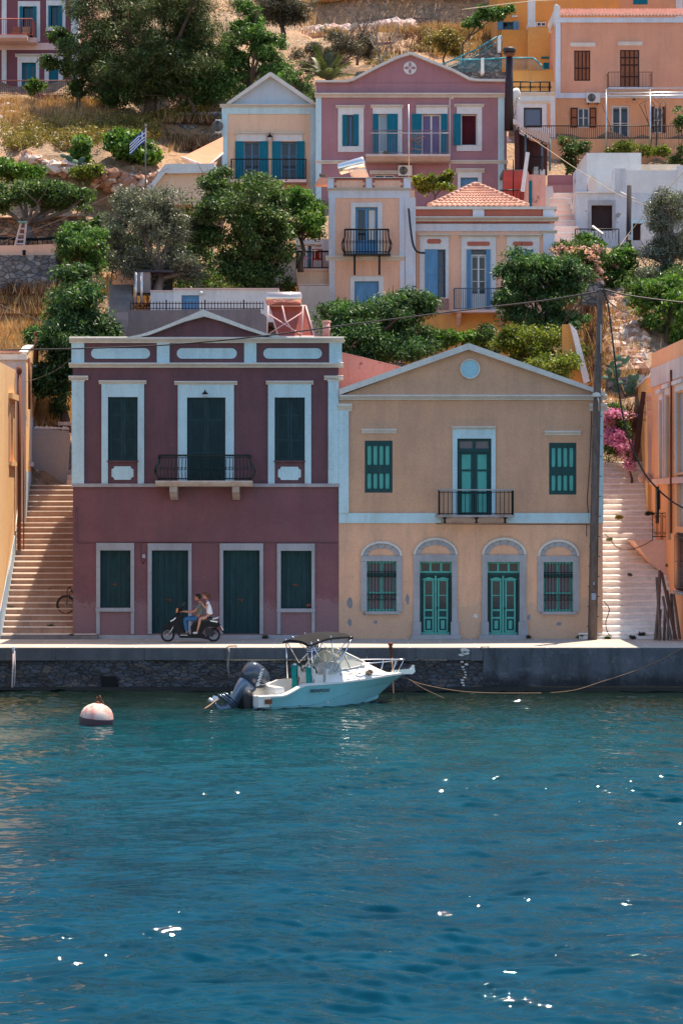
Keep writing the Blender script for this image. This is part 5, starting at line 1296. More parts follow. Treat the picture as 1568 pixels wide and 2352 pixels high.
def orange_house():
 Y = 133.0; fc = front(Y); gz = Z(360, Y)
 root = thing('orange_villa', 'large orange villa with red tile roof, brown shutters and wire balcony upper right', 'house', (X(1430,Y), Y, gz))
 W = plaster('orange_render', (.72,.34,.22), (.66,.31,.20), (.52,.22,.13), .45)
 up = [(1317.6,116,1354.5,185.6), (1422.8,114.7,1467,208)]; low = [(1326,248,1352,293), (1404,242,1443.5,318), (1500,246,1520,305)]
 m = fc.mb(); wall_holes(m, fc.u(1276), fc.u(1640), fc.z(0,225), fc.z(0,52), [cvh(fc,h) for h in up], .2, 9); m.build('upper_wall', W, root)
 m = fc.mb(); wall_holes(m, fc.u(1274.8), fc.u(1640), gz-2, fc.z(0,225.1), [cvh(fc,h) for h in low], .2, 9); m.build('lower_wall', M['orange'], root)
 m = fc.mb(); fc.bx(m, 1274.8, 41, 1640, 52.5, .12, 1); m.build('eaves_band', M['whiteblue'], root)
 m = fc.mb(); fc.bx(m, 1274.8, 52.6, 1285.8, 226, .07, 0); m.build('corner_pilaster', M['whiteblue'], root)
 m = fc.mb(); fc.bx(m, 1285.9, 214, 1640, 226, .07, 0); m.build('string_course', M['whiteblue'], root)
 m = fc.mb(); m.box(fc.u(1274.6), fc.u(1285), -.14, 5, fc.z(0,41), fc.z(0,14)); g = m.build('gable_parapet', M['white'], root)
 m = fc.mb(); m.lathe([(.12,0), (.16,.12), (.1,.2), (.13,.28), (0,.34)], (fc.u(1280), 1.0, fc.z(0,14)), 10); m.build('chimney_pot', M['white'], g)
 m = MB(); tile_roof(m, (X(1285.2,Y), Y-.2, Z(41,Y)+.02), (X(1640,Y), Y-.2, Z(41,Y)+.02), (X(1285.2,Y), Y+4.2, Z(13,Y)+.62), (X(1640,Y), Y+4.2, Z(13,Y)+.62), 46, 8, .10, .10); m.build('tile_roof', paint('pale_tile', (.76,.44,.35), .85, wear=(.80,.58,.50), var=.3, scale=3), root)
 def slat(r, nm, cols, rows_):
  u0,u1,z1,z0 = fc.R(r); m = fc.mb(); m.cur = 1; m.box(u0+.01,u1-.01,.07,.10,z0+.01,z1-.01); m.cur = 0
  b = .07
  for i in range(cols+1): uu = u0+(u1-u0-b)*i/cols; m.box(uu, uu+b, .03, .071, z0, z1)
  for q in rows_: zz = z0+(z1-z0)*q; m.box(u0+.001, u1-.001, .029, .07, zz, zz+b)
  return m.build(nm, [M['brownsh'], M['brownpan']], root)
 w = slat(up[0], 'window', 4, (0,.40,.97)); m = fc.mb(); cornice(fc, m, 1309,99,1366,107,.15); m.build('lintel', M['white'], w)
 w = slat(up[1], 'door', 4, (0,.33,.62,.80,.98)); m = fc.mb(); cornice(fc, m, 1418,97,1474,104.5,.15); m.build('lintel', M['white'], w)
 w = glazed(fc, root, low[0], [M['white'], M['glassdark']], cols=2, rows=(1,1), y=.1, b=.06)
 open_shutter(fc, w, 1309,248,1325.5,293,-1,[M['brownsh'],M['brownpan']]); open_shutter(fc, w, 1352.5,248,1368,293,1,[M['brownsh'],M['brownpan']])
 w = glazed(fc, root, low[1], [M['white'], M['glassdark']], cols=2, rows=(.15,1,1), y=.1, b=.08, name='door')
 w = glazed(fc, root, low[2], [M['white'], M['glassdark']], cols=2, rows=(1,1), y=.1, b=.05)
 open_shutter(fc, w, 1494,245.5,1500,305,-1,[M['brownsh'],M['brownpan']]); open_shutter(fc, w, 1520,245.5,1527,305,1,[M['brownsh'],M['brownpan']])
 m = fc.mb(); u0,u1,z1,z0 = fc.R((1391,208,1492,214)); m.box(u0,u1,-1.1,-.08,z0,z1); bo = m.build('balcony', M['whiteblue'], root)
 railing(fc, bo, (1392,173,1491,208), 1.0, 14, M['rust'], topbar=.03, bar=.013)
 lantern(fc, root, 1453.5, 227, 236, .12)
 ac_unit('air conditioner under the white band of the orange villa', X(1360,Y), Y-.36, Z(238,Y), 0, .8, .58, .3)
 t = thing('terrace_wall', 'orange retaining wall with black railing below the orange villa', 'wall', (X(1400,129.5), 129.5, Z(360,129.5)))
 m = MB(); f = front(129.5); f.bx(m, 1200, 319, 1640, 400, 0, 3.5); m.build('wall_face', M['orange'], t)
 railing(f, t, (1208,289,1640,319), .0, 90, M['iron'], sides=False, bar=.022, topbar=.05, name='railing')
 p = thing('pipe_pergola', 'galvanised pipe pergola with thin vines on the orange villa terrace', 'pergola', (X(1450,129), 128.8, Z(350,129)))
 m = MB()
 for py, yy in ((204,131.8), (214,130.2), (221,128.7)): m.tube([P(1390,py,yy), P(1620,py-2,yy)], .045, 6)
 for px in (1391, 1492):
  m.tube([P(px,353,128.7), P(px,220,128.7)], .05, 6)
  m.tube([P(px,220,128.7), P(px,204,131.8)], .035, 5)
 m.build('pipe_frame', M['metal'], p)
 m = MB(); rr = random.Random(5); Y0 = 129.2
 for k in range(7):
  x = rr.choice([1440,1492,1470,1400,1506]); y = rr.uniform(226,300); pts = [P(x,353 if k % 2 else 300,Y0), P(x+rr.uniform(-5,5),300,Y0), P(x+rr.uniform(-25,25),240,Y0), P(x+rr.uniform(-45,35),215,Y0+1)]
  m.tube(pts, .025, 4)
 m.build('vine_stem', M['bark'], p)
orange_house()
def yellow_houses():
 Y = 140.0; fc = front(Y)
 r = thing('yellow_upper_house', 'yellow-orange house with small blue window and white chimney behind the villa', 'house', (X(1200,Y), Y, Z(170,Y)))
 YW = plaster('ochre_yellow_render', (.70,.30,.075), (.62,.27,.075), (.42,.22,.1), .5)
 m = fc.mb(); wall_holes(m, fc.u(1142), fc.u(1420), Z(200,Y), Z(-70,Y), [cvh(fc,(1154,50,1178,68)), cvh(fc,(1232,93,1252,110))][:1], .3, 8); m.build('wall', YW, r)
 w = glazed(fc, r, (1154,50,1178,68), [M['bluesh'], M['glassdark']], cols=2, y=.1); open_shutter(fc, w, 1141.5,49.5,1153.8,69,-1,[M['bluedoor']]*2); open_shutter(fc, w, 1178.2,49.5,1190,69,-1,[M['bluedoor']]*2)
 m = fc.mb(); fc.bx(m, 1174,36,1187,40,.1,0); m.build('lintel', M['white'], w)
 f1 = front(Y-1.6); m = f1.mb(); f1.bx(m, 1152, 68.5, 1212, 165, 0, 1.6); m.build('front_block', YW, r)
 f2 = front(Y-2.6); m = f2.mb(); f2.bx(m, 1211.5, 62.5, 1276, 165, 0, 2.4); m.build('stair_block', M['yellow'], r)
 m = f2.mb(); f2.bx(m, 1213,-20,1229,50,-.2,.9); f2.bx(m, 1211.5,50,1231,62.4,-.1,1.1); m.build('chimney', M['white'], r)
 w = glazed(fc, r, (1232,89,1252,110), [M['white'], M['glassdark']], cols=2, y=-.1) if False else None
 m = f2.mb(); f2.bx(m, 1242,131,1276,135,.12,0); f2.bx(m, 1247,144,1268,158,.03,0); m.build('low_window', M['bluesh'], r)
 w = glazed(fc, r, (1231,52,1252,62), [M['white'], M['glassdark']], cols=2, y=-.15)
 t = thing('upper_terrace', 'yellow terrace wall with turquoise railing above the black iron fence', 'wall', (X(1180,135), 135, Z(212,135)))
 f = front(135.0); m = f.mb(); f.bx(m, 1168, 162, 1275, 230, 0, 3); f.bx(m, 1165, 160, 1275, 162, .05, 3); m.build('wall_face', M['yellow'], t)
 m = MB(); pts = [(1051,137), (1100,137), (1160,133), (1224,133), (1238,146), (1250,160)]
 for a, b in zip(pts[:-1], pts[1:]): m.tube([P(*a,134.8), P(*b,134.8)], .05, 5)
 for k in range(62):
  px = 1052+k*3.2; top = float(np.interp(px, [p[0] for p in pts], [p[1] for p in pts])); m.tube([P(px,top,134.8), P(px,min(165, 162+max(0,(1165-px))*.04),134.8)], .014, 3)
 pts2 = [(1010,150), (1090,115), (1140,85), (1152,82)]
 for a, b in zip(pts2[:-1], pts2[1:]): m.tube([P(*a,137), P(*b,137)], .045, 5); m.tube([P(a[0],a[1]+12,137), P(b[0],b[1]+12,137)], .03, 4)
 for k in range(36): px = 1012+k*4; top = float(np.interp(px, [p[0] for p in pts2], [p[1] for p in pts2])); m.tube([P(px,top,137), P(px,top+24,137)], .014, 3)
 m.build('turquoise_railing', paint('turquoise_rail', (.04,.30,.38), .5), t)
 for px, a, b in ((1107,134,170), (1146,84,118)):
  m = MB(); m.box(X(px-3.5,134.6), X(px+3.5,134.6), 134.4, 135, Z(b,134.6), Z(a,134.6)); m.build('post', M['white'], t)
 h = thing('white_framed_house', 'small white-framed house with grey door beneath a black scrolled balustrade', 'house', (X(1234,131.5), 131.5, Z(320,131.5)))
 f = front(131.5); m = f.mb(); wall_holes(m, f.u(1187), f.u(1274.5), Z(330,131.5), f.z(0,214), [cvh(f,(1202,247,1244,293))], .2, 2.8); m.build('wall', M['white'], h)
 m = f.mb(); cornice(f, m, 1187,213,1274,219,.25); cornice(f, m, 1196,232,1262,238,.15); m.build('cornice', M['trimtop'], h)
 w = glazed(f, h, (1202,247,1244,293), [paint('dark_brown_frame', (.05,.03,.03), .5), simple('blue_grey_glass', (.08,.10,.15), .15)], cols=1, y=.08, name='door', b=.08)
 m = f.mb(); f.bx(m, 1255,238,1263,293,.02,0); m.build('side_panel', M['orange'], h)
 ro = railing(f, h, (1172,188,1262,212), .0, 4, M['iron'], sides=False, bar=.06, topbar=.07)
 m = MB()
 for cx in (1187, 1210, 1232, 1253):
  for k in range(4):
   for s in (-1, 1):
    m.tube([(X(cx,131.45)+s*(.05+.07*k)+.05*math.cos(t), 131.42, Z(200,131.4)+.05*math.sin(t)*(1 if k%2 else -1)) for t in [2*math.pi*i/8 for i in range(8)]], .015, 3, closed=True)
 m.build('scrollwork', M['iron'], ro)
 m = f.mb(); f.bx(m, 1262.5,188,1275,214,.05,1); m.build('parapet_pier', M['orange'], h)
 fh = front(131.3); lantern(fh, h, 1226, 169, 180, .12) if False else None
 k = thing('distant_orange_house', 'distant orange house with blue windows just above the villa roof', 'house', (X(1430,146), 146, Z(30,146)))
 f = front(146.0); m = f.mb(); f.bx(m, 1345, -90, 1640, 60, 0, 8); m.build('wall', M['orange'], k)
 m = f.mb(); f.bx(m, 1349,-90,1364,60,.1,0); f.bx(m, 1550,-90,1566,60,.1,0); m.build('pilaster', M['white'], k)
 for a in (1378, 1453): m = f.mb(); f.bx(m, a,-30,a+33,10,.03,0); m.build('window', M['bluesh'], k)
 k2 = thing('yellow_rear_wall', 'deep yellow rear wall with wires left of the villa chimney', 'wall', (X(1250,143), 143, Z(80,143)))
yellow_houses()
bpy.data.objects.remove(bpy.data.objects['yellow_rear_wall'])
def back_left_house():
 Y = 140.0; fc = front(Y)
 root = thing('plum_villa', 'plum villa with cream bands, turquoise doors and two railed levels in the upper left corner', 'house', (X(80,Y), Y, Z(216,Y)))
 PW = plaster('villa_plum', (.24,.085,.10), (.20,.075,.09), (.16,.06,.07), .35)
 up = [(46,15,85,93), (114,13,144,62)]; low = [(51,144,83.5,215), (113,142,135,190), (-25,13,0,93)]
 m = fc.mb(); wall_holes(m, fc.u(-120), fc.u(178), Z(230,Y), Z(-60,Y), [cvh(fc,h) for h in up+low[:2]], .3, 3.0); m.build('wall', PW, root)
 def strip(a,b,c,d,f=.07):
  m = fc.mb(); fc.bx(m,a,b,c,d,f,0); return m
 strip(-120,99,178,115).build('string_course', M['pinkstair'], root)
 strip(164,-60,178.3,98.9).build('pilaster', M['white'], root); strip(166,115.1,178.3,230,.06).build('pilaster', M['white'], root); strip(5,-60,16,98.9,.06).build('pilaster', M['white'], root); strip(5,115.1,16,216,.06).build('pilaster', M['white'], root)
 w = glazed(fc, root, up[1], [M['bluesh'], M['glassdark']], cols=2, y=.15); m = fc.mb(); surround(fc, m, (107,1,151,62), up[1], .05); fc.bx(m,107,62.2,151,71,.053,0); m.build('surround', M['white'], w)
 open_shutter(fc, w, 112,13,118,62,-1,[M['bluesh']]*2); open_shutter(fc, w, 136,13,144,62,-1,[M['bluesh']]*2)
 w = glazed(fc, root, up[0], [M['bluesh'], M['glassdark']], cols=2, y=.2, name='door'); m = fc.mb(); surround(fc, m, (42,3,93,96), up[0], .05); m.build('surround', M['white'], w)
 open_shutter(fc, w, 46,15,54,93,-1,[M['bluesh']]*2); open_shutter(fc, w, 77,15,85,93,-1,[M['bluesh']]*2)
 w = glazed(fc, root, low[0], [M['bluesh'], M['glassdark']], cols=2, y=.15, name='door', b=.16, solid=.3); m = fc.mb(); surround(fc, m, (41,131,91,216), low[0], .05); m.build('surround', M['white'], w); m = fc.mb(); cornice(fc,m,36,125,95,131.2,.2); m.build('lintel', M['trimtop'], w)
 w = shutters(fc, root, low[1], [M['bluesh']]*2, y=.1); m = fc.mb(); surround(fc, m, (103,130,146,190), low[1], .05); m.build('surround', M['white'], w); m = fc.mb(); cornice(fc,m,97,124,150,130.2,.2); m.build('lintel', M['trimtop'], w)
 m = fc.mb(); u0,u1,z1,z0 = fc.R((-120,93,71,104)); m.extx([(0,z1),(-1.6,z1),(-1.6,z1-.15),(-1.3,z0),(0,z0)], u0, u1); m.box(u1, fc.u(88), -.9, 0, z0, z1); bo = m.build('balcony', M['pinkstair'], root)
 railing(fc, bo, (-110,54.5,82,93), 1.4, 44, paint('rose_rail', (.35,.09,.07), .5), topbar=.06, bar=.02)
 A = Vector((fc.u(178)+.003, Y)); B = Vector((X(229,146), 146.0)); f2 = Fac(A.x, A.y, math.atan2((B-A).y,(B-A).x)); L = (B-A).length
 m = f2.mb(); m.prism([(0,Z(230,Y)), (0,Z(-60,Y)), (L,Z(-60,Y)), (L,Z(230,Y))], 0, .3); m.build('side_wall', M['pinkwall'], root)
 m = f2.mb(); m.box(0, .5, -.05, 0, Z(230,Y), Z(-60,Y)); m.box(L*.45, L*.5, -.1, 0, Z(215,Y), Z(160,Y)); m.build('side_trim', M['white'], root)
 t = thing('rose_terrace_wall', 'rose-brown retaining wall with railing below the plum villa', 'wall', (X(90,137), 137, Z(265,137)))
 f = front(137.0); m = f.mb(); f.bx(m, -120, 217, 240, 300, 0, 3); m.build('wall_face', plaster('rose_render', (.30,.13,.12), (.25,.11,.10), (.18,.08,.08), .5), t)
 railing(f, t, (-120,185,230,217), 0, 80, paint('brown_rose_rail', (.20,.06,.055), .5), sides=False, topbar=.05, bar=.02, name='railing')
 for px, c, nm in ((56,(.35,.12,.06),'wood'), (105,(.45,.25,.12),'tan')):
  k = thing('balcony_chair', 'brown plastic chair on the upper balcony of the plum villa' if px == 56 else 'tan folding chair at the corner of the plum villa balcony', 'chair', P(px, 93, 139.2))
  k.location.x = X(38 if px == 56 else 60, 139.2)
  cm = paint('chair_'+nm, c, .5); m = MB(); m.box(-.22,.22,-.22,.22,.40,.45); m.build('seat', cm, k, True); m = MB(); m.box(-.22,.22,.18,.22,.46,.88); m.build('backrest', cm, k, True)
  for a in (-.2,.2):
   for b in (-.2,.2): m = MB(); m.tube([(a,b,0),(a,b,.40)], .02, 4); m.build('leg', cm, k, True)
back_left_house()
# ---------------------------------------------------------------- terraces, walls and small buildings on the slope
def wall_thing(name, label, poly, Y, mat, th=.5, cat='wall', cap=None):
 m = MB(); pts = [P2(a, b, Y) for a, b in poly]
 r = thing(name, label, cat, (sum(p[0] for p in pts)/len(pts), Y, min(p[1] for p in pts)))
 m.prism(pts, Y, Y+th); m.build('wall_face', mat, r)
 if cap:
  m = MB(); c = [(cap[0], a, b) for a, b in cap[1]]
  for (a, b) in zip(cap[1][:-1], cap[1][1:]): m.prism([P2(a[0],a[1],Y), P2(b[0],b[1],Y), P2(b[0],b[1]-cap[2],Y), P2(a[0],a[1]-cap[2],Y)], Y-.06, Y+th+.06)
  m.build('coping', cap[0], r)
 return r
def terraces():
 wall_thing('stone_retaining_wall', 'grey and brown rubble retaining wall under the peach terrace parapet at left', [(-150,668), (-150,586), (128,586), (132,640), (125,668)], 108, M['stonegrey'], 2)
 wall_thing('terrace_parapet', 'smooth peach parapet band above the left rubble retaining wall', [(-150,587.5), (-150,566), (60,563), (150,559), (156,566), (156,587.5)], 108.2, M['peach'], 3.6)
 wall_thing('orange_stone_wall', 'rust coloured dry stone wall behind the spreading tree terrace', [(-150,580), (-150,503), (100,501), (198,498), (198,580)], 112.2, M['stone'], 1.5, cap=(M['rocko'], [(-150,503), (100,501), (198,498)], 2.5))
 f = front(109.0); root = thing('terrace_railing', 'thin black iron railing along the left terrace edge', 'railing', P(70,560,109))
 m = f.mb();
 pts = [(-150,548), (0,546), (80,549), (155,544)]
 for a, b in zip(pts[:-1], pts[1:]): m.tube([(f.u(a[0]),0,f.z(*a)), (f.u(b[0]),0,f.z(*b))], .05, 5); m.tube([(f.u(a[0]),0,f.z(a[0],a[1]+3)), (f.u(b[0]),0,f.z(b[0],b[1]+3))], .03, 4)
 for k in range(24): px = -100+k*11; m.tube([(f.u(px),0,f.z(px,547)), (f.u(px),0,f.z(px,566))], .02, 4)
 m.build('rail', M['iron'], root)
 for px, py in ((55,555), (175,552)):
  m = f.mb(); f.bx(m, px-3, 587, px+3, 597, .8, 0) if False else None
 for px in (56, 176-2):
  o = MB(); o.lathe([(.07,0), (.10,.22), (0,.26)], P(px, 590-4, 107.8), 8); tag(o.build('wall_spotlight', M['iron']), 'small black lamp on the %s of the peach terrace parapet' % ('left part' if px == 56 else 'right part, nearest the bright tree'), 'lamp', 'terrace lamps')
 w = wall_thing('concrete_terrace_wall', 'rough grey concrete terrace wall directly behind the plum house gable', [(295,800), (295,713), (598,709.5), (599,720), (606,722), (612,728), (613,800)], 94.0, M['concrete'], .5)
 fe = thing('bar_fence', 'low dark brown bar fence standing on the grey concrete terrace wall', 'fence', P(450,712,94.1))
 m = MB(); Y = 94.15
 for a in (696, 707.5): m.box(X(300,Y), X(604,Y), Y-.02, Y+.02, Z(a+1.6,Y), Z(a,Y))
 m.build('rail', M['brownsh'], fe)
 k = 0; px = 301.0
 while px < 605:
  big = k % 12 == 11
  m = MB(); w_ = 3.2 if big else 1.6; m.box(X(px-w_/2,Y), X(px+w_/2,Y), Y-.05, Y-.021, Z(712.4,Y), Z(689 if big else 692.5,Y)); m.build('picket' if not big else 'post', M['brownsh'], fe)
  px += 7.4; k += 1
 f = front(98.0); h = thing('low_white_house', 'low off-white outbuilding with pale blue door behind the bar fence', 'house', P(440,720,98))
 m = f.mb(); wall_holes(m, f.u(346), f.u(398), Z(740,98), f.z(0,669), [], .2, 4); m.build('left_wall', M['oldwhite'], h)
 m = f.mb(); wall_holes(m, f.u(398.1), f.u(640), Z(740,98), f.z(0,664.5), [cvh(f,(417,678,457.5,738))], .2, 4.2); m.build('wall', M['white'], h)
 m = f.mb(); f.bx(m, 398, 662, 640, 664.6, .08, 4.2); f.bx(m, 345, 667, 398, 669.1, .06, 3); m.build('roof_edge', M['pinkstair'], h)
 w = shutters(f, h, (417,678,457.5,738), [M['bluedoor']]*2, rows=(1,1.2), y=.1, name='door', n=1)
 m = f.mb(); m.ell((f.u(463), -.1, f.z(0,674)), (.09,.09,.09), 8, 6); m.build('globe_lamp', M['white'], h)
 s = thing('dark_stair', 'narrow dark grey stair in shade climbing behind the plum house', 'staircase', P(280,770,93))
 n = 16
 for i in range(n):
  y = 94.2+i*.6; z0 = Z(790,94.2); z1 = Z(657,104); z = z0+(z1-z0)*(i+1)/n
  m = MB(); m.box(X(250,y), X(304,y), y, y+.62, z-1, z); m.build('step', M['concrete'], s)
 wall_thing('peach_stair_wall', 'peach garden wall and step ends at the top of the dark stair', [(270,640), (270,600), (330,598), (352,606), (390,607), (390,650), (350,650), (300,655), (258,650)], 105, M['peach'], .5)
 c = thing('dark_shed', 'small dark flat-roofed shed under the silver olive tree', 'shed', P(330,650,101.5))
 m = MB(); m.box(X(308,101.5), X(345,101.5), 101.5, 103, Z(672,101.5), Z(622,101.5)); m.build('side_wall', M['concrete'], c); m = MB(); m.box(X(312,101.3), X(398,101.3), 101.45, 104, Z(624,101.3), Z(619,101.3)); m.build('roof', paint('dark_roof', (.04,.04,.05), .7), c)
 m = MB(); m.box(X(346,102), X(392,102), 103.2, 103.4, Z(680,102), Z(624,102)); m.build('back_wall', simple('dark_boards', (.03,.03,.035), .9), c)  # back wall in one near-black colour
 for px in (312.5, 325.5):
  m = MB(); m.tube([P(px,700,100), P(px,626,100)], .06, 6); tag(m.build('grey_post', M['metal']), 'slim grey post left of the olive trunk, %s of the pair' % ('left' if px < 320 else 'right'), 'post', 'pair of slim grey posts')
 m = MB(); m.tube([P(222,775,92), P(232,728,92), P(238,728,92)], .07, 5); m.tube([P(229,775,92), P(236,735,92)], .06, 5); m.tube([P(238,775,92), P(240,740,92), P(241,775,92)], .05, 5); m.tube([P(234,752,92), P(244,755,92)], .04, 4)
 tag(m.build('pipe_cluster', M['whiteblue']), 'white pipes sticking up left of the plum house gable', 'pipes')
 m = MB(); m.tube([P(247,745,94), P(251,690,97), P(256,640,101), P(262,600,105)], .035, 5); tag(m.build('stair_handrail', M['iron']), 'black handrail beside the narrow dark stair', 'handrail')
 t = thing('cream_terrace_house', 'cream terraced building with white parapets left of the peach tower', 'house', P(715,780,103))
 f = front(103.0); m = f.mb(); f.bx(m, 686, 656, 757, 790, 0, 3); m.build('lower_wall', plaster('cream_render', (.42,.35,.31), (.38,.32,.29), (.25,.2,.18), .4), t)
 f = front(106.5); m = f.mb(); f.bx(m, 682, 620, 756, 662, 0, 3); m.build('middle_wall', M['cream'], t)
 m = f.mb(); f.bx(m, 682, 617, 756, 622, .12, 3); f.bx(m, 684, 653, 757, 656.2, .3, .1); m.build('ledge', M['pinkstair'], t)
 f = front(108.0); m = f.mb(); f.bx(m, 600, 597, 681, 650, 0, 2); m.build('white_parapet', M['white'], t)
 m = f.mb(); f.bx(m, 679, 540, 691, 620, .0, .5); f.bx(m, 598, 594, 682, 598, .1, 2.1); m.build('white_pier', M['white'], t)
 f = front(111.0); m = f.mb(); f.bx(m, 690, 549, 756, 625, 0, 2); m.build('terrace_back_wall', M['oldwhite'], t)
 f = front(106.3); railing(f, t, (682,577.5,757,617), 0, 16, M['iron'], sides=False, bar=.03, topbar=.07, name='railing')
 tb = thing('round_table', 'white round pedestal table on the terrace left of the peach tower', 'table', P(711,620,107.5))
 m = MB(); c = P(711,565,107.5); m.lathe([(0,0), (.58,0), (.6,.04), (.2,.08), (0,.08)], c, 20); m.build('tabletop', M['white'], tb)
 m = MB(); m.tube([P(711,620,107.5), P(711,565.5,107.5)], .09, 8); m.build('pedestal', M['bluedoor'], tb)
 ch = thing('red_chair', 'red slatted garden chair on the terrace beside the white table', 'chair', P(729,617,107.8)); r_ = paint('red_chair_paint', (.45,.06,.04), .5)
 m = MB(); a = P(729,617,107.8); m.box(a[0]-.25,a[0]+.25,107.6,108.1,a[2]+.42,a[2]+.47); m.build('seat', r_, ch)
 m = MB()
 for k in range(4): m.box(a[0]-.25+.13*k,a[0]-.15+.13*k,108.08,108.12,a[2]+.48,a[2]+.98)
 m.build('backrest', r_, ch)
 for dx in (-.22,.22):
  for dy in (-.15,.25): m = MB(); m.tube([(a[0]+dx,107.8+dy,a[2]),(a[0]+dx,107.8+dy,a[2]+.42)], .025, 4); m.build('leg', r_, ch)
 b = thing('garden_chimney', 'small stone chimney with tiled skirt between cream house and peach tower', 'chimney', P(737,425,110))
 m = MB(); m.prism([P2(723,424,110), P2(732,408,110), P2(750,408,110), P2(757,424,110)], 110, 110.8); m.build('tiled_skirt', M['tile'], b); m = MB(); m.box(X(736,110.2),X(748,110.2),110.1,110.7,Z(408.5,110),Z(401,110)); m.box(X(733,110.2),X(751,110.2),110.0,110.8,Z(401,110),Z(398.5,110)); m.build('stack', M['concrete'], b)
 h = thing('white_roofed_house', 'low house with bright white roof edge beside the flagpole', 'house', P(440,450,115))
 f = front(115.0); m = f.mb(); m.prism([(f.u(345),f.z(0,470)), (f.u(345),f.z(0,433)), (f.u(378),f.z(0,400)), (f.u(515),f.z(0,398)), (f.u(515),f.z(0,470))], 0, 4); m.build('wall', M['cream'], h)
 m = f.mb(); m.prism([(f.u(341),f.z(0,441)), (f.u(343),f.z(0,431)), (f.u(374),f.z(0,386)), (f.u(382),f.z(0,378)), (f.u(494),f.z(0,377)), (f.u(494),f.z(0,398)), (f.u(387),f.z(0,400)), (f.u(381),f.z(0,398)), (f.u(350),f.z(0,436))], -.25, 4.2); m.build('roof_edge', M['white'], h)
 m = f.mb(); f.bx(m, 494.2, 384, 512, 400, .1, 3); m.build('side_block', M['white'], h)
 a = thing('awning', 'sloping sunlit tan awning on the left side of the cream house', 'awning', P(465,385,118))
 m = MB(); q = [P(418,361,117.0), P(476,383,115.4), P(512,352,119.5), P(512,314,121.5)]
 vs = []; N = 8
 for j in range(N+1):
  for i in range(N+1):
   s, t_ = i/N, j/N; p = Vector(q[0])*(1-s)*(1-t_)+Vector(q[1])*s*(1-t_)+Vector(q[2])*s*t_+Vector(q[3])*(1-s)*t_; p.z -= .12*math.sin(math.pi*s)*math.sin(math.pi*t_); vs.append(tuple(p))
 fs = [(j*(N+1)+i, j*(N+1)+i+1, (j+1)*(N+1)+i+1, (j+1)*(N+1)+i) for j in range(N) for i in range(N)]
 m.add(vs, fs, True); m.add([(v[0],v[1],v[2]-.03) for v in vs], [f_[::-1] for f_ in fs], True)
 m.build('fabric', plaster('tan_canvas', (.58,.26,.15), (.52,.24,.14), None, .3), a)
 m = MB(); m.tube([q[0], q[1]], .07, 5); m.tube([q[1], q[2]], .05, 5); m.build('frame', M['pinkstair'], a)
 m = MB()
 e0, e1 = Vector(q[0]), Vector(q[1])
 for k in range(14):
  u = e0.lerp(e1, k/14); v = e0.lerp(e1, (k+.85)/14); m.add([tuple(u), tuple(v), (v.x,v.y-.02,v.z-.22), ((u.x+v.x)/2,u.y-.02,u.z-.30), (u.x,u.y-.02,u.z-.22)], [(0,1,2,3,4)])
 m.build('valance', plaster('tan_valance', (.70,.40,.25), (.6,.35,.2), None, .3), a)
 ac_unit('air conditioner on the left flank of the cream pedimented house', X(502,123.6), 123.4, Z(305,123.4), 0, .32, .74, .6)
 wall_thing('upper_field_wall', 'long grey field-stone wall above the mauve house roof', [(805,200), (818,165), (900,158), (980,160), (1060,165), (1130,170), (1130,215), (805,215)], 141, M['stonegrey'], .8)
 wall_thing('upper_terrace_wall', 'rust stained dry stone terrace wall near the top of the photo', [(820,75), (820,45), (900,38), (1000,42), (1130,60), (1130,105), (900,105)], 156, M['stone'], .8)
 wall_thing('shaded_field_wall', 'dark shaded field-stone wall under the big pine', [(330,250), (330,205), (420,195), (530,190), (530,300), (400,300)], 139, M['stonegrey'], .8)
 wall_thing('lower_field_wall', 'shaded pale field-stone wall left of the cream house', [(380,300), (400,262), (470,258), (515,255), (515,300)], 130, M['stonegrey'], .8)
 wall_thing('rose_path_wall', 'rose coloured path wall among shrubs behind the mauve house', [(792,118), (830,98), (905,96), (905,110), (830,112)], 146, M['mauve'], .5)
 wall_thing('stair_side_wall', 'dark stone wall under the turquoise stair railing', [(1005,190), (1010,165), (1090,130), (1150,100), (1172,105), (1172,190)], 138.5, M['stonegrey'], .5)
 y = thing('yellow_ramp_wall', 'steep yellow garden wall with bright white top behind the ochre gable', 'wall', P(1330,880,90))
 m = MB(); Y = 92; m.prism([P2(1290,905,Y), P2(1290,745,Y), P2(1307,745,Y), P2(1349,880,Y), P2(1352,905,Y)], Y, Y+.25); m.build('wall_face', M['yellow'], y)
 m = MB(); a0 = P2(1300,748,Y); pts = [P2(1306,743,Y), P2(1322,760,Y), P2(1352,876,Y), P2(1338,882,Y)]
 m.prism(pts, Y-.25, Y+.35); m.build('coping', M['white'], y)
 k = wall_thing('yellow_garden_wall', 'yellow lower garden wall seen between trees above the ochre gable', [(930,900), (930,770), (1000,765), (1170,765), (1170,900)], 99, M['yellow'], .4)
 m = MB(); m.box(X(1120,98.95), X(1145,98.95), 98.9, 99, Z(830,99), Z(800,99)); m.build('dark_window', M['glassdark'], k)
terraces()
def rubble(name, label, pts, Y, n, size, mats, spread=.6, kind='stuff'):
 m = MB()
 for i in range(n):
  t = rnd.random()*(len(pts)-1); k = int(t); f = t-k; a, b = pts[k], pts[min(k+1, len(pts)-1)]
  px = a[0]+(b[0]-a[0])*f; py = a[1]+(b[1]-a[1])*f; th = a[2]+(b[2]-a[2])*f
  y = Y+rnd.uniform(0, spread); m.cur = rnd.randrange(len(mats))
  m.rock(P(px+rnd.uniform(-2,2), py+th*rnd.random()**1.0, y), size*rnd.uniform(.5,1.3))
 o = m.build(name, mats); return o
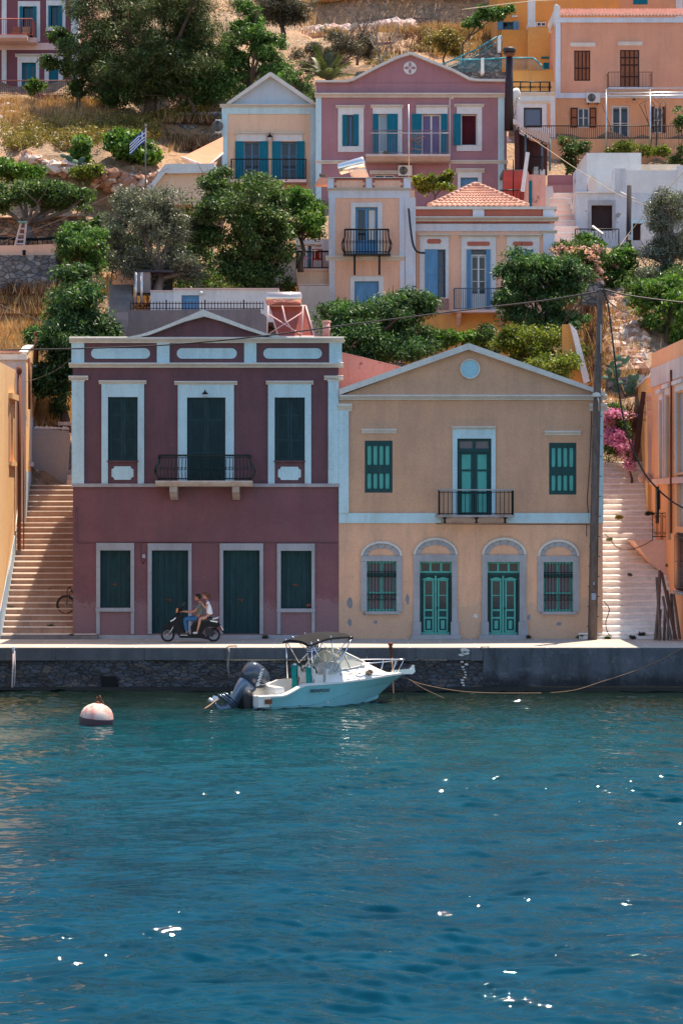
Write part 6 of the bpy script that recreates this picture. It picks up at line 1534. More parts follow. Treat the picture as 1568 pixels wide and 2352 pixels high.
o = rubble('rubble_wall', '', [(58,356,18), (110,372,22), (200,380,30), (260,400,26), (275,425,14)], 120.4, 620, .26, [M['rockw'], M['rockw'], M['rocko']], .9); tag(o, 'tumbled pale rubble wall below the bright fig bushes at left', 'wall')
o = rubble('rubble_wall', '', [(220,385,40), (290,400,40), (345,410,30), (372,395,20)], 119.6, 420, .26, [M['rocko'], M['rockw'], M['rocko']], .9); tag(o, 'rust coloured tumbled stone wall behind the flagpole', 'wall')
o = rubble('rubble_heap', '', [(700,70,14), (760,64,18), (850,62,14), (900,52,16), (950,55,18)], 151, 520, .36, [M['rockw'], M['pinkstair'], M['rockw']], 2.0); struct(o, 'stuff', 'long heap of pale sunlit rubble near the top of the slope')
o = rubble('scattered_stones', '', [(800,35,8), (900,30,6), (1000,18,8), (1160,12,8)], 162, 200, .32, [M['rockw']], 1.0); struct(o, 'stuff', 'row of pale stones on the topmost terrace')
def slope_rocks():
 m = MB()
 for (x0,x1,y0,y1,n) in ((1395,1480,640,860,620), (1290,1400,640,700,60), (0,200,240,340,160), (560,760,0,10,10), (20,120,600,760,0)):
  for i in range(n):
   px = rnd.uniform(x0,x1); py = rnd.uniform(y0,y1)
   Y = 90.0
   while Y < 160 and ground(X(px,Y), Y) < Z(py,Y): Y += .5
   m.cur = rnd.randrange(3); m.rock((X(px,Y), Y, ground(X(px,Y),Y)+.05), rnd.uniform(.10,.34)*(1 if x0 > 1000 else .9))
 struct(m.build('hillside_stones', [M['rockw'], M['rocko'], M['stairstone']]), 'stuff', 'loose stones on the hillside')
slope_rocks()
w = wall_thing('rubble_bank', 'dark dry stone bank behind the bougainvillea', [(1395,1010), (1395,870), (1480,860), (1480,1010)], 95, M['stonegrey'], .8)
w = wall_thing('stone_pier', 'pale stacked stone pier left of the utility pole top', [(1335,700), (1338,652), (1372,650), (1374,700)], 101, M['stonegrey'], .8)
# ---------------------------------------------------------------- boat
def text_mesh(s, size, name, mat, parent, Mx, extr=.004, shear=0.0, bold=0.0):
 cu = bpy.data.curves.new(name, 'FONT'); cu.body = s; cu.size = size; cu.extrude = extr; cu.shear = shear; cu.offset = bold
 t = bpy.data.objects.new(name+'_curve', cu); col.objects.link(t)
 dg = bpy.context.evaluated_depsgraph_get(); me = bpy.data.meshes.new_from_object(t.evaluated_get(dg))
 bpy.data.objects.remove(t); me.transform(Mx); me.materials.clear(); me.materials.append(mat)
 o = bpy.data.objects.new(name, me); o.name = name; col.objects.link(o); o.parent = parent
 return o
def boat():
 ph = math.radians(26); root = thing('motor_boat', 'white and pale turquoise cabin motorboat with black canopy and raised outboard, moored at the quay', 'boat', (-2.94, 69.15, 0), ph)
 M['hull'] = paint('turquoise_gelcoat', (.27,.60,.64), .18, var=.12, scale=1.5)
 W = paint('white_gelcoat', (.80,.76,.70), .25, var=.1, scale=2)
 Lk, Lc, Lm, Ls = 4.15, 4.55, 5.0, 5.45
 sm = lambda t: max(0, min(1, t))**2*(3-2*max(0, min(1, t)))
 def bs(t): return 1.10*(1-max(0, (t-.42)/.58)**2.3) if t > .42 else 1.10-.05*(1-t/.42)
 def zs(t): return .43+.32*sm((t-.13)/.17)+.16*sm((t-.3)/.7)
 def sec(t):
  k = max(0, (t-.5)/.5)
  return [(t*Lk, 0, -.38+.30*k**3), (t*Lc, .86*bs(t)/1.1*(1-.25*k)+.0, -.06+.20*k**2), (t*Lc+.02, .92*bs(t)/1.1*(1-.22*k), .02+.22*k**2),
    (t*Lm, .985*bs(t)/1.1*(1-.09*k)+.03*(1-k), .40*(zs(t)/.75)+.10*k), (t*Ls, bs(t), zs(t)-.05), (t*Ls+.01, bs(t)+.025, zs(t)-.045), (t*Ls+.01, bs(t)+.025, zs(t))]
 T = [0,.05,.1,.13,.16,.2,.24,.28,.34,.42,.5,.58,.66,.74,.81,.87,.92,.96,.99,1.0]
 m = MB()
 for sg in (-1, 1):
  rows = [[(p[0], sg*p[1], p[2]) for p in sec(t)] for t in T]; n = len(rows[0])
  for a in range(n-1):
   m.cur = 1 if a >= 4 else 0
   vs = [];
   for r in rows: vs += [r[a], r[a+1]]
   fs = [(2*i, 2*i+2, 2*i+3, 2*i+1) if sg < 0 else (2*i, 2*i+1, 2*i+3, 2*i+2) for i in range(len(rows)-1)]
   m.add(vs, fs, a != 5)
 m.cur = 0
 tr = [(p[0], -p[1], p[2]) for p in sec(0)][::-1] + [(p[0], p[1], p[2]) for p in sec(0)][1:]
 m.add(tr, [tuple(range(len(tr)))])
 m.build('hull', [M['hull'], W], root, True)
 ch = MB()
 for sg in (-1, 1):
  ch.tube([(t*Lm, sg*(.985*bs(t)/1.1+.034-.0*t), .10+.33*sm((t-.35)/.3)+.05*t) for t in (0,.1,.2,.3,.38,.46,.55,.62)], .012, 4)
 ch.build('hull_crease', M['hull'], root, True)
 d = MB()
 Tg = [t for t in T if t <= .5]
 for sg in (-1, 1):
  a = [(t*Ls+.01, sg*(bs(t)+.025), zs(t)+.0) for t in Tg]; b = [(t*Ls, sg*(bs(t)-.20), zs(t)+.02) for t in Tg]; c = [(t*Ls, sg*(bs(t)-.22), .14) for t in Tg]
  n = len(Tg); f = lambda i: (i, i+1, n+i+1, n+i)
  d.add(a+b, [f(i) for i in range(n-1)], True); d.add(b+c, [f(i) for i in range(n-1)], False)
 d.add([(0.0,-.9,.14), (2.6,-.9,.14), (2.6,.9,.14), (0.0,.9,.14)], [(0,1,2,3)])
 d.box(-.02, .38, -1.06, -.42, .10, .42); d.box(-.02, .38, .42, 1.06, .10, .42); d.box(.12, .38, -.419, .419, .05, .24)
 d.box(.62, .92, -.86, .86, .14, .66)
 Tf = [t for t in T if t >= .42]; N = 10; vs = []
 def crown(t): return .50*sm((t-.42)/.02)*(1-sm((t-.66)/.26)) + .06*(1-t)
 for t in Tf:
  for k in range(N+1):
   s = -1+2*k/N; e = 1-abs(s)**3.2
   vs.append((t*Ls+.01, s*(bs(t)+.02), zs(t)+.005+crown(t)*e))
 d.add(vs, [(i*(N+1)+k, (i+1)*(N+1)+k, (i+1)*(N+1)+k+1, i*(N+1)+k+1) for i in range(len(Tf)-1) for k in range(N)], True)
 t = .42; vs = [(t*Ls+.012, s*(bs(t)-.02), .14) for s in (-1, 1)] + [(t*Ls+.012, s*bs(t)*.98, zs(t)+.02) for s in (1, .8, .4, 0, -.4, -.8, -1)]
 d.build('deck', W, root, True)
 bk = MB(); bk.box(2.32, 2.38, -.95, .95, .14, .80); bk.box(2.33, 2.75, -.88, -.2, .80, 1.18); bk.box(2.33, 2.75, .2, .88, .80, 1.18); co = bk.build('console', W, root, True)
 st = MB(); st.tube([(2.28,.55+.16*math.cos(a),.98+.16*math.sin(a)) for a in [2*math.pi*k/14 for k in range(14)]], .014, 5, closed=True); st.build('steering_wheel', M['black'], co, True)
 gl = simple('windscreen_glass', (.50,.55,.50), .08, alpha=.55)
 for sg in (-1, 1):
  A, B_, C_, Cc = (2.40, sg*.93, 1.04), (3.00, sg*.74, 1.66), (3.78, sg*.62, 1.30), (3.05, sg*.90, 1.20)
  g = MB(); g.add([A, (3.75, sg*.66, 1.24), C_, B_], [(0,1,2,3)]); w = g.build('windscreen_side', gl, root, True)
  f = MB(); f.tube([A, (2.6,sg*.88,1.36), B_], .03, 6); f.tube([B_, C_], .03, 6); f.tube([A, (3.76, sg*.66, 1.25)], .028, 6); f.tube([(3.0,sg*.75,1.64), (3.15,sg*.84,1.16)], .022, 5); f.build('frame', M['acwhite'], w, True)
 g = MB(); g.add([(3.00,-.74,1.66), (3.78,-.62,1.30), (3.95,0,1.34), (3.12,0,1.72)], [(0,1,2,3)]); g.add([(3.12,0,1.72), (3.95,0,1.34), (3.78,.62,1.30), (3.00,.74,1.66)], [(0,1,2,3)]); w = g.build('windscreen_front', gl, root, True)
 f = MB(); f.tube([(3.00,-.74,1.66), (3.12,0,1.73), (3.00,.74,1.66)], .03, 6); f.tube([(3.78,-.62,1.30), (3.95,0,1.35), (3.78,.62,1.30)], .03, 6); f.tube([(3.12,0,1.72),(3.95,0,1.35)], .025, 5); f.build('frame', M['acwhite'], w, True)
 cv = paint('black_canvas', (.018,.018,.020), .9, var=.4, scale=4); c = MB(); NX, NY = 12, 8; vs = []
 for i in range(NX+1):
  s = i/NX
  for j in range(NY+1):
   q = -1+2*j/NY; x = 1.72+1.48*s; z = 2.0+.25*math.sin(math.pi*min(1, s*1.05+.02)*.62+.05)-.10*q*q*abs(q)-.02*math.sin(s*12)*.4
   vs.append((x, .95*q, z))
 fs = [(i*(NY+1)+j, (i+1)*(NY+1)+j, (i+1)*(NY+1)+j+1, i*(NY+1)+j+1) for i in range(NX) for j in range(NY)]
 c.add(vs, fs, True); c.add([(v[0], v[1], v[2]-.035) for v in vs], [f_[::-1] for f_ in fs], True)
 e = [vs[j] for j in range(NY+1)]; c.add([(v[0]-.02, v[1]*1.01, v[2]+.01) for v in e]+[(v[0]-.04, v[1]*1.01, v[2]-.07) for v in e], [(j, j+1, NY+2+j, NY+1+j) for j in range(NY)], True)
 for jj in (0, NY):
  e = [vs[i*(NY+1)+jj] for i in range(NX+1)]; sg = 1 if jj else -1; c.add([(v[0], v[1]+sg*.012, v[2]+.01) for v in e]+[(v[0], v[1]+sg*.03, v[2]-.05) for v in e], [(i, i+1, NX+2+i, NX+1+i) for i in range(NX)], True)
 cn = c.build('canopy', cv, root, True)
 f = MB()
 for sg in (-1, 1):
  y = sg*.93
  f.tube([(1.80,y,2.02), (1.85,y,.78)], .018, 6); f.tube([(2.25,y,1.26), (1.78,y,2.0)], .015, 6); f.tube([(2.25,y,1.26), (3.15,y*.98,2.14)], .015, 6)
  f.tube([(2.62,y,1.05), (2.45,y,2.2)], .015, 6); f.tube([(2.62,y,1.05),(3.18,y*.98,2.12)], .02, 6); f.tube([(2.55,y,1.62),(2.0,y,2.1)], .012, 5)
 f.build('canopy_frame', M['chrome'], cn, True)
 for sy in (-.52, .55):
  s = MB(); s.box(1.92, 2.02, sy-.24, sy+.24, .86, 1.18); s.box(1.95, 2.34, sy-.25, sy+.25, .58, .70); s.box(1.98, 2.28, sy-.22, sy+.22, .40, .58); s.box(2.02, 2.2, sy-.10, sy+.10, .14, .40)
  for q in (-.25, .21): s.extx([(sy+q, .6), (sy+q+.04, .6), (sy+q+.04, 1.0), (sy+q, 1.0)], 1.98, 2.28)
  s.tube([(1.94,sy-.22,1.18),(1.94,sy,1.24),(1.94,sy+.22,1.18)], .045, 6)
  s.build('seat', W, root, True)
 r = MB()
 for sg in (-1, 1):
  top = [(3.35, sg*.92, 1.12), (3.55, sg*.90, 1.30), (4.2, sg*.72, 1.31), (4.8, sg*.48, 1.32), (5.35, sg*.20, 1.32), (5.5, 0, 1.32)]
  r.tube(top, .016, 6)
  for (x, y, z, bx_) in ((3.9, .80, 1.30, 3.75), (4.4, .65, 1.31, 4.3), (4.95, .42, 1.32, 4.85), (5.35, .2, 1.32, 5.15)):
   r.tube([(x, sg*y, z), (bx_, sg*(y-.02), zs(bx_/Ls)+.03)], .013, 5)
 r.build('bow_rail', M['chrome'], root, True)
 a = MB(); a.prism([(5.05,1.0), (5.75,1.02), (5.82,.94), (5.74,.86), (5.35,.86), (5.05,.92)], -.09, .09); a.prism([(5.55,.94), (5.74,1.14), (5.80,1.14), (5.84,.92), (5.7,.84)], -.05, .05); a.build('anchor_roller', M['chrome'], root, True)
 p = MB(); c0 = (3.72, -.915, 1.0)
 p.M = Matrix.Translation((3.80,-.93,1.03)) @ Matrix.Rotation(math.radians(17), 4, 'Z') @ Matrix.Rotation(math.radians(-28), 4, 'X')
 p.lathe([(0,-.022), (.07,-.022), (.075,-.0)], (0,0,0), 18, 'y'); p.M = p.M @ Matrix.Diagonal((2.1,1,1,1)) if False else p.M
 p.M = None
 po = MB(); po.M = Matrix.Translation((3.80,-.89,1.03)) @ Matrix.Rotation(math.radians(15), 4, 'Z') @ Matrix.Rotation(math.radians(-30), 4, 'X') @ Matrix.Diagonal((1.7,1,1,1))
 po.lathe([(.066,-.03), (.078,-.036), (.084,-.02), (.084,.05)], (0,0,0), 20, 'y'); w = po.build('porthole_rim', paint('brass_rim', (.30,.22,.15), .4), root, True)
 po = MB(); po.M = Matrix.Translation((3.80,-.89,1.03)) @ Matrix.Rotation(math.radians(15), 4, 'Z') @ Matrix.Rotation(math.radians(-30), 4, 'X') @ Matrix.Diagonal((1.7,1,1,1))
 po.lathe([(0,-.03), (.068,-.03), (.068,.03)], (0,0,0), 20, 'y'); po.build('porthole', M['glassdark'], root, True)
 blk = simple('black_lettering', (.02,.02,.025), .5)
 base = Matrix.Rotation(math.radians(90), 4, 'X')
 text_mesh('SEAFOX', .135, 'hull_lettering', blk, root, Matrix.Translation((1.66,-1.125,.50)) @ Matrix.Rotation(math.radians(-5), 4, 'X') @ base @ Matrix.Diagonal((1.35,1,1,1)), .004, .15, .004)
 text_mesh('\u0396\u03a9\u0397 \u03a3\u0395\u03a1\u0397 \u03a4\u03a3 46', .095, 'registration_lettering', blk, root, Matrix.Translation((2.70,-1.075,.98)) @ Matrix.Rotation(math.radians(6.5), 4, 'Z') @ Matrix.Rotation(math.radians(-20), 4, 'X') @ base, .004, 0, .001)
 m = MB(); m.box(.18,.40,-1.12,-1.075,.20,.34); m.tube([(.3,-1.12,.24),(.34,-1.14,.1),(.36,-1.13,-.02)], .012, 4); m.lathe([(.0,-.01),(.022,-.01),(.022,.02)], (1.35,-1.045,.10), 8, 'y'); m.build('quarter_fitting', M['rust'], root, True)
 e = thing; en = MB(); eb = paint('outboard_grey', (.075,.09,.12), .22, var=.15, scale=2, metal=.35)
 tl = Matrix.Translation((.10,0,.60)) @ Matrix.Rotation(math.radians(40), 4, 'Y') @ Matrix.Scale(1.13, 4)
 en.M = tl
 def loft(mb, secs, n=16):
  vs = []
  for (z, cx, rx, ry) in secs:
   for k in range(n):
    a = 2*math.pi*k/n; ca, sa = math.cos(a), math.sin(a)
    vs.append((cx+rx*math.copysign(abs(ca)**.7, ca), ry*math.copysign(abs(sa)**.7, sa), z))
  m_ = len(secs); mb.add(vs, [(i*n+k, i*n+(k+1)%n, (i+1)*n+(k+1)%n, (i+1)*n+k) for i in range(m_-1) for k in range(n)] + [tuple(range(n-1,-1,-1)), tuple(range((m_-1)*n, m_*n))], True)
 loft(en, [(.12,-.08,.20,.14), (.16,-.07,.29,.20), (.26,-.06,.37,.25), (.42,-.05,.40,.27), (.56,-.06,.37,.26), (.66,-.07,.27,.21), (.70,-.08,.14,.12)])
 o = en.build('outboard_engine', eb, root, True)
 en = MB(); en.M = tl
 loft(en, [(-.98,-.14,.30,.10), (-.90,-.12,.27,.10), (-.78,-.10,.16,.06), (-.60,-.10,.15,.06), (-.40,-.10,.17,.09), (-.20,-.10,.22,.13), (.02,-.09,.27,.17), (.115,-.08,.27,.18)])
 for zz, w_ in ((-.66,.40), (-.60,.34), (-.52,.28)): loft(en, [(zz-.012,-.20,w_,.16), (zz+.012,-.20,w_,.16)], 12)
 en.ell((-.14,0,-.92), (.42,.085,.085), 12, 8)
 en.prism([(-.05,-1.0), (-.30,-1.0), (-.34,-1.24), (-.14,-1.26)], -.015, .015)
 en.build('lower_unit', paint('outboard_leg', (.14,.18,.25), .22, var=.15, metal=.4), o, True)
 en = MB(); en.M = tl
 for k in range(3):
  a = 2*math.pi*k/3; u = Vector((0, math.cos(a), math.sin(a))); v = Vector((0, -math.sin(a), math.cos(a))); c = Vector((-.60,0,-.92))
  q = [c+u*.03-v*.04+Vector((-.05,0,0)), c+u*.12-v*.10+Vector((-.07,0,0)), c+u*.20-v*.02, c+u*.19+v*.08+Vector((.06,0,0)), c+u*.05+v*.05+Vector((.05,0,0))]
  en.add(q+[p+Vector((.012,0,0)) for p in q], [(0,1,2,3,4), (9,8,7,6,5)]+[(i, 5+i, 5+(i+1)%5, (i+1)%5) for i in range(5)])
 en.lathe([(.045,-.72), (.06,-.6), (.06,-.52)], (0,0,-.92), 10, 'x'); en.build('propeller', M['metal'], o, True)
 en = MB(); en.box(-.30,.02,-.17,.17,.0,.38) if False else en.prism([(-.28,.05), (.10,.0), (.14,.42), (-.02,.52), (-.2,.30)], -.15, .15); en.tube([(-.05,-.2,.40), (.2,-.35,.30), (.42,-.30,.42)], .025, 6); en.build('mounting_bracket', M['black'], o, True)
 wl = simple('white_lettering', (.75,.75,.75), .4)
 text_mesh('YAMAHA', .125, 'engine_lettering', wl, o, tl @ Matrix.Translation((-.03,-.285,.60)) @ Matrix.Rotation(math.radians(90), 4, 'Y') @ Matrix.Rotation(math.radians(90), 4, 'X') if False else tl @ Matrix.Translation((-.16,-.282,.60)) @ base @ Matrix.Rotation(math.radians(-68), 4, 'Z'), .006, 0, .002)
 s = MB(); s.M = tl; s.tube([(.0,-.284,.16),(.20,-.282,.30),(.30,-.26,.48)], .008, 4); s.build('cowl_stripe', wl, o, True)
 tq = paint('teal_towel', (.0,.22,.22), .85, var=.35)
 for (sy, lbl, a) in ((-.52, 'teal towel draped over the right-hand boat seat', 0), (.55, 'teal towel draped over the left-hand boat seat, hanging lower', .18)):
  m = MB(); vs = []; N = 8
  prof = [(2.08,1.06), (2.02,1.20), (1.95,1.27), (1.88,1.20), (1.87,1.0), (1.86,.80-a), (1.83,.62-a*1.3)]
  for (x, z) in prof:
   for k in range(N+1): y = sy-.26+.40*k/N+(.0); vs.append((x+.014*math.sin(k*2.3+z*5), y+(1.2-z)*.10*(-1), z+.01*math.sin(k*1.7)))
  fs = [(i*(N+1)+k, i*(N+1)+k+1, (i+1)*(N+1)+k+1, (i+1)*(N+1)+k) for i in range(len(prof)-1) for k in range(N)]
  m.M = root_matrix(root); m.add(vs, fs, True); m.add([(v[0]+.012, v[1], v[2]-.012) for v in vs], [f_[::-1] for f_ in fs], True); tag(m.build('towel', tq), lbl, 'towel', 'towels on the boat seats')
 m = MB(); m.M = root_matrix(root); m.lathe([(.0,-.36), (.12,-.34), (.15,-.22), (.15,.22), (.13,.33), (.05,.40), (0,.41)], (-.12,-.52,.18), 14); m.tube([(-.12,-.52,.55), (.05,-.52,.62)], .012, 4); tag(m.build('boat_fender', M['black']), 'black boat fender hanging against the transom beside the engine', 'fender')
 m = MB(); m.M = root_matrix(root); m.tube([(0.02,-.98,.1),(.12,-1.14,-.08),(.28,-1.16,-.12)], .06, 7); tag(m.build('hose_fender', M['black']), 'short black hose fender at the near stern corner of the boat', 'fender')
 flag(root, (2.72,.50,1.90), .40, .30, 'flag', local=True)
def root_matrix(o): return Matrix.Translation(o.location) @ Matrix.Rotation(o.rotation_euler.z, 4, 'Z')
def flag(parent, pos, w, h, name, local=False, droop=0.0, mx=None):
 """blue and white striped flag with white cross canton, waving; built in x-z"""
 bl = M.setdefault('flagblue', paint('flag_blue', (.03,.07,.30), .8, var=.2)); wh = M.setdefault('flagwhite', paint('flag_white', (.75,.73,.72), .8, var=.08))
 m = MB(mx); NX, NZ = 27, 18; vs = []
 for j in range(NZ+1):
  for i in range(NX+1):
   s = i/NX; t = j/NZ
   x = -w*s*(1-.25*droop); y = .10*w*math.sin(s*7+t*1.5)*s; z = -h*t-droop*w*s*.9+.05*h*math.sin(s*6)
   vs.append((pos[0]+x, pos[1]+y, pos[2]+z))
 for side in (0, 1):
  for j in range(NZ):
   for i in range(NX):
    stripe = j//2
    c = 0 if stripe % 2 == 0 else 1
    if i < 10 and j < 10:
     c = 1 if (4 <= i < 6 or 4 <= j < 6) else 0
    a = j*(NX+1)+i; q = (a, a+1, a+NX+2, a+NX+1)
    m.cur = c
    if side == 0: m.add([vs[k] for k in q], [(0,1,2,3)], True)
    else: m.add([(vs[k][0], vs[k][1]+.006, vs[k][2]) for k in q], [(3,2,1,0)], True)
 return m.build(name, [bl, wh], parent, local)
boat()
f = thing('flagpole', 'thin pole flying a drooping blue and white striped flag above the rubble wall', 'flagpole', P(334.5, 420, 112))
m = MB(); m.tube([P(334.5,425,112), P(335,290,112)], .04, 6); m.ell(P(335,289,112), (.07,.07,.07), 8, 6); m.build('pole', M['concrete'], f)
m = flag(f, P(333.5,297,112), .95, .62, 'flag', droop=.75)
# ---------------------------------------------------------------- buoy, ropes, mooring things
def buoy():
 Y = 63.9; x = X(221,Y); r = (X(260,Y)-X(182,Y))/2
 root = thing('mooring_buoy', 'faded coral pink mooring buoy crusted white on top, rusty shackle, afloat left', 'buoy', (x, Y, 0)); root.rotation_euler = (.03, .10, 0)
 m, t, n, b = newmat('buoy_paint'); v = coords(t); s = nd(t, 'ShaderNodeSeparateXYZ'); t.links.new(v, s.inputs[0])
 ns = noise(t, v, 5, 6, .7)
 ad = nd(t, 'ShaderNodeMath', operation='MULTIPLY_ADD'); t.links.new(ns, ad.inputs[0]); ad.inputs[1].default_value = .25; t.links.new(s.outputs[2], ad.inputs[2])
 crust = ramp(t, ad.outputs[0], [(.26, BW(0)), (.40, BW(.95))])
 cr2 = ramp(t, noise(t, v, 3, 6, .7), [(.42, BW(.2)), (.56, BW(1))])
 c = mixc(t, C((.50,.12,.10)), C((.62,.26,.22)), ramp(t, noise(t, v, 2, 4), [(.4, BW(0)), (.6, BW(1))]))
 c = mixc(t, c, C((.62,.50,.42)), mixc(t, BW(0), cr2, crust))
 low = ramp(t, s.outputs[2], [(.20, BW(1)), (.21, BW(0))]); c = mixc(t, c, C((.07,.03,.04)), low)
 t.links.new(c, b.inputs['Base Color']); b.inputs['Roughness'].default_value = .6; bump(t, ns, b, .4, .02)
 M['buoy'] = m
 mb = MB(); mb.lathe([(.0,-.35), (r*.8,-.28), (r*.98,-.1), (r,.10), (r,.18), (r*1.0,.185), (r*.985,.22), (r*.93,.34), (r*.80,.45), (r*.6,.53), (r*.35,.585), (.1,.61), (0,.615)], (x,Y,0), 36); mb.build('float', M['buoy'], root)
 mb = MB(); mb.lathe([(.09,.0), (.07,.06), (0,.06)], (x,Y,.60), 10); mb.tube([(x-.05,Y,.65), (x-.04,Y,.79), (x+.03,Y,.83), (x+.07,Y,.73), (x+.05,Y,.63)], .022, 6); mb.tube([(x+.02,Y,.65),(x+.12,Y-.06,.71),(x+.22,Y-.1,.55),(x+.30,Y-.25,.42),(x+.32,Y-.33,.20)], .008, 4); mb.build('shackle', M['rust'], root)
buoy()
def cable(name, label, pts, r, mat, cat='cable', sag=0.0, group=None):
 m = MB(); out = []
 pts = [Vector(p) for p in pts]
 Q = [pts[0]*2-pts[1]]+pts+[pts[-1]*2-pts[-2]]
 for i in range(1, len(Q)-2):
  for k in range(10):
   t = k/10; a, b, c, d = Q[i-1], Q[i], Q[i+1], Q[i+2]
   out.append(.5*((2*b)+(c-a)*t+(2*a-5*b+4*c-d)*t*t+(3*b-a-3*c+d)*t**3))
 out.append(pts[-1])
 if sag:
  n = len(out)
  for i, p in enumerate(out): p.z -= sag*4*(i/n)*(1-i/n)
 m.tube(out, r, 5); return tag(m.build(name, mat), label, cat, group)
rope = paint('tan_rope', (.26,.17,.11), .9)
E = 75.0
cable('mooring_rope', 'long tan rope from the boat bow up to the quay at the right edge', [P(927,1556,71.6), P(970,1572,72), P(1060,1588,73), P(1170,1592,73.6), P(1300,1588,74.2), P(1380,1566,74.7), P(1480,1532,QE-.3), P(1566,1489,QE-.12), P(1600,1470,QE)], .013, rope, 'rope')
cable('short_mooring_rope', 'shorter tan rope from the boat bow slanting down into the sea', [P(940,1562,71.6), P(975,1583,71.3), P(1020,1604,70.8)], .012, rope, 'rope')
cable('bow_painter', 'dark weighted line hanging from the boat bow into the water', [P(934,1562,71.6), P(930,1590,71.5), P(927,1612,71.4)], .02, M['black'], 'rope')
cable('stern_rope', 'frayed tan rope running from the outboard into the water at left', [P(500,1606,68.6), P(485,1618,68.0), P(470,1628,67.4)], .022, rope, 'rope')
def moor():
 y = QE-.2
 p = thing('white_mooring_pole', 'slim whitish pole standing in the water against the quay at far left', 'pole', P(28,1590,y))
 m = MB(); m.tube([P(28,1600,y), P(32,1490,y)], [.035,.03], 6); m.build('pole', M['pinkstair'], p); m = MB(); m.tube([P(33,1484,y),P(31,1492,y),P(34,1500,y)], .05, 5); m.tube([P(34,1495,y-.04), P(35.5,1540,y-.03), P(34,1575,y-.02)], .018, 4); m.build('rope_knot', M['whiteblue'], p)
 p = thing('mooring_loop', 'iron mooring loop with frayed rope hanging down the quay wall left of the boat', 'mooring ring', P(524,1487,y))
 m = MB(); m.tube([P(523,1495,y), P(521,1487,y), P(526,1484,y+.1), P(543,1483.5,y+.3), P(543,1489,y+.35)], .02, 5); m.build('iron_loop', M['rust'], p)
 m = MB(); m.tube([P(524,1488,y-.05), P(526,1500,y-.06), P(523,1530,y-.05), P(527,1555,y-.05)], [.06,.035,.04,.02], 6); m.build('rope', paint('frayed_rope', (.26,.24,.22), .95), p)
 p = thing('mooring_loop', 'black iron mooring loop bolted to the quay above the smooth concrete wall', 'mooring ring', P(1113,1487,y))
 m = MB(); m.tube([P(1104,1492,y), P(1104,1486,y), P(1122,1485.5,y), P(1122,1491,y)], .018, 5); m.build('iron_loop', M['iron'], p)
 p = thing('rusty_mooring_post', 'rusty bollard pin with chain and rope on the quay behind the boat bow', 'mooring post', P(897,1487,y))
 m = MB(); m.tube([P(897,1492,y), P(896.5,1481,y)], .06, 8); m.lathe([(.0,0),(.08,.01),(.09,.06),(0,.1)], P(896.5,1482,y), 10); m.build('pin', M['rust'], p)
 m = MB()
 for k in range(12): c = P(898+.3*(k%2), 1493+2.3*k, y-.06); m.tube([(c[0]+.03*math.cos(a), c[1], c[2]+.03*math.sin(a)) for a in [2*math.pi*i/8 for i in range(8)]], .012, 4, closed=True)
 m.build('chain', M['rust'], p); m = MB(); m.tube([P(900,1510,y-.05), P(901,1550,y-.3), P(903,1590,y-.5), P(906,1605,y-.6)], .02, 5); m.build('rope', rope, p)
 m = MB(); vs = []
 for (x, yy, s) in ((1066,1494,12), (1068,1500,9), (1060,1504,7)): m.prism([P2(x+s*math.cos(a)*rnd.uniform(.6,1.2), yy+s*.45*math.sin(a), QE-.13) for a in [2*math.pi*k/9 for k in range(9)]], QE-.132, QE-.10)
 for k in range(12): x = 1064+rnd.uniform(-5,8); yy = 1520+k*6.0; s = rnd.uniform(2.5,5); m.prism([P2(x+s*math.cos(a)*rnd.uniform(.6,1.3), yy+s*.5*math.sin(a), QE-.09) for a in [2*math.pi*j/8 for j in range(8)]], QE-.092, QE-.03)
 o = m.build('paint_spill', M['trimtop'], bpy.data.objects['quay_wall'])
moor()
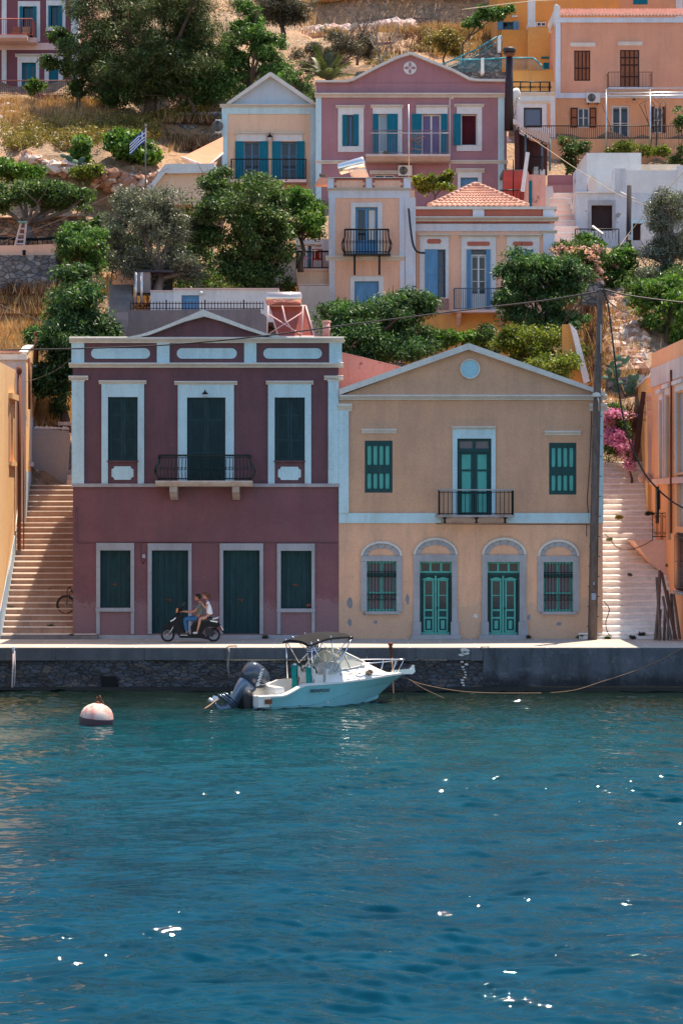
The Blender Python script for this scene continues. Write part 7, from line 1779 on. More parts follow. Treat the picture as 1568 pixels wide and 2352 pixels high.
# ---------------------------------------------------------------- scooter and riders
SY = 77.75
def S(cx, cy, dy=0.0): q = P(344.5+.1172*cx, 1349.3+.1172*cy, SY); return (q[0], SY+dy, q[2])
def s2(*pts): return [(S(a,b)[0], S(a,b)[2]) for a, b in pts]
def torus(m, c, R, r, n=28, k=8):
 m.tube([(c[0]+R*math.cos(2*math.pi*i/n), c[1], c[2]+R*math.sin(2*math.pi*i/n)) for i in range(n)], r, k, closed=True)
def scooter():
 root = thing('scooter', 'black motor scooter with spoked wheels driving left along the quay carrying two people', 'scooter', S(800,1068))
 bl = paint('black_bodywork', (.006,.006,.008), .42, var=.2)
 for nm, c in (('front_wheel', S(350,932)), ('rear_wheel', S(1245,930))):
  w = MB(); torus(w, c, .195, .045); o = w.build('wheel', M['black'], root)
  w = MB(); torus(w, c, .155, .014, 24, 5)
  for k in range(14):
   a = 2*math.pi*k/14; w.tube([(c[0]+.03*math.cos(a), c[1], c[2]+.03*math.sin(a)), (c[0]+.15*math.cos(a+.15), c[1], c[2]+.15*math.sin(a+.15))], .006, 4)
  w.lathe([(0,-.05),(.05,-.05),(.05,.05),(0,.05)], c, 10, 'y'); w.build('rim', M['metal'], o)
 m = MB(); m.prism(s2((215,820),(260,745),(340,700),(430,705),(470,760),(490,850),(455,860),(430,790),(360,765),(280,790),(240,840)), SY-.07, SY+.07); m.build('front_mudguard', bl, root)
 m = MB(); m.tube([S(350,932,-.07), S(430,830,-.07), S(560,560,-.03)], .022, 6); m.tube([S(350,932,.07), S(430,830,.07), S(560,560,.03)], .022, 6); m.build('fork', M['metal'], root)
 m = MB(); m.prism(s2((385,690),(420,610),(480,540),(560,520),(600,560),(600,700),(640,850),(700,900),(820,930),(830,985),(600,985),(560,930),(500,800),(440,710)), SY-.17, SY+.17); m.build('leg_shield', bl, root)
 m = MB(); m.prism(s2((405,650),(455,625),(510,580),(520,600),(470,640),(415,668)), SY-.14, SY-.175); m.prism(s2((405,650),(455,625),(500,590),(470,640),(415,668)), SY-.12, SY+.12); m.build('headlight', simple('headlight_lens', (.75,.77,.8), .1), root)
 m = MB(); m.prism(s2((505,480),(520,410),(570,390),(640,420),(650,470),(600,530),(530,520)), SY-.10, SY+.10); m.tube([S(620,440,-.33), S(600,440,0), S(620,440,.33)], .018, 6); hb = m.build('handlebar', bl, root)
 m = MB(); m.prism(s2((512,490),(520,415),(560,402),(550,490)), SY-.11, SY-.101); m.build('indicator', paint('orange_lens', (.6,.25,.08), .3), hb)
 m = MB(); m.tube([S(590,430,-.22), S(640,330,-.28)], .008, 4); m.ell(S(665,325,-.29), (.075,.02,.06), 10, 6); m.tube([S(590,430,.22), S(640,330,.28)], .008, 4); m.ell(S(660,325,.29), (.07,.02,.06), 10, 6); m.build('mirror', M['black'], hb)
 m = MB(); m.prism(s2((820,985),(800,760),(860,690),(1000,660),(1180,640),(1330,680),(1380,740),(1300,800),(1180,760),(1080,800),(1020,900),(1130,990)), SY-.15, SY+.15); m.build('rear_body', bl, root)
 m = MB(); m.prism(s2((850,690),(880,640),(960,600),(1100,610),(1200,590),(1240,610),(1180,650),(1000,670)), SY-.16, SY+.16); m.build('seat', M['black'], root)
 m = MB(); m.tube([S(1150,625,-.12), S(1250,600,-.12), S(1360,575,-.08), S(1360,575,.08), S(1250,600,.12)], .016, 5); m.prism(s2((1180,625),(1290,600),(1350,585),(1345,600),(1200,640)), SY-.1, SY+.1); m.build('luggage_rack', M['metal'], root)
 m = MB(); m.prism(s2((1170,640),(1230,645),(1330,660),(1325,685),(1240,670),(1180,655)), SY-.156, SY+.156); m.build('side_trim', M['chrome'], root)
 m = MB(); m.prism(s2((1350,720),(1400,730),(1460,880),(1440,895),(1380,830)), SY-.07, SY+.07); m.build('plate_holder', bl, root)
 m = MB(); m.prism(s2((1375,735),(1400,740),(1445,835),(1425,845)), SY-.09, SY+.09); m.build('number_plate', M['acwhite'], root)
 m = MB(); m.prism(s2((1355,770),(1370,770),(1400,840),(1380,840)), SY-.08, SY+.08); m.build('tail_light', paint('red_lens', (.5,.03,.03), .3), root)
 m = MB(); m.tube([S(930,960,-.17), S(1050,985,-.17), S(1180,1000,-.17)], [.02,.03,.04], 8); m.prism(s2((1080,800),(1210,790),(1290,900),(1230,960),(1100,940)), SY-.16, SY-.10); m.build('exhaust', paint('dark_exhaust', (.03,.03,.032), .5), root)
scooter()
def skin(name, mats, parent, V, Ed, sub=2, vcol=None):
 """V: list of (x,y,z,r)"""
 off = OFF.get(parent.name, (0,0,0)) if parent is not None else (0,0,0)
 me = bpy.data.meshes.new(name); me.from_pydata([(v[0]-off[0], v[1]-off[1], v[2]-off[2]) for v in V], Ed, [])
 me.materials.append(mats); o = bpy.data.objects.new(name, me); col.objects.link(o)
 md = o.modifiers.new('skin', 'SKIN'); md.use_smooth_shade = True; md.branch_smoothing = .5
 if not me.skin_vertices:
  pass
 for i, v in enumerate(V):
  r = v[3]; me.skin_vertices[0].data[i].radius = (r, r) if not isinstance(r, tuple) else r
  me.skin_vertices[0].data[i].use_root = (i == 0)
 ss = o.modifiers.new('sub', 'SUBSURF'); ss.levels = sub; ss.render_levels = sub
 if parent is not None: o.parent = parent; OFF[o.name] = off
 return o
def sv(cx, cy, dy, r): p = S(cx, cy, dy); return (p[0], p[1], p[2], r)
SK = paint('tanned_skin', (.42,.19,.12), .55, var=.1); SK2 = paint('light_tanned_skin', (.50,.25,.17), .55, var=.1)
def head(root, c, face, hair, skinm, long_hair):
 """head looking toward -x from centre c, radius about .1"""
 m = MB(); m.ell(c, (.092,.075,.115), 16, 12); m.ell((c[0]-.035,c[1],c[2]-.05), (.062,.055,.065), 12, 8)
 m.ell((c[0]-.098,c[1],c[2]-.012), (.022,.014,.024), 8, 6)                        # nose
 for s in (-1, 1): m.ell((c[0]+.005,c[1]+s*.076,c[2]-.005), (.02,.01,.03), 8, 6)
 hd = m.build('head', skinm, root)
 m = MB()
 for s in (-1, 1): m.ell((c[0]-.083,c[1]+s*.032,c[2]+.012), (.01,.014,.009), 8, 6)
 m.build('eyes', M['black'], hd)
 m = MB(); m.ell((c[0]-.088,c[1],c[2]-.055), (.012,.024,.007), 8, 6); m.build('mouth', paint('lips', (.30,.09,.08), .5), hd)
 m = MB(); m.ell((c[0]+.022,c[1],c[2]+.028), (.098,.086,.108), 14, 10); m.ell((c[0]-.04,c[1],c[2]+.085), (.055,.065,.03), 10, 6)
 if long_hair:
  for (dx, dz, rx, rz) in ((.11,.03,.05,.05), (.15,-.02,.045,.07), (.17,-.08,.03,.06), (.12,.06,.04,.03)): m.ell((c[0]+dx,c[1],c[2]+dz), (rx,.045,rz), 10, 7)
 m.build('hair', hair, hd)
 return hd
def hand(V, Ed, w, d, up, side, r=.009):
 """palm at vertex index w heading d; five curled fingers as skinned chains"""
 p = Vector(V[w][:3]); d = Vector(d).normalized(); up = Vector(up).normalized(); sd = d.cross(up)
 V.append((*(p+d*.055), .026)); pm = len(V)-1; Ed.append((w, pm)); pp = Vector(V[pm][:3])
 for k, ln in enumerate((.055,.065,.062,.048)):
  b = pp+d*.035+sd*(-.030+.02*k); V.append((*b, r)); i = len(V)-1; Ed.append((pm, i))
  V.append((*(b+d*ln*.5-up*.012), r*.9)); Ed.append((i, i+1)); V.append((*(b+d*ln*.7-up*.04), r*.8)); Ed.append((i+1, i+2))
 b = p+d*.03+sd*(.045*side); V.append((*b, r*1.1)); i = len(V)-1; Ed.append((w, i)); V.append((*(b+d*.035-up*.02), r)); Ed.append((i, i+1))
def rider():
 r = thing('person', 'person in grey-green t-shirt and blue jeans steering the black scooter', 'person', S(930,620))
 V = [sv(955,585,0,(.14,.12)), sv(965,500,0,(.135,.12)), sv(985,400,0,(.145,.13)), sv(992,330,0,(.13,.10)), sv(985,285,0,.05), sv(965,250,0,.045)]
 Ed = [(0,1),(1,2),(2,3),(3,4),(4,5)]
 for s in (-1, 1):
  i = len(V); V += [sv(985,335,s*.17,.055), sv(940,390,s*.21,.048), sv(880,465,s*.22,.042), sv(760,475,s*.24,.034), sv(680,465,s*.27,.024)]
  Ed += [(3,i),(i,i+1),(i+1,i+2),(i+2,i+3),(i+3,i+4)]; hand(V, Ed, i+4, (-1,s*.15,.0), (0,0,1), -s)
  i = len(V); V += [sv(930,610,s*.10,.085), sv(800,610,s*.17,.078), sv(690,615,s*.20,.062), sv(705,720,s*.20,.055), sv(728,860,s*.18,.038), sv(730,895,s*.18,.036), sv(640,915,s*.19,.032)]
  Ed += [(0,i),(i,i+1),(i+1,i+2),(i+2,i+3),(i+3,i+4),(i+4,i+5),(i+5,i+6)]
 skin('body', SK, r, V, Ed)
 J = paint('blue_denim', (.04,.13,.28), .85, var=.3); V = [sv(957,575,0,(.155,.135)), sv(955,600,0,(.15,.13))]; Ed = [(0,1)]
 for s in (-1, 1):
  i = len(V); V += [sv(925,605,s*.10,.098), sv(800,608,s*.17,.09), sv(688,613,s*.20,.073), sv(703,720,s*.20,.066), sv(728,862,s*.18,.052)]; Ed += [(1,i),(i,i+1),(i+1,i+2),(i+2,i+3),(i+3,i+4)]
 skin('jeans', J, r, V, Ed)
 Tm = paint('grey_green_cotton', (.15,.17,.15), .9, var=.2); V = [sv(957,555,0,(.16,.14)), sv(965,490,0,(.155,.145)), sv(983,400,0,(.16,.15)), sv(992,325,0,(.14,.115)), sv(988,300,0,.07)]; Ed = [(0,1),(1,2),(2,3),(3,4)]
 for s in (-1, 1): i = len(V); V += [sv(985,335,s*.17,.072), sv(935,385,s*.21,.066), sv(915,410,s*.215,.062)]; Ed += [(3,i),(i,i+1),(i+1,i+2)]
 skin('t_shirt', Tm, r, V, Ed)
 for s in (-1, 1):
  m = MB(); a = S(680,905,s*.19); m.ell(a, (.15,.05,.045), 12, 8); sh = m.build('shoe', paint('grey_shoe', (.07,.06,.06), .7), r); m = MB(); m.box(a[0]-.14,a[0]+.12,a[1]-.045,a[1]+.045,a[2]-.05,a[2]-.03); m.build('sole', M['acwhite'], sh)
 head(r, S(935,195), None, paint('dark_brown_hair', (.025,.017,.015), .7), SK, False)
def passenger():
 r = thing('person', 'person with tied auburn hair, white t-shirt and bare legs riding pillion on the scooter', 'person', S(1150,600))
 V = [sv(1165,570,0,(.12,.11)), sv(1160,480,0,(.10,.095)), sv(1150,380,0,(.11,.10)), sv(1140,300,0,(.11,.085)), sv(1125,260,0,.04), sv(1110,225,0,.036)]
 Ed = [(0,1),(1,2),(2,3),(3,4),(4,5)]
 for s in (-1, 1):
  i = len(V); V += [sv(1140,305,s*.14,.045), sv(1125,350,s*.18,.038), sv(1090,400,s*.20,.034), sv(1045,340,s*.19,.028), sv(1012,290,s*.17,.021)]
  Ed += [(3,i),(i,i+1),(i+1,i+2),(i+2,i+3),(i+3,i+4)]; hand(V, Ed, i+4, (-.9,0,.35), (0,0,1), -s, .008)
  i = len(V); V += [sv(1120,590,s*.09,.078), sv(1050,595,s*.16,.066), sv(985,605,s*.21,.052), sv(975,700,s*.21,.048), sv(935,850,s*.20,.030), sv(925,885,s*.20,.030), sv(868,902,s*.21,.026)]
  Ed += [(0,i),(i,i+1),(i+1,i+2),(i+2,i+3),(i+3,i+4),(i+4,i+5),(i+5,i+6)]
 skin('body', SK2, r, V, Ed)
 Tm = paint('white_cotton', (.78,.78,.80), .85, var=.08); V = [sv(1175,545,0,(.15,.13)), sv(1165,480,0,(.125,.115)), sv(1152,380,0,(.125,.118)), sv(1142,295,0,(.12,.10)), sv(1130,270,0,.055)]; Ed = [(0,1),(1,2),(2,3),(3,4)]
 for s in (-1, 1): i = len(V); V += [sv(1140,303,s*.14,.058), sv(1130,335,s*.17,.052)]; Ed += [(3,i),(i,i+1)]
 skin('t_shirt', Tm, r, V, Ed)
 V = [sv(1170,570,0,(.135,.125)), sv(1165,590,0,(.13,.12))]; Ed = [(0,1)]
 for s in (-1, 1): i = len(V); V += [sv(1135,592,s*.09,.092), sv(1105,594,s*.12,.085)]; Ed += [(1,i),(i,i+1)]
 skin('shorts', paint('dark_shorts', (.02,.025,.04), .9), r, V, Ed)
 for s in (-1, 1): m = MB(); m.ell(S(895,885,s*.205), (.085,.045,.04), 12, 8); m.build('sandal', M['acwhite'], r)
 head(r, S(1085,165), None, paint('auburn_hair', (.13,.05,.03), .6), SK2, True)
rider(); passenger()
def bicycle():
 Y = 81.3; z0 = Z(1410, Y)
 root = thing('bicycle', 'dark mountain bicycle leaning on the steps, half hidden by the plum house corner', 'bicycle', P(152,1411,Y))
 f = lambda px, py, dy=0: (X(px,Y), Y+dy, Z(py,Y))
 R = .34
 for i, c in enumerate((f(152,1389), (X(152,Y)+1.05, Y+.25, f(152,1389)[2]))):
  m = MB(); torus(m, c, R-.03, .045, 30, 7); w = m.build('wheel', M['black'], root)
  m = MB(); torus(m, c, R-.065, .010, 26, 4)
  for k in range(18): a = 2*math.pi*k/18; m.tube([c, (c[0]+(R-.07)*math.cos(a), c[1], c[2]+(R-.07)*math.sin(a))], .003, 3)
  m.lathe([(0,-.04),(.03,-.04),(.03,.04),(0,.04)], c, 8, 'y'); m.build('rim', M['metal'], w)
 c = f(152,1389); h = (c[0]+.17, Y+.04, c[2]+.52)
 m = MB(); b = (c[0]+.62, Y+.14, c[2]-.02); sd = (c[0]+.50+.05, Y+.13, c[2]+.45); r2 = (c[0]+1.05,Y+.25,c[2])
 for p, q in ((h,b),(h,sd),(sd,b),(b,r2),(sd,r2)): m.tube([p,q], .018, 6)
 m.build('frame', M['iron'], root)
 m = MB(); m.tube([(c[0],c[1]-.06,c[2]), (c[0]+.13,Y-.02,c[2]+.40)], .017, 5); m.tube([(c[0],c[1]+.06,c[2]), (c[0]+.13,Y+.08,c[2]+.40)], .017, 5); m.tube([(c[0]+.13,Y+.03,c[2]+.40), (c[0]+.19,Y+.04,c[2]+.58)], .02, 5); m.build('fork', paint('grey_fork', (.16,.16,.16), .4), root)
 m = MB(); m.tube([(h[0]-.06,Y-.22,h[2]+.10), (h[0]+.02,Y+.0,h[2]+.08), (h[0]-.06,Y+.26,h[2]+.12)], .014, 5)
 for k in range(5): m.tube([(h[0]-.06,Y-.2+.1*k,h[2]+.09), (h[0]-.13,Y-.1+.05*k,h[2]-.03), (c[0]+.05,Y+.03,c[2]+.28)], .005, 4)
 m.build('handlebar', M['black'], root); m = MB(); m.ell((sd[0],sd[1],sd[2]+.08), (.13,.06,.03), 10, 6); m.build('saddle', M['black'], root)
bicycle()
# ---------------------------------------------------------------- poles, lamp, cables, planks, heaters
def poles():
 Y = 79.35; r = thing('utility_pole', 'leaning weathered timber utility pole in front of the ochre house corner', 'pole', P(1360,1469,Y))
 m = MB(); m.tube([P(1359.5,1471,Y), P(1364,1200,Y), P(1370.5,900,Y), P(1378,655,Y), P(1378.2,645,Y)], [.165,.15,.13,.105,.10], 14); m.build('shaft', M['wood'], r)
 m = MB()
 for k in range(34): py = 680+k*23; t = (py-650)/820; px = 1378-18.5*t; s = -1 if k % 2 else 1; x = X(px,Y)+s*(.105+.06*t); m.tube([(x-s*.02,Y-.03,Z(py,Y)), (x+s*.05,Y-.05,Z(py,Y)+.01)], .016, 5)
 m.build('climbing_pegs', M['iron'], r)
 m = MB(); c = P(1366,905,Y-.3); m.prism([P2(1357,910,Y), P2(1358,904,Y), P2(1366,902,Y), P2(1372,904,Y), P2(1376,912,Y), P2(1360,912.5,Y)], Y-.48, Y-.2); l = m.build('lamp_head', M['acwhite'], r)
 m = MB(); m.tube([P(1372,912,Y-.3), P(1374.5,925,Y-.2), P(1374,945,Y-.16)], .03, 6); m.build('lamp_arm', M['metal'], l)
 m = MB(); m.box(X(1356,Y)-.0, X(1366,Y), Y-.19, Y-.165, Z(1377,Y), Z(1362,Y)); m.box(X(1360,Y), X(1363,Y), Y-.18, Y-.16, Z(1343,Y), Z(1336,Y)); m.build('paper_notice', paint('torn_notice', (.30,.33,.42), .7, wear=(.05,.05,.07), scale=9), r)
 m = MB(); m.box(X(1376,Y), X(1380,Y), Y-.15, Y-.12, Z(812,Y), Z(746,Y)); m.box(X(1372,Y), X(1386,Y), Y-.13, Y-.11, Z(666,Y), Z(663,Y)); m.build('metal_strip', plaster('strip', (.42,.36,.32), None, None, .3), r)
 m = MB()
 for k in range(5): m.tube([P(1378+rnd.uniform(-4,4),648+rnd.uniform(0,20),Y-.13), P(1384+rnd.uniform(-2,8),655+rnd.uniform(-8,15),Y-.16), P(1386,672+rnd.uniform(-4,8),Y-.1)], .015, 4)
 m.build('wire_tangle', M['black'], r)
 Y2 = 110.0; r = thing('old_wooden_pole', 'dark thin wooden pole in front of the whitewashed old house', 'pole', P(1442,670,Y2))
 m = MB(); m.tube([P(1441,690,Y2), P(1444,426,Y2)], [.14,.11], 8); m.build('shaft', paint('dark_pole', (.045,.035,.04), .8), r); m = MB(); m.box(X(1440,Y2), X(1447,Y2), Y2-.3, Y2-.12, Z(552,Y2), Z(540,Y2)); m.build('meter_box', M['acwhite'], r); m = MB(); m.tube([P(1424,441,Y2), P(1458,458,Y2)], .03, 4); m.build('crossarm', M['acwhite'], r)
 Y3 = 109.0; r = thing('street_lamp', 'dark street lamp with a tilted pale solar panel above the oleander', 'street lamp', P(1365,600,Y3))
 m = MB(); m.tube([P(1365,640,Y3), P(1365,532,Y3)], .06, 6); m.build('post', M['iron'], r); m = MB(); m.lathe([(.12,0),(.18,.1),(.06,.35),(0,.4)], P(1365,556,Y3), 8); m.build('lamp_head', M['iron'], r)
 m = MB(); q = [P(1358,519,Y3), P(1361,517,Y3+.2), P(1385,535,Y3+.2), P(1383,537,Y3)]; m.add(q+[(p[0],p[1]+.05,p[2]-.05) for p in q], [(0,1,2,3),(7,6,5,4),(0,4,5,1),(1,5,6,2),(2,6,7,3),(3,7,4,0)]); m.build('solar_panel', M['acwhite'], r)
poles()
Yp = 79.3
cable('overhead_cable', 'thick black overhead cable sagging from the utility pole across both front houses', [P(1376,669,Yp), P(1250,690,Yp), P(1100,708,Yp), P(950,727,Yp), P(790,747,Yp), P(600,772,Yp), P(400,791,Yp), P(200,800,Yp), P(-60,805,Yp)], .026, M['black'])
cable('overhead_cable', 'thick black cable running right from the utility pole top out of the picture', [P(1379,663,Yp), P(1430,676,Yp), P(1500,687,Yp), P(1640,703,Yp)], .028, M['black'])
cable('drop_cable', 'black cable dropping from the pole top down to the striped building', [P(1386,668,Yp), P(1396,705,Yp), P(1408,800,Yp), P(1420,900,Yp+.2), P(1440,1000,Yp+.2), P(1475,1080,Yp+.2), P(1508,1122,Yp+.3), P(1540,1150,79.5), P(1566,1166,78.8)], .032, M['black'])
cable('slack_cable', 'short slack black cable behind the pole top ending on the stony slope', [P(1384,678,Yp+1), P(1405,700,Yp+3), P(1432,716,Yp+6), P(1443,718,Yp+8)], .03, M['black'])
wt = paint('pale_wire', (.55,.42,.28), .6)
cable('slanting_wire', 'pale wire rising to the upper right across the whitewashed old house', [P(1262,673,104), P(1320,665,105), P(1380,622,106), P(1444,535,108), P(1500,470,108), P(1600,360,108)], .018, wt)
cable('slanting_wire', 'pale wire from the mauve house flue down to the dark wooden pole', [P(1195,300,120), P(1260,345,117), P(1330,392,113), P(1444,458,110), P(1600,500,110)], .018, wt)
cable('thin_wire', 'thin dark wire crossing the left trees toward the plum house', [P(-20,690,92), P(60,725,92), P(150,748,92), P(235,752,92)], .016, M['wood'])
cable('thin_wire', 'thin wire sloping from the white roofed house down over the left trees', [P(-20,565,105), P(150,500,107), P(260,446,110), P(418,372,116)], .012, M['wood'])
cable('stair_rope', 'slack rope looped from the ochre house corner to the pink landing block', [P(1388,1226,81), P(1398,1236,81.5), P(1415,1256,82), P(1440,1262,82.3), P(1470,1255,82.8), P(1498,1240,83.2)], .018, rope, 'rope')
cable('left_handrail_rope', 'white handrail rope following the blue base up the left stairs', [P(44,1140,86.8), P(40,1180,85.5), P(33,1240,84), P(22,1305,82.3), P(8,1358,81), P(-10,1400,80)], .022, M['white'], 'handrail')
cable('wall_wires', 'bundle of loose wires at the foot of the ochre house corner', [P(1385,1380,79.95), P(1398,1400,79.8), P(1390,1430,79.85), P(1396,1455,79.8), P(1412,1466,79.8)], .018, M['black'])
cable('roof_wire', 'thin wire between the plum house cornice and the tiled building', [P(166,822,80), P(130,850,83), P(90,868,86), P(55,878,85)], .010, M['wood'])
cable('upper_wires', 'pale wires crossing the upper yellow house', [P(1060,22,136), P(1200,5,136), P(1330,-4,136)], .03, wt)
cable('tower_cable', 'black cable hanging down between the peach tower and the long peach house', [P(938,478,105.5), P(942,520,105.4), P(948,560,105.4), P(958,578,105.5), P(975,581,105.7)], .05, M['black'])
def planks():
 spec = [(1514,1310,1509,1470,3.6,'tallest reddish plank, upright'), (1507,1326,1515,1470,3.2,'grey plank at the left, leaning in'), (1518,1315,1551,1470,3.4,'long plank crossing to the right'),
   (1521,1370,1540,1470,3.0,'dark plank in the middle leaning right'), (1531,1356,1549,1468,2.6,'grey plank behind the crossing plank'), (1540,1364,1548,1469,3.2,'grey upright plank right of centre'),
   (1546,1364,1560,1469,3.0,'rightmost plank'), (1516,1400,1512,1471,2.6,'short plank low at the front left'), (1526,1395,1524,1471,3.0,'short stubby board low in the middle'), (1534,1390,1532,1471,2.4,'short thin board right of the stubby one'), (1511,1375,1503,1471,2.6,'plank splayed out furthest left')]
 mt = [M['plank'], M['wood'], paint('reddish_plank', (.22,.10,.07), .85, var=.5)]
 for i, (a, b, c, d, w, l) in enumerate(spec):
  y0 = 78.9-.02*(i % 4)*4; y1 = y0+.45+.1*(i % 3); r = w*80/F*1.0
  m = MB(); m.tube([P(c,d-1.2,y0), P(a,b,y1)], [r*1.15, r*1.0], 4, smooth=False)
  tag(m.build('timber_plank', mt[2] if i in (0,2) else mt[i % 2]), l+' of the timber heap at the right stairs', 'plank', 'old timbers leaning beside the right stairs')
planks()
def heater(name_label, Y, tank, panel, red):
 """solar water heater: tank rect px, panel quad px"""
 root = thing('solar_water_heater', name_label, 'water heater', P((tank[0]+tank[2])/2, panel[0][1], Y))
 x0, z1 = P2(tank[0], tank[1], Y); x1, z0 = P2(tank[2], tank[3], Y); r = (z1-z0)/2; c = (z0+z1)/2
 tm = simple('tank_red_reflection' if red else 'polished_tank', (.75,.55,.45) if red else (.8,.76,.72), .22, .85)  # red version has a warm reflection mixed into its metal colour
 m = MB()
 if red: m.lathe([(0,x0-.03), (r*.7,x0-.02), (r,x0+.03), (r,x1-.03), (r*.7,x1+.02), (0,x1+.03)], (0,Y,c), 22, 'x')
 else: m.M = Matrix.Translation(((x0+x1)/2, Y, c)) @ Matrix.Rotation(math.radians(-12), 4, 'Z') @ Matrix.Rotation(math.radians(-14), 4, 'Y'); L = (x1-x0)/2; r *= .62; m.lathe([(0,-L-.02), (r*.8,-L-.01), (r,-L+.04), (r,L-.04), (r*.95,L), (0,L+.01)], (0,0,0), 24, 'x')
 m.build('tank', tm, root)
 q = [P(a, b, Y+(1.2 if b > tank[3]+8 else .1)*( -1 if red else 1)*.0 + (.9 if (b > tank[3]+12) else 0)*(0.0)) for a, b in panel]
 dz = .25
 q = [(p[0], p[1]+(-.25 if i < 2 else .9)*(1 if not red else -1)*.6, p[2]) for i, p in enumerate(q)]
 m = MB(); m.add(q+[(p[0],p[1]+.1,p[2]-.04) for p in q], [(0,1,2,3),(7,6,5,4),(0,4,5,1),(1,5,6,2),(2,6,7,3),(3,7,4,0)])
 m.build('collector_panel', paint('red_reflection_panel', (.36,.07,.04), .35, var=.45, scale=2) if red else M['acwhite'], root)  # red collector: orange reflection painted as the panel colour
 m = MB()
 for i in range(4): a, b = q[i], q[(i+1)%4]; m.tube([(a[0],a[1]-.02,a[2]), (b[0],b[1]-.02,b[2])], .035, 4)
 if red:
  a, b, c_, d = [(p[0], p[1]-.35, p[2]) for p in q]; m.tube([P(616,702,Y-.5), P(613,775,Y-.5)], .03, 4); m.tube([P(696,702,Y-.5), P(692,775,Y-.5)], .03, 4); m.tube([P(617,722,Y-.5), P(694,770,Y-.5)], .022, 4); m.tube([P(694,718,Y-.5), P(616,768,Y-.5)], .022, 4); m.tube([P(648,702,Y-.5), P(655,735,Y-.5), P(672,760,Y-.5)], .03, 4)
 m.build('frame', M['pinkstair'] if red else M['metal'], root)
heater('solar water heater with painted-in red reflection behind the right end of the plum house roof', 84.5, (612,670,692,701), [(618,702), (702,702), (722,776), (640,776)], True)
heater('silver solar water heater tank on the peach tower roof', 107.5, (777,359,838,402), [(800,392), (838,388), (848,408), (812,408)], False)
m = MB(); m.tube([P(749,776,82.0), P(750,741,82.0)], .13, 12); m.tube([P(750,742,82.0), P(750,737,82.0)], .15, 12); tag(m.build('terracotta_vent', M['pinkwall']), 'pinkish chimney pipe on the plum house roof near its right corner', 'chimney')
m = MB(); m.tube([P(83,830,90), P(82,768,90)], .06, 8); m.ell(P(82,767,90), (.09,.09,.07), 8, 6); tag(m.build('vent_pipe', M['rust']), 'thin tan vent pipe above the tiled building at left', 'pipe')
m = MB(); m.prism([P2(200,262,136.2), P2(198,250,136.2), P2(206,234,136.2), P2(262,236,136.2), P2(268,250,136.2), P2(268,266,136.2), P2(240,268,136.2)], 136.2, 138); tag(m.build('tarpaulin_heap', paint('navy_tarp', (.012,.018,.035), .7)), 'dark navy tarpaulin covered pile in the pine shade', 'tarpaulin')
def ladder():
 r = thing('wooden_stepladder', 'old white wooden stepladder standing under the spreading tree on the terrace', 'ladder', P(48,565,108.6))
 Y = 108.6
 for a, b in (((35,566),(49,512)), ((56,566),(61,512))): m = MB(); m.tube([P(*a,Y), P(*b,Y)], .05, 4, smooth=False); m.build('rail', M['pinkstair'], r)
 for k, py in enumerate((525,538,550,560)): m = MB(); t = (566-py)/54; m.tube([P(35+14*t,py,Y), P(56+5*t,py,Y)], .04, 4, smooth=False); m.build('rung', M['pinkstair'], r)
 m = MB(); m.box(X(43,Y),X(64,Y),Y-.2,Y+.2,Z(512,Y),Z(509,Y)); m.build('top_step', paint('mint_board', (.25,.45,.38), .7), r)
ladder()
def pots():
 for i, (px, py, Y, r, lab, mt) in enumerate(((1510,985+0,84.9,.0,'',''),)): pass
 m = MB(); c = P(1486,1108,86.6)
 for dx in (-.22, .02, .24): m.ell((c[0]+dx,c[1],c[2]+.18), (.14,.14,.2), 10, 7)
 tag(m.build('clay_pots', plaster('pale_clay', (.55,.38,.30), None, None, .5)), 'cluster of pale clay jars at the foot of the narrow yellow house', 'jars')
 for i, (px, py, c_) in enumerate(((1200-510,0,0),)): pass
 pl = [(710,361.5,'white'), (722,361.5,'green')]
 for k, (px, nm) in enumerate(((871,'white flower pot'), (881,'green flower pot'))):
  m = MB(); q = P(px+4,360.5,122.2); m.lathe([(.10,0), (.15,.28), (.16,.30), (.12,.30)], q, 12); tag(m.build('flower_pot', M['acwhite'] if k == 0 else paint('green_pot', (.10,.18,.08), .6)), nm+' on the mauve house balcony', 'flower pot')
pots()
# ---------------------------------------------------------------- vegetation
NR = np.random.RandomState(21)
def mesh_quads(name, V, mats, parent, nv=4, mi=None):
 """V: (n, nv, 3) world coordinates; one island per leaf"""
 n = len(V); off = OFF.get(parent.name, (0,0,0)) if parent is not None else (0,0,0)
 co = (V.reshape(-1, 3)-np.array(off)).astype(np.float32)
 me = bpy.data.meshes.new(name); me.vertices.add(n*nv); me.vertices.foreach_set('co', co.ravel())
 me.loops.add(n*nv); me.loops.foreach_set('vertex_index', np.arange(n*nv, dtype=np.int32))
 me.polygons.add(n); me.polygons.foreach_set('loop_start', np.arange(0, n*nv, nv, dtype=np.int32))
 for m in (mats if isinstance(mats, list) else [mats]): me.materials.append(m)
 if mi is not None: me.polygons.foreach_set('material_index', mi.astype(np.int32))
 me.update(calc_edges=True)
 o = bpy.data.objects.new(name, me); col.objects.link(o)
 if parent is not None: o.parent = parent; OFF[o.name] = off
 return o
def unit(v): return v/np.maximum(np.linalg.norm(v, axis=-1, keepdims=True), 1e-9)
def lobes(p):
 x, y, z = p; return math.sin(1.9*x+.7*z+1.3)*math.sin(1.5*z-1.1*y+.4)+.6*math.sin(3.7*x-1.2*y)*math.sin(3.3*z+2.1*y+1)
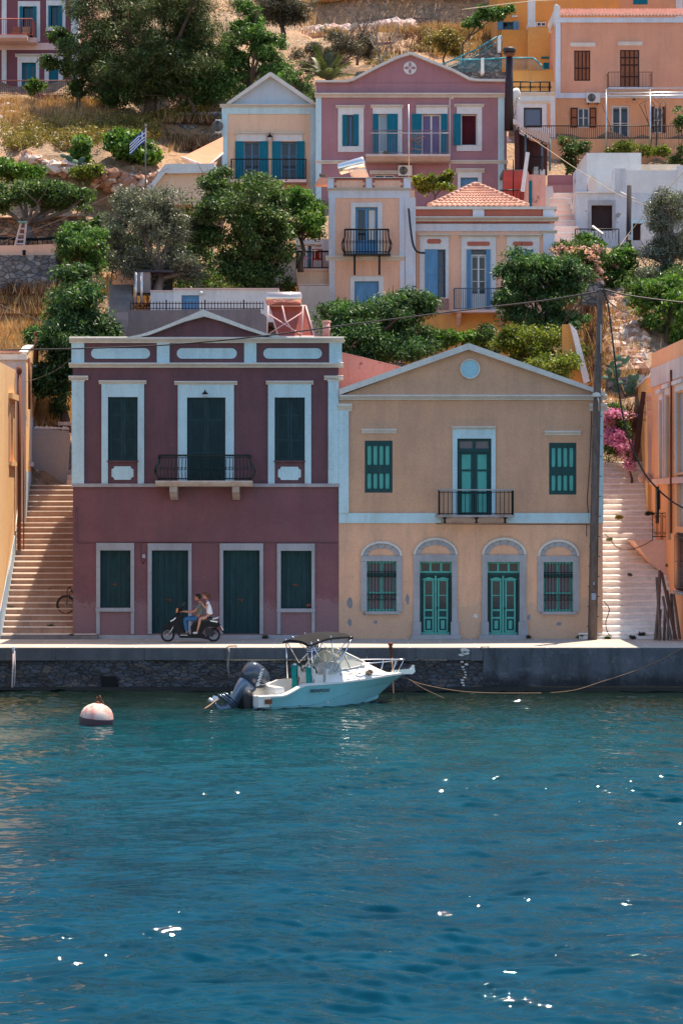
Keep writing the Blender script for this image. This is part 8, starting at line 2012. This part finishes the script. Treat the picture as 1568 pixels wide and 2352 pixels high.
def clumps(blobs, nc):
 """clump centres inside screen-space ellipsoids (px, py, rpx, rpy, Y, depth radius), biased to the shell"""
 w = np.array([b[2]*b[3] for b in blobs], float); w /= w.sum(); out = []; nl = max(12, nc//7); lob = []
 for k in NR.choice(len(blobs), nl, p=w):
  px, py, rx, ry, Y, rd = blobs[k]; s = Y/F; d = unit(NR.normal(size=3)); q = NR.rand()**.4*.92; x, y, z = P(px, py, Y); e = NR.uniform(.32,.62)
  lob.append((x+d[0]*rx*s*q, y+d[1]*rd*q, z+d[2]*ry*s*q, max(.25, rx*s*e), max(.25, min(rd, rx*s)*e), max(.2, ry*s*e*.72)))
 for k in range(int(nc*1.3)):
  if len(out) >= nc: break
  x, y, z, lx, ly, lz = lob[NR.randint(nl)]
  d = unit(NR.normal(size=3)); d[2] = abs(d[2]) if NR.rand() < .7 else d[2]; q = NR.rand()**.4*(1.3 if NR.rand() < .1 else 1.0)
  if True: rx, s, rd, ry = lx, 1.0, ly, lz
  c = (x+d[0]*rx*s*q, y+d[1]*rd*q, z+d[2]*ry*s*q)
  if lobes(c) < -.75: continue
  out.append(c)
 return np.array(out)
def leaves(cent, per, rad, L, Wd, droop=0.0, style='leaf', flat=.35):
 n = len(cent)*per
 c = np.repeat(cent, per, 0)
 sz = np.repeat(NR.uniform(.6, 1.35, len(cent)), per)[:, None]
 d = unit(NR.normal(size=(n, 3)))*(NR.rand(n, 1)**.5)*rad*sz; d[:, 2] *= .75
 p = c+d
 if style == 'spray':   # leaflets along drooping fronds: direction outward from the clump centre
  ax = unit(d*np.array([1,1,.3])+NR.normal(size=(n,3))*.35); ax[:, 2] -= droop; ax = unit(ax)
 else:
  ax = unit(NR.normal(size=(n, 3))+np.array([0,0,-droop]))
 up = unit(np.array([0,0,1.0])*flat*3+NR.normal(size=(n,3))*.8)
 sd = unit(np.cross(ax, up)); l = L*NR.uniform(.6,1.3,(n,1)); w = Wd*NR.uniform(.7,1.2,(n,1)); nn = np.cross(sd, ax)
 return np.stack([p-ax*l*.5, p+sd*w*.5+nn*l*.08, p+ax*l*.5, p-sd*w*.5+nn*l*.08], 1)
LM = {}
LM['bright'] = leafmat('bright_green_leaf', [(.025,.068,.02), (.055,.14,.03), (.10,.21,.045), (.22,.32,.10)])
LM['mid'] = leafmat('mid_green_leaf', [(.022,.052,.018), (.05,.105,.028), (.095,.165,.045), (.20,.28,.10)])
LM['ail'] = leafmat('ailanthus_leaf', [(.018,.05,.02), (.038,.10,.032), (.07,.155,.048), (.17,.27,.11)])
LM['olive'] = leafmat('olive_leaf', [(.05,.06,.04), (.11,.125,.085), (.20,.22,.15), (.40,.43,.32)], .15, .35)
LM['pine'] = leafmat('pine_needle', [(.022,.045,.014), (.05,.085,.024), (.10,.14,.04), (.19,.22,.065)], .2)
LM['yellow'] = leafmat('yellow_green_leaf', [(.06,.10,.015), (.12,.17,.02), (.20,.24,.035), (.30,.30,.06)])
LM['fig'] = leafmat('fig_leaf', [(.03,.09,.02), (.07,.17,.03), (.14,.26,.04), (.24,.36,.08)])
LM['grey'] = leafmat('grey_brown_leaf', [(.05,.045,.035), (.10,.085,.06), (.15,.13,.09), (.2,.17,.12)], .2)
LM['dry'] = leafmat('dry_grass_blade', [(.48,.24,.10), (.64,.37,.17), (.72,.50,.27), (.50,.19,.09)], .3, .8)
LM['euph'] = leafmat('euphorbia_tuft', [(.14,.12,.03), (.26,.22,.05), (.36,.29,.08), (.35,.18,.06)], .25)
LM['red'] = leafmat('rust_leaf', [(.16,.05,.03), (.26,.09,.05), (.20,.10,.05), (.1,.08,.04)], .25)
LM['pink'] = leafmat('pink_petal', [(.62,.16,.46), (.78,.28,.60), (.86,.46,.72)], .4)
LM['pale'] = leafmat('pale_pink_petal', [(.65,.28,.30), (.75,.42,.42), (.8,.55,.5)], .4)
def trunk(root, base, tips, r, mat, wob=.25, name='trunk'):
 m = MB(); base = Vector(base); top = sum((Vector(t) for t in tips), Vector())/max(1, len(tips))
 fork = base.lerp(top, .45); fork.x = base.x+(fork.x-base.x)*.5
 mid = base.lerp(fork, .5)+Vector((rnd.uniform(-wob,wob)*.5, 0, 0))
 m.tube([base-Vector((0,0,.5)), base, mid, fork], [r*1.3, r, r*.82, r*.66], 9)
 for t in tips:
  t = Vector(t); k = fork.lerp(t, .5)+Vector((rnd.uniform(-wob,wob), rnd.uniform(-wob,wob), rnd.uniform(-.1,.35)))
  m.tube([fork-Vector((0,0,r*.3)), k, t], [r*.5, r*.32, r*.10], 6)
  for q in range(2):
   e = t+Vector((rnd.uniform(-.8,.8), rnd.uniform(-.8,.8), rnd.uniform(-.1,.9))); m.tube([k.lerp(t, .4), e], [r*.2, r*.05], 4)
 return m.build(name, mat, root)
def tree(name, label, cat, blobs, leafm, nc, per, rad, L, W_, base=None, tr=.18, bark='bark', ntip=7, droop=.3, style='leaf', group=None, flat=.35, extra=None, wob=.35):
 b0 = blobs[0]; bs = base if base else (b0[0], b0[1]+b0[3], b0[4]); bp = P(*bs)
 root = thing(name, label, cat, bp, group=group)
 c = clumps(blobs, nc)
 V = leaves(c, int(per*1.45), rad*.92, L*.84, W_*.84, droop, style, flat)
 mesh_quads('crown', V, LM[leafm], root)
 if ntip:
  idx = NR.choice(len(c), min(ntip, len(c)), replace=False); trunk(root, bp, [tuple(c[i]) for i in idx], tr, M[bark], wob)
 if extra:
  nm, em, n2, per2, r2, L2, W2 = extra
  cc = clumps(blobs, n2); ctr = np.array(P(b0[0], b0[1], b0[4])); cc = ctr+(cc-ctr)*np.array([1.02,1.0,1.04]); cc[:,1] -= .25
  mesh_quads(nm, leaves(cc, per2, r2, L2, W2, 0), LM[em], root)
 return root
tree('ailanthus_tree', 'tall bushy bright green tree left of the plum house, filling the gap above the stairs', 'tree',
  [(165,720,78,110,91,2.2), (150,820,92,80,90.5,2.2), (190,640,45,50,91,1.4), (120,880,45,55,90,1.2), (215,760,40,70,91,1.5), (95,770,30,30,90.5,1), (130,920,45,40,90,1)], 'ail', 330, 62, .48, .30, .085, base=(150,965,90.6), tr=.2, droop=.55, style='spray', ntip=12)
tree('leafy_tree', 'vivid green rounded tree between the stone terrace and the silver olive', 'tree', [(195,560,52,46,100,1.8), (160,600,30,26,100,1), (225,600,30,40,100,1.2)], 'bright', 150, 55, .42, .24, .10, base=(195,655,100), tr=.14, droop=.3)
tree('olive_tree', 'large silvery olive tree with forked trunk above the low white house', 'tree', [(340,520,95,85,103,2.8), (310,480,60,50,103,2), (390,470,60,50,103,2), (420,560,60,70,103,2.2), (270,540,40,50,103,1.6), (345,600,90,55,103,2.2), (300,620,30,30,102.5,1), (430,620,50,40,103,1.8), (370,520,60,60,103,2)], 'olive', 560, 75, .5, .17, .045, base=(365,700,102), tr=.28, bark='barkgrey', ntip=10, droop=.0)
tree('locust_tree', 'big dark green tree with drooping branches in front of the cream house', 'tree', [(560,480,110,70,104,2.8), (500,440,50,50,104,1.8), (590,560,70,80,104,2.4), (640,500,60,60,104,2), (540,620,50,60,104,1.8), (610,630,50,40,103.5,1.6), (480,520,50,60,104,1.8)], 'mid', 420, 62, .55, .24, .09, base=(575,710,103.6), tr=.28, ntip=12, droop=.5, style='spray')
tree('citrus_tree', 'lighter yellow-green tree beside the white pilaster of the peach tower', 'tree', [(700,480,48,50,105.3,1.6), (670,460,40,35,105.3,1.4), (730,510,25,40,105,1), (690,530,40,22,105.3,1)], 'fig', 130, 60, .42, .17, .10, base=(690,600,105.5), tr=.12, ntip=6)
tree('trailing_bougainvillea', 'thin trailing climber with a few magenta flowers over the cream terrace', 'climber', [(560,700,20,10,102,.8),(640,600,30,20,105,.8), (610,640,30,30,104.5,.8), (700,600,35,12,105,.5), (665,630,25,22,105,.5)], 'mid', 60, 40, .35, .18, .09, base=(640,655,104.5), tr=.05, ntip=5, extra=('flowers', 'pink', 12, 14, .16, .09, .08))
tree('spreading_fig_tree', 'wide flat-topped fig tree with pale branching trunk on the left terrace', 'tree', [(60,452,85,26,110,2.6), (150,456,75,24,110,2.4), (-30,455,60,34,110,2.2), (205,462,34,14,110,1.6), (95,440,60,16,110,2)], 'mid', 330, 62, .5, .22, .10, base=(50,565,109.6), tr=.26, bark='barkgrey', ntip=9, wob=.6)
tree('leafy_shrub', 'bright green broad-leaved shrub at the far left edge above the flat-topped tree', 'shrub', [(20,390,40,22,114,2), (75,402,36,14,114,1.6), (-20,380,40,24,114,1.5)], 'fig', 150, 50, .42, .24, .15, base=(30,420,114), tr=.1, ntip=4)
tree('fig_bush', 'bright fig bush right behind the flagpole above the stone rubble', 'bush', [(300,342,50,30,121.5,1.9), (265,325,24,18,121.5,1), (335,365,26,26,121.5,1.1)], 'fig', 170, 42, .48, .30, .22, base=(300,395,121.6), tr=.09, ntip=5)
tree('fig_bush', 'smaller fig bush left of the one behind the flagpole', 'bush', [(188,338,14,20,121,1.0), (192,362,12,12,121,.8)], 'fig', 70, 40, .40, .28, .2, base=(186,400,121), tr=.07, ntip=4)
tree('yellowing_bush', 'yellow-green bush growing out of the tumbled rubble wall', 'bush', [(195,402,28,14,119,1.0), (230,392,16,10,119,.7)], 'yellow', 90, 40, .36, .20, .12, base=(200,430,118.9), tr=.06, ntip=4)
tree('leafy_shrub', 'sprawling shrub hanging over the orange dry stone wall', 'shrub', [(175,540,32,16,108.4,.8), (220,520,35,30,109,1)], 'mid', 60, 40, .35, .2, .1, base=(190,560,108.5), tr=.05, ntip=3)
tree('pine_tree', 'huge dark pine tree covering the top left of the hill', 'tree',
  [(370,60,120,90,131,4), (240,70,80,75,131,3.2), (440,130,80,75,130,3), (320,150,100,65,130,3.2), (210,150,60,55,131,2.4), (420,10,100,55,131,3), (260,-5,100,55,131,3), (310,200,120,40,131.5,2.8), (430,200,60,30,131,2)], 'pine', 1150, 62, .75, .34, .05, base=(345,270,131.5), tr=.42, ntip=14, droop=.5, style='spray')
tree('leafy_tree', 'dark glossy tree between the plum villa and the big pine', 'tree', [(165,120,45,60,133,2), (130,155,30,30,133,1.3), (190,200,35,30,133,1.5), (220,130,30,50,133,1.5)], 'mid', 170, 55, .5, .24, .12, base=(180,262,133), tr=.16, ntip=6)
tree('leafy_tree', 'dark shrubby tree at the foot of the big pine, right of its trunk', 'tree', [(450,205,55,34,130.5,1.8), (400,190,40,30,130.5,1.5), (500,180,36,34,130.5,1.5), (270,215,50,26,130.5,1.6)], 'mid', 200, 50, .48, .22, .10, base=(445,245,130.4), tr=.12, ntip=7)
tree('leafy_tree', 'green rounded tree right of the big pine above the cream house', 'tree', [(570,90,65,60,132,2.6), (530,150,60,50,132,2.2), (620,130,50,50,132,2), (570,40,35,35,132,1.6), (640,185,50,28,131,1.8), (520,200,50,30,131.5,2)], 'bright', 330, 60, .52, .26, .11, base=(575,250,131), tr=.25, ntip=9)
tree('olive_tree', 'dull grey-green olive thicket high on the slope at the top centre', 'tree', [(640,30,80,45,142,3), (600,10,60,30,142,2.4), (690,40,40,45,142,2)], 'grey', 240, 60, .55, .22, .07, base=(650,95,142), tr=.2, ntip=7)
tree('olive_tree', 'dusty olive shrub left of the palm behind the mauve house', 'tree', [(740,110,45,42,138,1.8), (790,120,45,40,138,1.8), (700,150,30,40,137,1.2), (850,105,35,30,139,1.4)], 'grey', 200, 55, .5, .2, .06, base=(760,185,138), tr=.12, ntip=7, bark='barkgrey')
tree('sapling', 'small green sapling in front of the plum villa terrace wall', 'shrub', [(85,200,20,16,134.5,.6), (72,212,12,8,134.5,.5)], 'fig', 34, 26, .26, .24, .12, base=(90,232,134.5), tr=.04, ntip=3)
tree('oleander', 'small pale-flowered oleander between pine and mauve house gable', 'shrub', [(695,205,22,40,128,1), (680,180,20,28,128,.8)], 'mid', 60, 45, .4, .2, .07, base=(695,255,128), tr=.05, ntip=3, extra=('flowers', 'pale', 16, 12, .2, .1, .08))
def palm():
 root = thing('palm_tree', 'young date palm with arching fronds behind the mauve house gable', 'tree', P(755,200,134)); c = Vector(P(752,186,134)); Vq = []; st = MB()
 for k in range(26):
  a = rnd.uniform(0, 2*math.pi); el = rnd.uniform(.45, 1.35); L = rnd.uniform(2.0, 2.9); d = Vector((math.cos(a)*math.cos(el), math.sin(a)*math.cos(el), math.sin(el))); pts = []
  for i in range(12):
   t = i/11; pts.append(c+d*L*t+Vector((0,0,-1.25*L*.42*t*t*math.cos(el))))
  st.tube(pts, [.03*(1-i/12)+.006 for i in range(12)], 4)
  for i in range(1, 11):
   for q in range(4):
    p = pts[i].lerp(pts[i+1], q/4); ax = (pts[i+1]-pts[i]).normalized(); sd = ax.cross(Vector((0,0,1))).normalized()
    for s in (-1, 1):
     e = (sd*s*.8+ax*.7+Vector((0,0,-.25))).normalized()*.42*(1-.6*abs(i/11-.35)); w = ax*.03
     Vq.append([p-w, p+w, p+e+w*.2, p+e-w*.2])
 mesh_quads('fronds', np.array([[tuple(v) for v in q] for q in Vq]), leafmat('palm_frond', [(.04,.06,.02), (.09,.12,.04), (.16,.18,.08)], .2), root)
 st.build('midribs', M['bark'], root); m = MB(); m.tube([P(755,215,134), c], [.3,.24], 9); m.build('trunk', M['bark'], root)
palm()
def bare_tree(px, py, Y, h, label):
 root = thing('bare_tree', label, 'tree', P(px,py,Y)); m = MB()
 def grow(p, d, L, r, n):
  e = p+d*L; mid = p.lerp(e, .5)+Vector((rnd.uniform(-.06,.06)*L, rnd.uniform(-.06,.06)*L, 0)); m.tube([p, mid, e], [r, r*.85, r*.66], 5 if n > 2 else 3)
  if n == 0: return
  for k in range(3 if n > 1 else 4):
   dd = (d+Vector((rnd.uniform(-.75,.75), rnd.uniform(-.75,.75), rnd.uniform(-.15,.5)))).normalized(); grow(e if k < 2 else mid, dd, L*rnd.uniform(.6,.85), r*.6, n-1)
 grow(Vector(P(px,py,Y)), Vector((0,0,1)), h*.32, .10, 5); m.build('branches', M['barkgrey'], root)
bare_tree(872, 185, 134, 5.0, 'leafless grey tree left of the mauve house roundel')
bare_tree(820, 150, 139, 3.6, 'thin leafless grey tree behind the palm')
tree('locust_tree', 'feathery green tree between the two front houses, below the peach tower', 'tree', [(860,745,125,58,96,2.6), (800,730,60,50,96,2), (930,720,60,50,96,2), (890,700,50,35,96,1.6), (850,790,100,45,95,2), (965,770,40,50,95.5,1.6), (800,800,60,40,95,1.6), (940,690,30,25,96,1), (950,800,60,26,94.5,1.4), (880,815,80,22,94,1.2)], 'ail', 560, 60, .52, .26, .075, base=(870,850,95), tr=.2, ntip=12, droop=.55, style='spray')
tree('ailanthus_tree', 'dark green feathery tree in front of the long peach house right windows', 'tree', [(1230,650,95,60,100,2.4), (1300,650,50,60,100,2), (1180,690,50,45,100,1.8), (1240,740,70,50,99,1.8), (1210,610,45,30,100,1.5), (1150,700,22,20,100,.9), (1290,720,50,40,99.5,1.5)], 'ail', 380, 60, .5, .28, .09, base=(1235,850,98.5), tr=.16, ntip=10, droop=.5, style='spray')
tree('yellow_green_shrub', 'loose yellow-green shrub over the right slope of the ochre gable', 'shrub', [(1230,800,70,42,93,1.8), (1290,840,42,35,92,1.4), (1180,775,42,30,93,1.4), (1250,850,60,30,91,1.4), (1160,790,20,26,93,1)], 'yellow', 280, 50, .42, .17, .10, base=(1230,880,92), tr=.08, ntip=7)
tree('vine_hedge', 'low leafy vine canopy just behind the ochre gable peak', 'vine', [(1040,782,48,14,96,.8), (1085,778,20,12,96,.6), (1005,780,15,12,96,.6)], 'fig', 110, 36, .28, .18, .14, base=(1045,800,96), tr=.04, ntip=3)
tree('round_bush', 'round dark clipped bush right of the ochre gable peak', 'bush', [(1113,778,24,26,96,.9)], 'mid', 60, 60, .26, .12, .08, base=(1113,812,96), tr=.06, ntip=3)
tree('grape_vine', 'small yellow-green grape vine over the terrace behind the peach tower', 'vine', [(1005,420,36,16,113,1), (1030,410,18,16,113,.8), (975,425,22,12,113,.8)], 'yellow', 70, 34, .3, .22, .18, base=(1000,470,113), tr=.05, ntip=4)
tree('oleander', 'oleander covered in pale pink flowers right of the long peach house', 'shrub', [(1320,595,48,34,106,1.6), (1360,610,42,38,106,1.5), (1290,580,24,24,106,1), (1385,640,30,26,106,1.1)], 'mid', 190, 46, .4, .2, .06, base=(1340,650,106), tr=.07, ntip=5, extra=('flowers', 'pale', 95, 16, .26, .13, .11))
tree('fig_bush', 'dense dark fig bush below the whitewashed old house', 'bush', [(1385,580,42,34,108,1.5), (1400,620,40,42,107.5,1.5), (1360,555,30,26,108,1.1), (1425,590,26,40,108,1.2)], 'bright', 170, 44, .42, .28, .2, base=(1400,670,107.5), tr=.09, ntip=5)
tree('olive_tree', 'tall silver-grey olive at the right edge beside the whitewashed old house', 'tree', [(1530,510,52,75,107,2.2), (1560,460,40,40,107,1.8), (1520,590,55,50,107,2.2), (1500,640,50,35,106,2), (1580,560,40,70,107,2)], 'olive', 300, 70, .5, .17, .045, base=(1540,670,106.5), tr=.22, bark='barkgrey', ntip=7)
tree('laurel_shrub', 'glossy large-leaved shrub at the right edge over the stony slope', 'shrub', [(1525,690,58,46,101,2), (1480,690,34,22,101,1.2), (1550,740,40,40,100,1.8), (1500,740,34,28,100,1.2)], 'fig', 190, 44, .48, .26, .11, base=(1530,790,100), tr=.1, ntip=6)
tree('dark_shrub', 'dark shrub mass under the right edge olive and above the glossy shrub', 'shrub', [(1450,640,40,36,107,1.5), (1540,640,50,30,105,1.5), (1470,660,40,26,105,1.4)], 'mid', 130, 50, .45, .2, .08, base=(1470,690,105), tr=.08, ntip=4)
tree('climbing_rose', 'green and rust-red rose bush under the villa terrace at left', 'bush', [(1300,345,32,26,126,1.1), (1325,340,24,22,126,1), (1290,365,24,20,126,.8), (1310,380,20,16,126,.7)], 'mid', 110, 46, .36, .18, .1, base=(1300,402,126), tr=.06, ntip=5, extra=('red_shoots', 'red', 26, 14, .24, .12, .07))
tree('green_shrub', 'yellow-green shrub hanging over the middle of the villa terrace wall', 'shrub', [(1440,340,40,15,128.4,.7), (1410,347,20,10,128.4,.5), (1475,348,26,10,128.4,.5), (1515,350,16,8,128.4,.4)], 'yellow', 90, 34, .3, .17, .1, base=(1440,362,128.4), tr=.04, ntip=3)
tree('oleander', 'dark slender shrub at the right edge of the photo below the villa pergola', 'shrub', [(1562,352,12,16,127,.6), (1556,370,16,14,127,.6), (1562,270,8,40,127,.5)], 'mid', 60, 34, .3, .18, .07, base=(1560,395,127), tr=.05, ntip=3)
tree('vine_arbour', 'vine arching on a bare stem left of the upper yellow house', 'vine', [(1090,45,42,18,138,1), (1130,30,30,12,138,.8), (1070,75,22,16,138,.8), (1160,22,22,8,138,.6)], 'bright', 110, 30, .32, .22, .16, base=(1062,120,138), tr=.06, ntip=7)
tree('autumn_shrub', 'brownish green shrub just right of the mauve house gable peak', 'shrub', [(1010,95,36,32,140,1.3), (1050,110,26,30,140,1)], 'euph', 110, 46, .42, .18, .08, base=(1020,150,140), tr=.07, ntip=5)
tree('bougainvillea', 'magenta bougainvillea spilling over the top of the right-hand white steps', 'climber', [(1418,960,32,32,91,.9), (1402,1010,24,38,91,.8), (1430,1020,28,34,90.5,.8), (1442,1060,24,26,90,.7), (1400,945,18,16,91,.6), (1420,1000,30,40,90.8,.8)], 'mid', 120, 44, .28, .13, .08, base=(1450,1100,90), tr=.05, ntip=7, extra=('flowers', 'pink', 150, 28, .24, .10, .09))
def small_plant(label, px, py, Y, s, leafm, n=1, name='weed'):
 c = np.array([P(px+rnd.uniform(-s,s)*.6, py-s*.3*rnd.random(), Y) for _ in range(max(2, int(s)))]); V = leaves(c, 22, s*Y/F*.35, .13, .03, -.8)
 tag(mesh_quads(name, V, LM[leafm], None), label, 'weed')
for a in ((1170//1,0,0,0),): pass
Ls = lambda py: 80+(1467-py)/(1467-1113)*8.4
for lab, px, py, s, lm in (('weed on the fourth step from the bottom, left of the bicycle', 115,1357,6,'mid'), ('dry fern on the lowest shaded steps left of the plum house', 118,1440,9,'mid'), ('green tuft high on the left stairs beside the apricot building', 60,1138,11,'mid'),
       ('yellow flowering tuft mid-way up the left stairs', 90,1217,9,'yellow'), ('small tuft on the sunlit left half of the stairs, lower middle', 76,1275,6,'yellow'), ('small tuft one step group above the bottom left shade', 26,1398,8,'mid'), ('tuft against the blue base of the left stairs', 35,1176,7,'yellow')):
 small_plant(lab, px, py, Ls(py)-.1, s, lm)
for lab, px, py, s, Y, lm in (('weeds growing at the foot of the plum house by the right door', 865/1*.0+610,1464,9,79.85,'grey'), ('weed patch at the corner of plum house and left stairs', 165,1462,10,79.7,'grey'), ('spiky weed at the foot of the ochre house left of the pole', 1330,1464,9,79.8,'mid'),
       ('small green weed at the base of the right-hand steps, left side', 1394,1466,8,79.7,'mid'), ('second weed on the lowest white step near the timber heap', 1472,1458,9,79.9,'grey'), ('flat weed at the kerb of the white steps, centre', 1450,1466,10,79.6,'grey'),
       ('bushy weed beside the pink landing block', 1540,1300,14,82.9,'grey'), ('grey weed in front of the iron gate panel', 1491,1182,13,84.8,'grey'), ('dry yellow grass patch on the sunlit landing of the right steps', 1420,1190,15,84.6,'euph'), ('small weed at the ochre wall on the white steps', 1398,1240,7,82.6,'mid'), ('dark weed on the shaded steps beside the timbers', 1446,1321,6,81.9,'grey'), ('weed at the right door step of the ochre house', 1214,1464,6,79.75,'grey')):
 small_plant(lab, px, py, Y, s, lm)
def cactus(name, label, px, py, Y, n, s):
 root = thing(name, label, 'cactus', P(px,py,Y)); g = paint('cactus_green', (.07,.13,.08), .6, wear=(.14,.20,.12), var=.35, scale=3)
 prev = [Vector(P(px,py,Y))]
 for k in range(n):
  b = rnd.choice(prev); d = Vector((rnd.uniform(-.8,.8), rnd.uniform(-.3,.1), rnd.uniform(.0,.8))).normalized(); L = s*rnd.uniform(.8,1.2); c = b+d*L*.5
  m = MB(); ang = math.atan2(d.x, d.z); m.M = Matrix.Translation(c) @ Matrix.Rotation(ang, 4, 'Y') @ Matrix.Rotation(rnd.uniform(-.7,.7), 4, 'Z'); m.ell((0,0,0), (L*.36, L*.07, L*.55), 12, 8); m.build('pad', g, root); prev.append(c+d*L*.45)
  if len(prev) > 6: prev.pop(0)
cactus('prickly_pear', 'grey-green prickly pear right of the utility pole on the stony slope', 1415, 900, 94, 34, .25)
cactus('prickly_pear', 'second prickly pear lower right, beside the narrow yellow house', 1450, 905, 93.8, 20, .24)
cactus('prickly_pear', 'small prickly pear on the pale rubble wall at left', 190, 385, 119.5, 7, .36)
def on_slope(px, py, y0=89.0):
 Y = y0
 while Y < 175 and ground(X(px,Y), Y) < Z(py,Y): Y += .4
 return Y
def blades(name, regions, leafm, h, w, per, label, spread=.35, nv=3):
 out = []
 for (x0, x1, p0, p1, n) in regions:
  for i in range(n):
   px = rnd.uniform(x0, x1); py = rnd.uniform(p0, p1); Y = on_slope(px, py); x = X(px, Y); g = ground(x, Y); s = rnd.uniform(.5, 1.3)
   for k in range(per):
    bx, by = x+rnd.gauss(0, spread), Y+rnd.gauss(0, spread); a = rnd.uniform(0, 6.28); lean = rnd.gauss(0, .35)*h*s; hh = h*s*rnd.uniform(.5, 1.1); dx, dy = math.cos(a)*w, math.sin(a)*w
    out.append([(bx-dx,by-dy,g-.08), (bx+dx,by+dy,g-.08), (bx+lean,by+rnd.gauss(0,.1),g+hh)])
 return struct(mesh_quads(name, np.array(out), LM[leafm], None, 3), 'stuff', label)
blades('dry_grass', [(-20,150,668,960,420), (0,250,235,300,260), (60,170,590,700,90), (380,480,300,350,50), (700,1130,0,80,420), (1000,1130,60,130,120), (1360,1480,700,930,45), (1290,1400,740,900,60), (60,165,935,985,110), (230,500,650,700,70), (480,680,560,700,60), (1120,1180,100,140,60), (300,380,690,705,30)],
  'dry', .62, .028, 26, 'dry orange grass covering the open slopes')
blades('reddish_brush', [(0,130,625,700,130), (1350,1400,700,900,90), (1390,1480,960,1010,50), (750,1130,80,130,90), (420,500,280,350,50)], 'red', .6, .03, 26, 'rust coloured dead brush on the slopes')
def scrub():
 cs = []
 for (x0, x1, p0, p1, n) in ((60,260,280,345,190), (340,500,270,330,150), (0,120,295,350,80), (380,480,240,280,40), (200,380,275,320,90), (950,1130,70,130,40), (230,340,300,320,20), (180,480,285,300,50), (750,900,120,160,30)):
  for i in range(n): px = rnd.uniform(x0,x1); py = rnd.uniform(p0,p1); Y = on_slope(px,py); cs.append((X(px,Y), Y, ground(X(px,Y),Y)+.25))
 V = leaves(np.array(cs), 60, .44, .17, .07, -.3); struct(mesh_quads('low_scrub', V, LM['euph'], None), 'stuff', 'yellowish low scrub on the hillside')
scrub()
def far_scrub():
 cs = []
 for i in range(420): px = rnd.uniform(-400,2000); py = rnd.uniform(-420,-15); Y = on_slope(px,py,150); cs.append((X(px,Y), Y, ground(X(px,Y),Y)+.5))
 V = leaves(np.array(cs), 30, 1.2, .6, .3, 0); struct(mesh_quads('upper_hill_scrub', V, LM['grey'], None), 'stuff', 'scrub on the upper hillside above the picture')
far_scrub()
def under():
 cs = []
 for (x0, x1, p0, p1, n) in ((230,500,190,260,110), (480,720,190,250,70), (1120,1360,830,880,20), (360,600,590,690,150), (230,330,560,640,50)):
  for i in range(n): px = rnd.uniform(x0,x1); py = rnd.uniform(p0,p1); Y = on_slope(px,py); cs.append((X(px,Y), Y-.5, ground(X(px,Y),Y)+.35))
 V = leaves(np.array(cs), 60, .6, .2, .09, 0); struct(mesh_quads('undergrowth', V, LM['mid'], None), 'stuff', 'shaded undergrowth beneath the pine')
under()
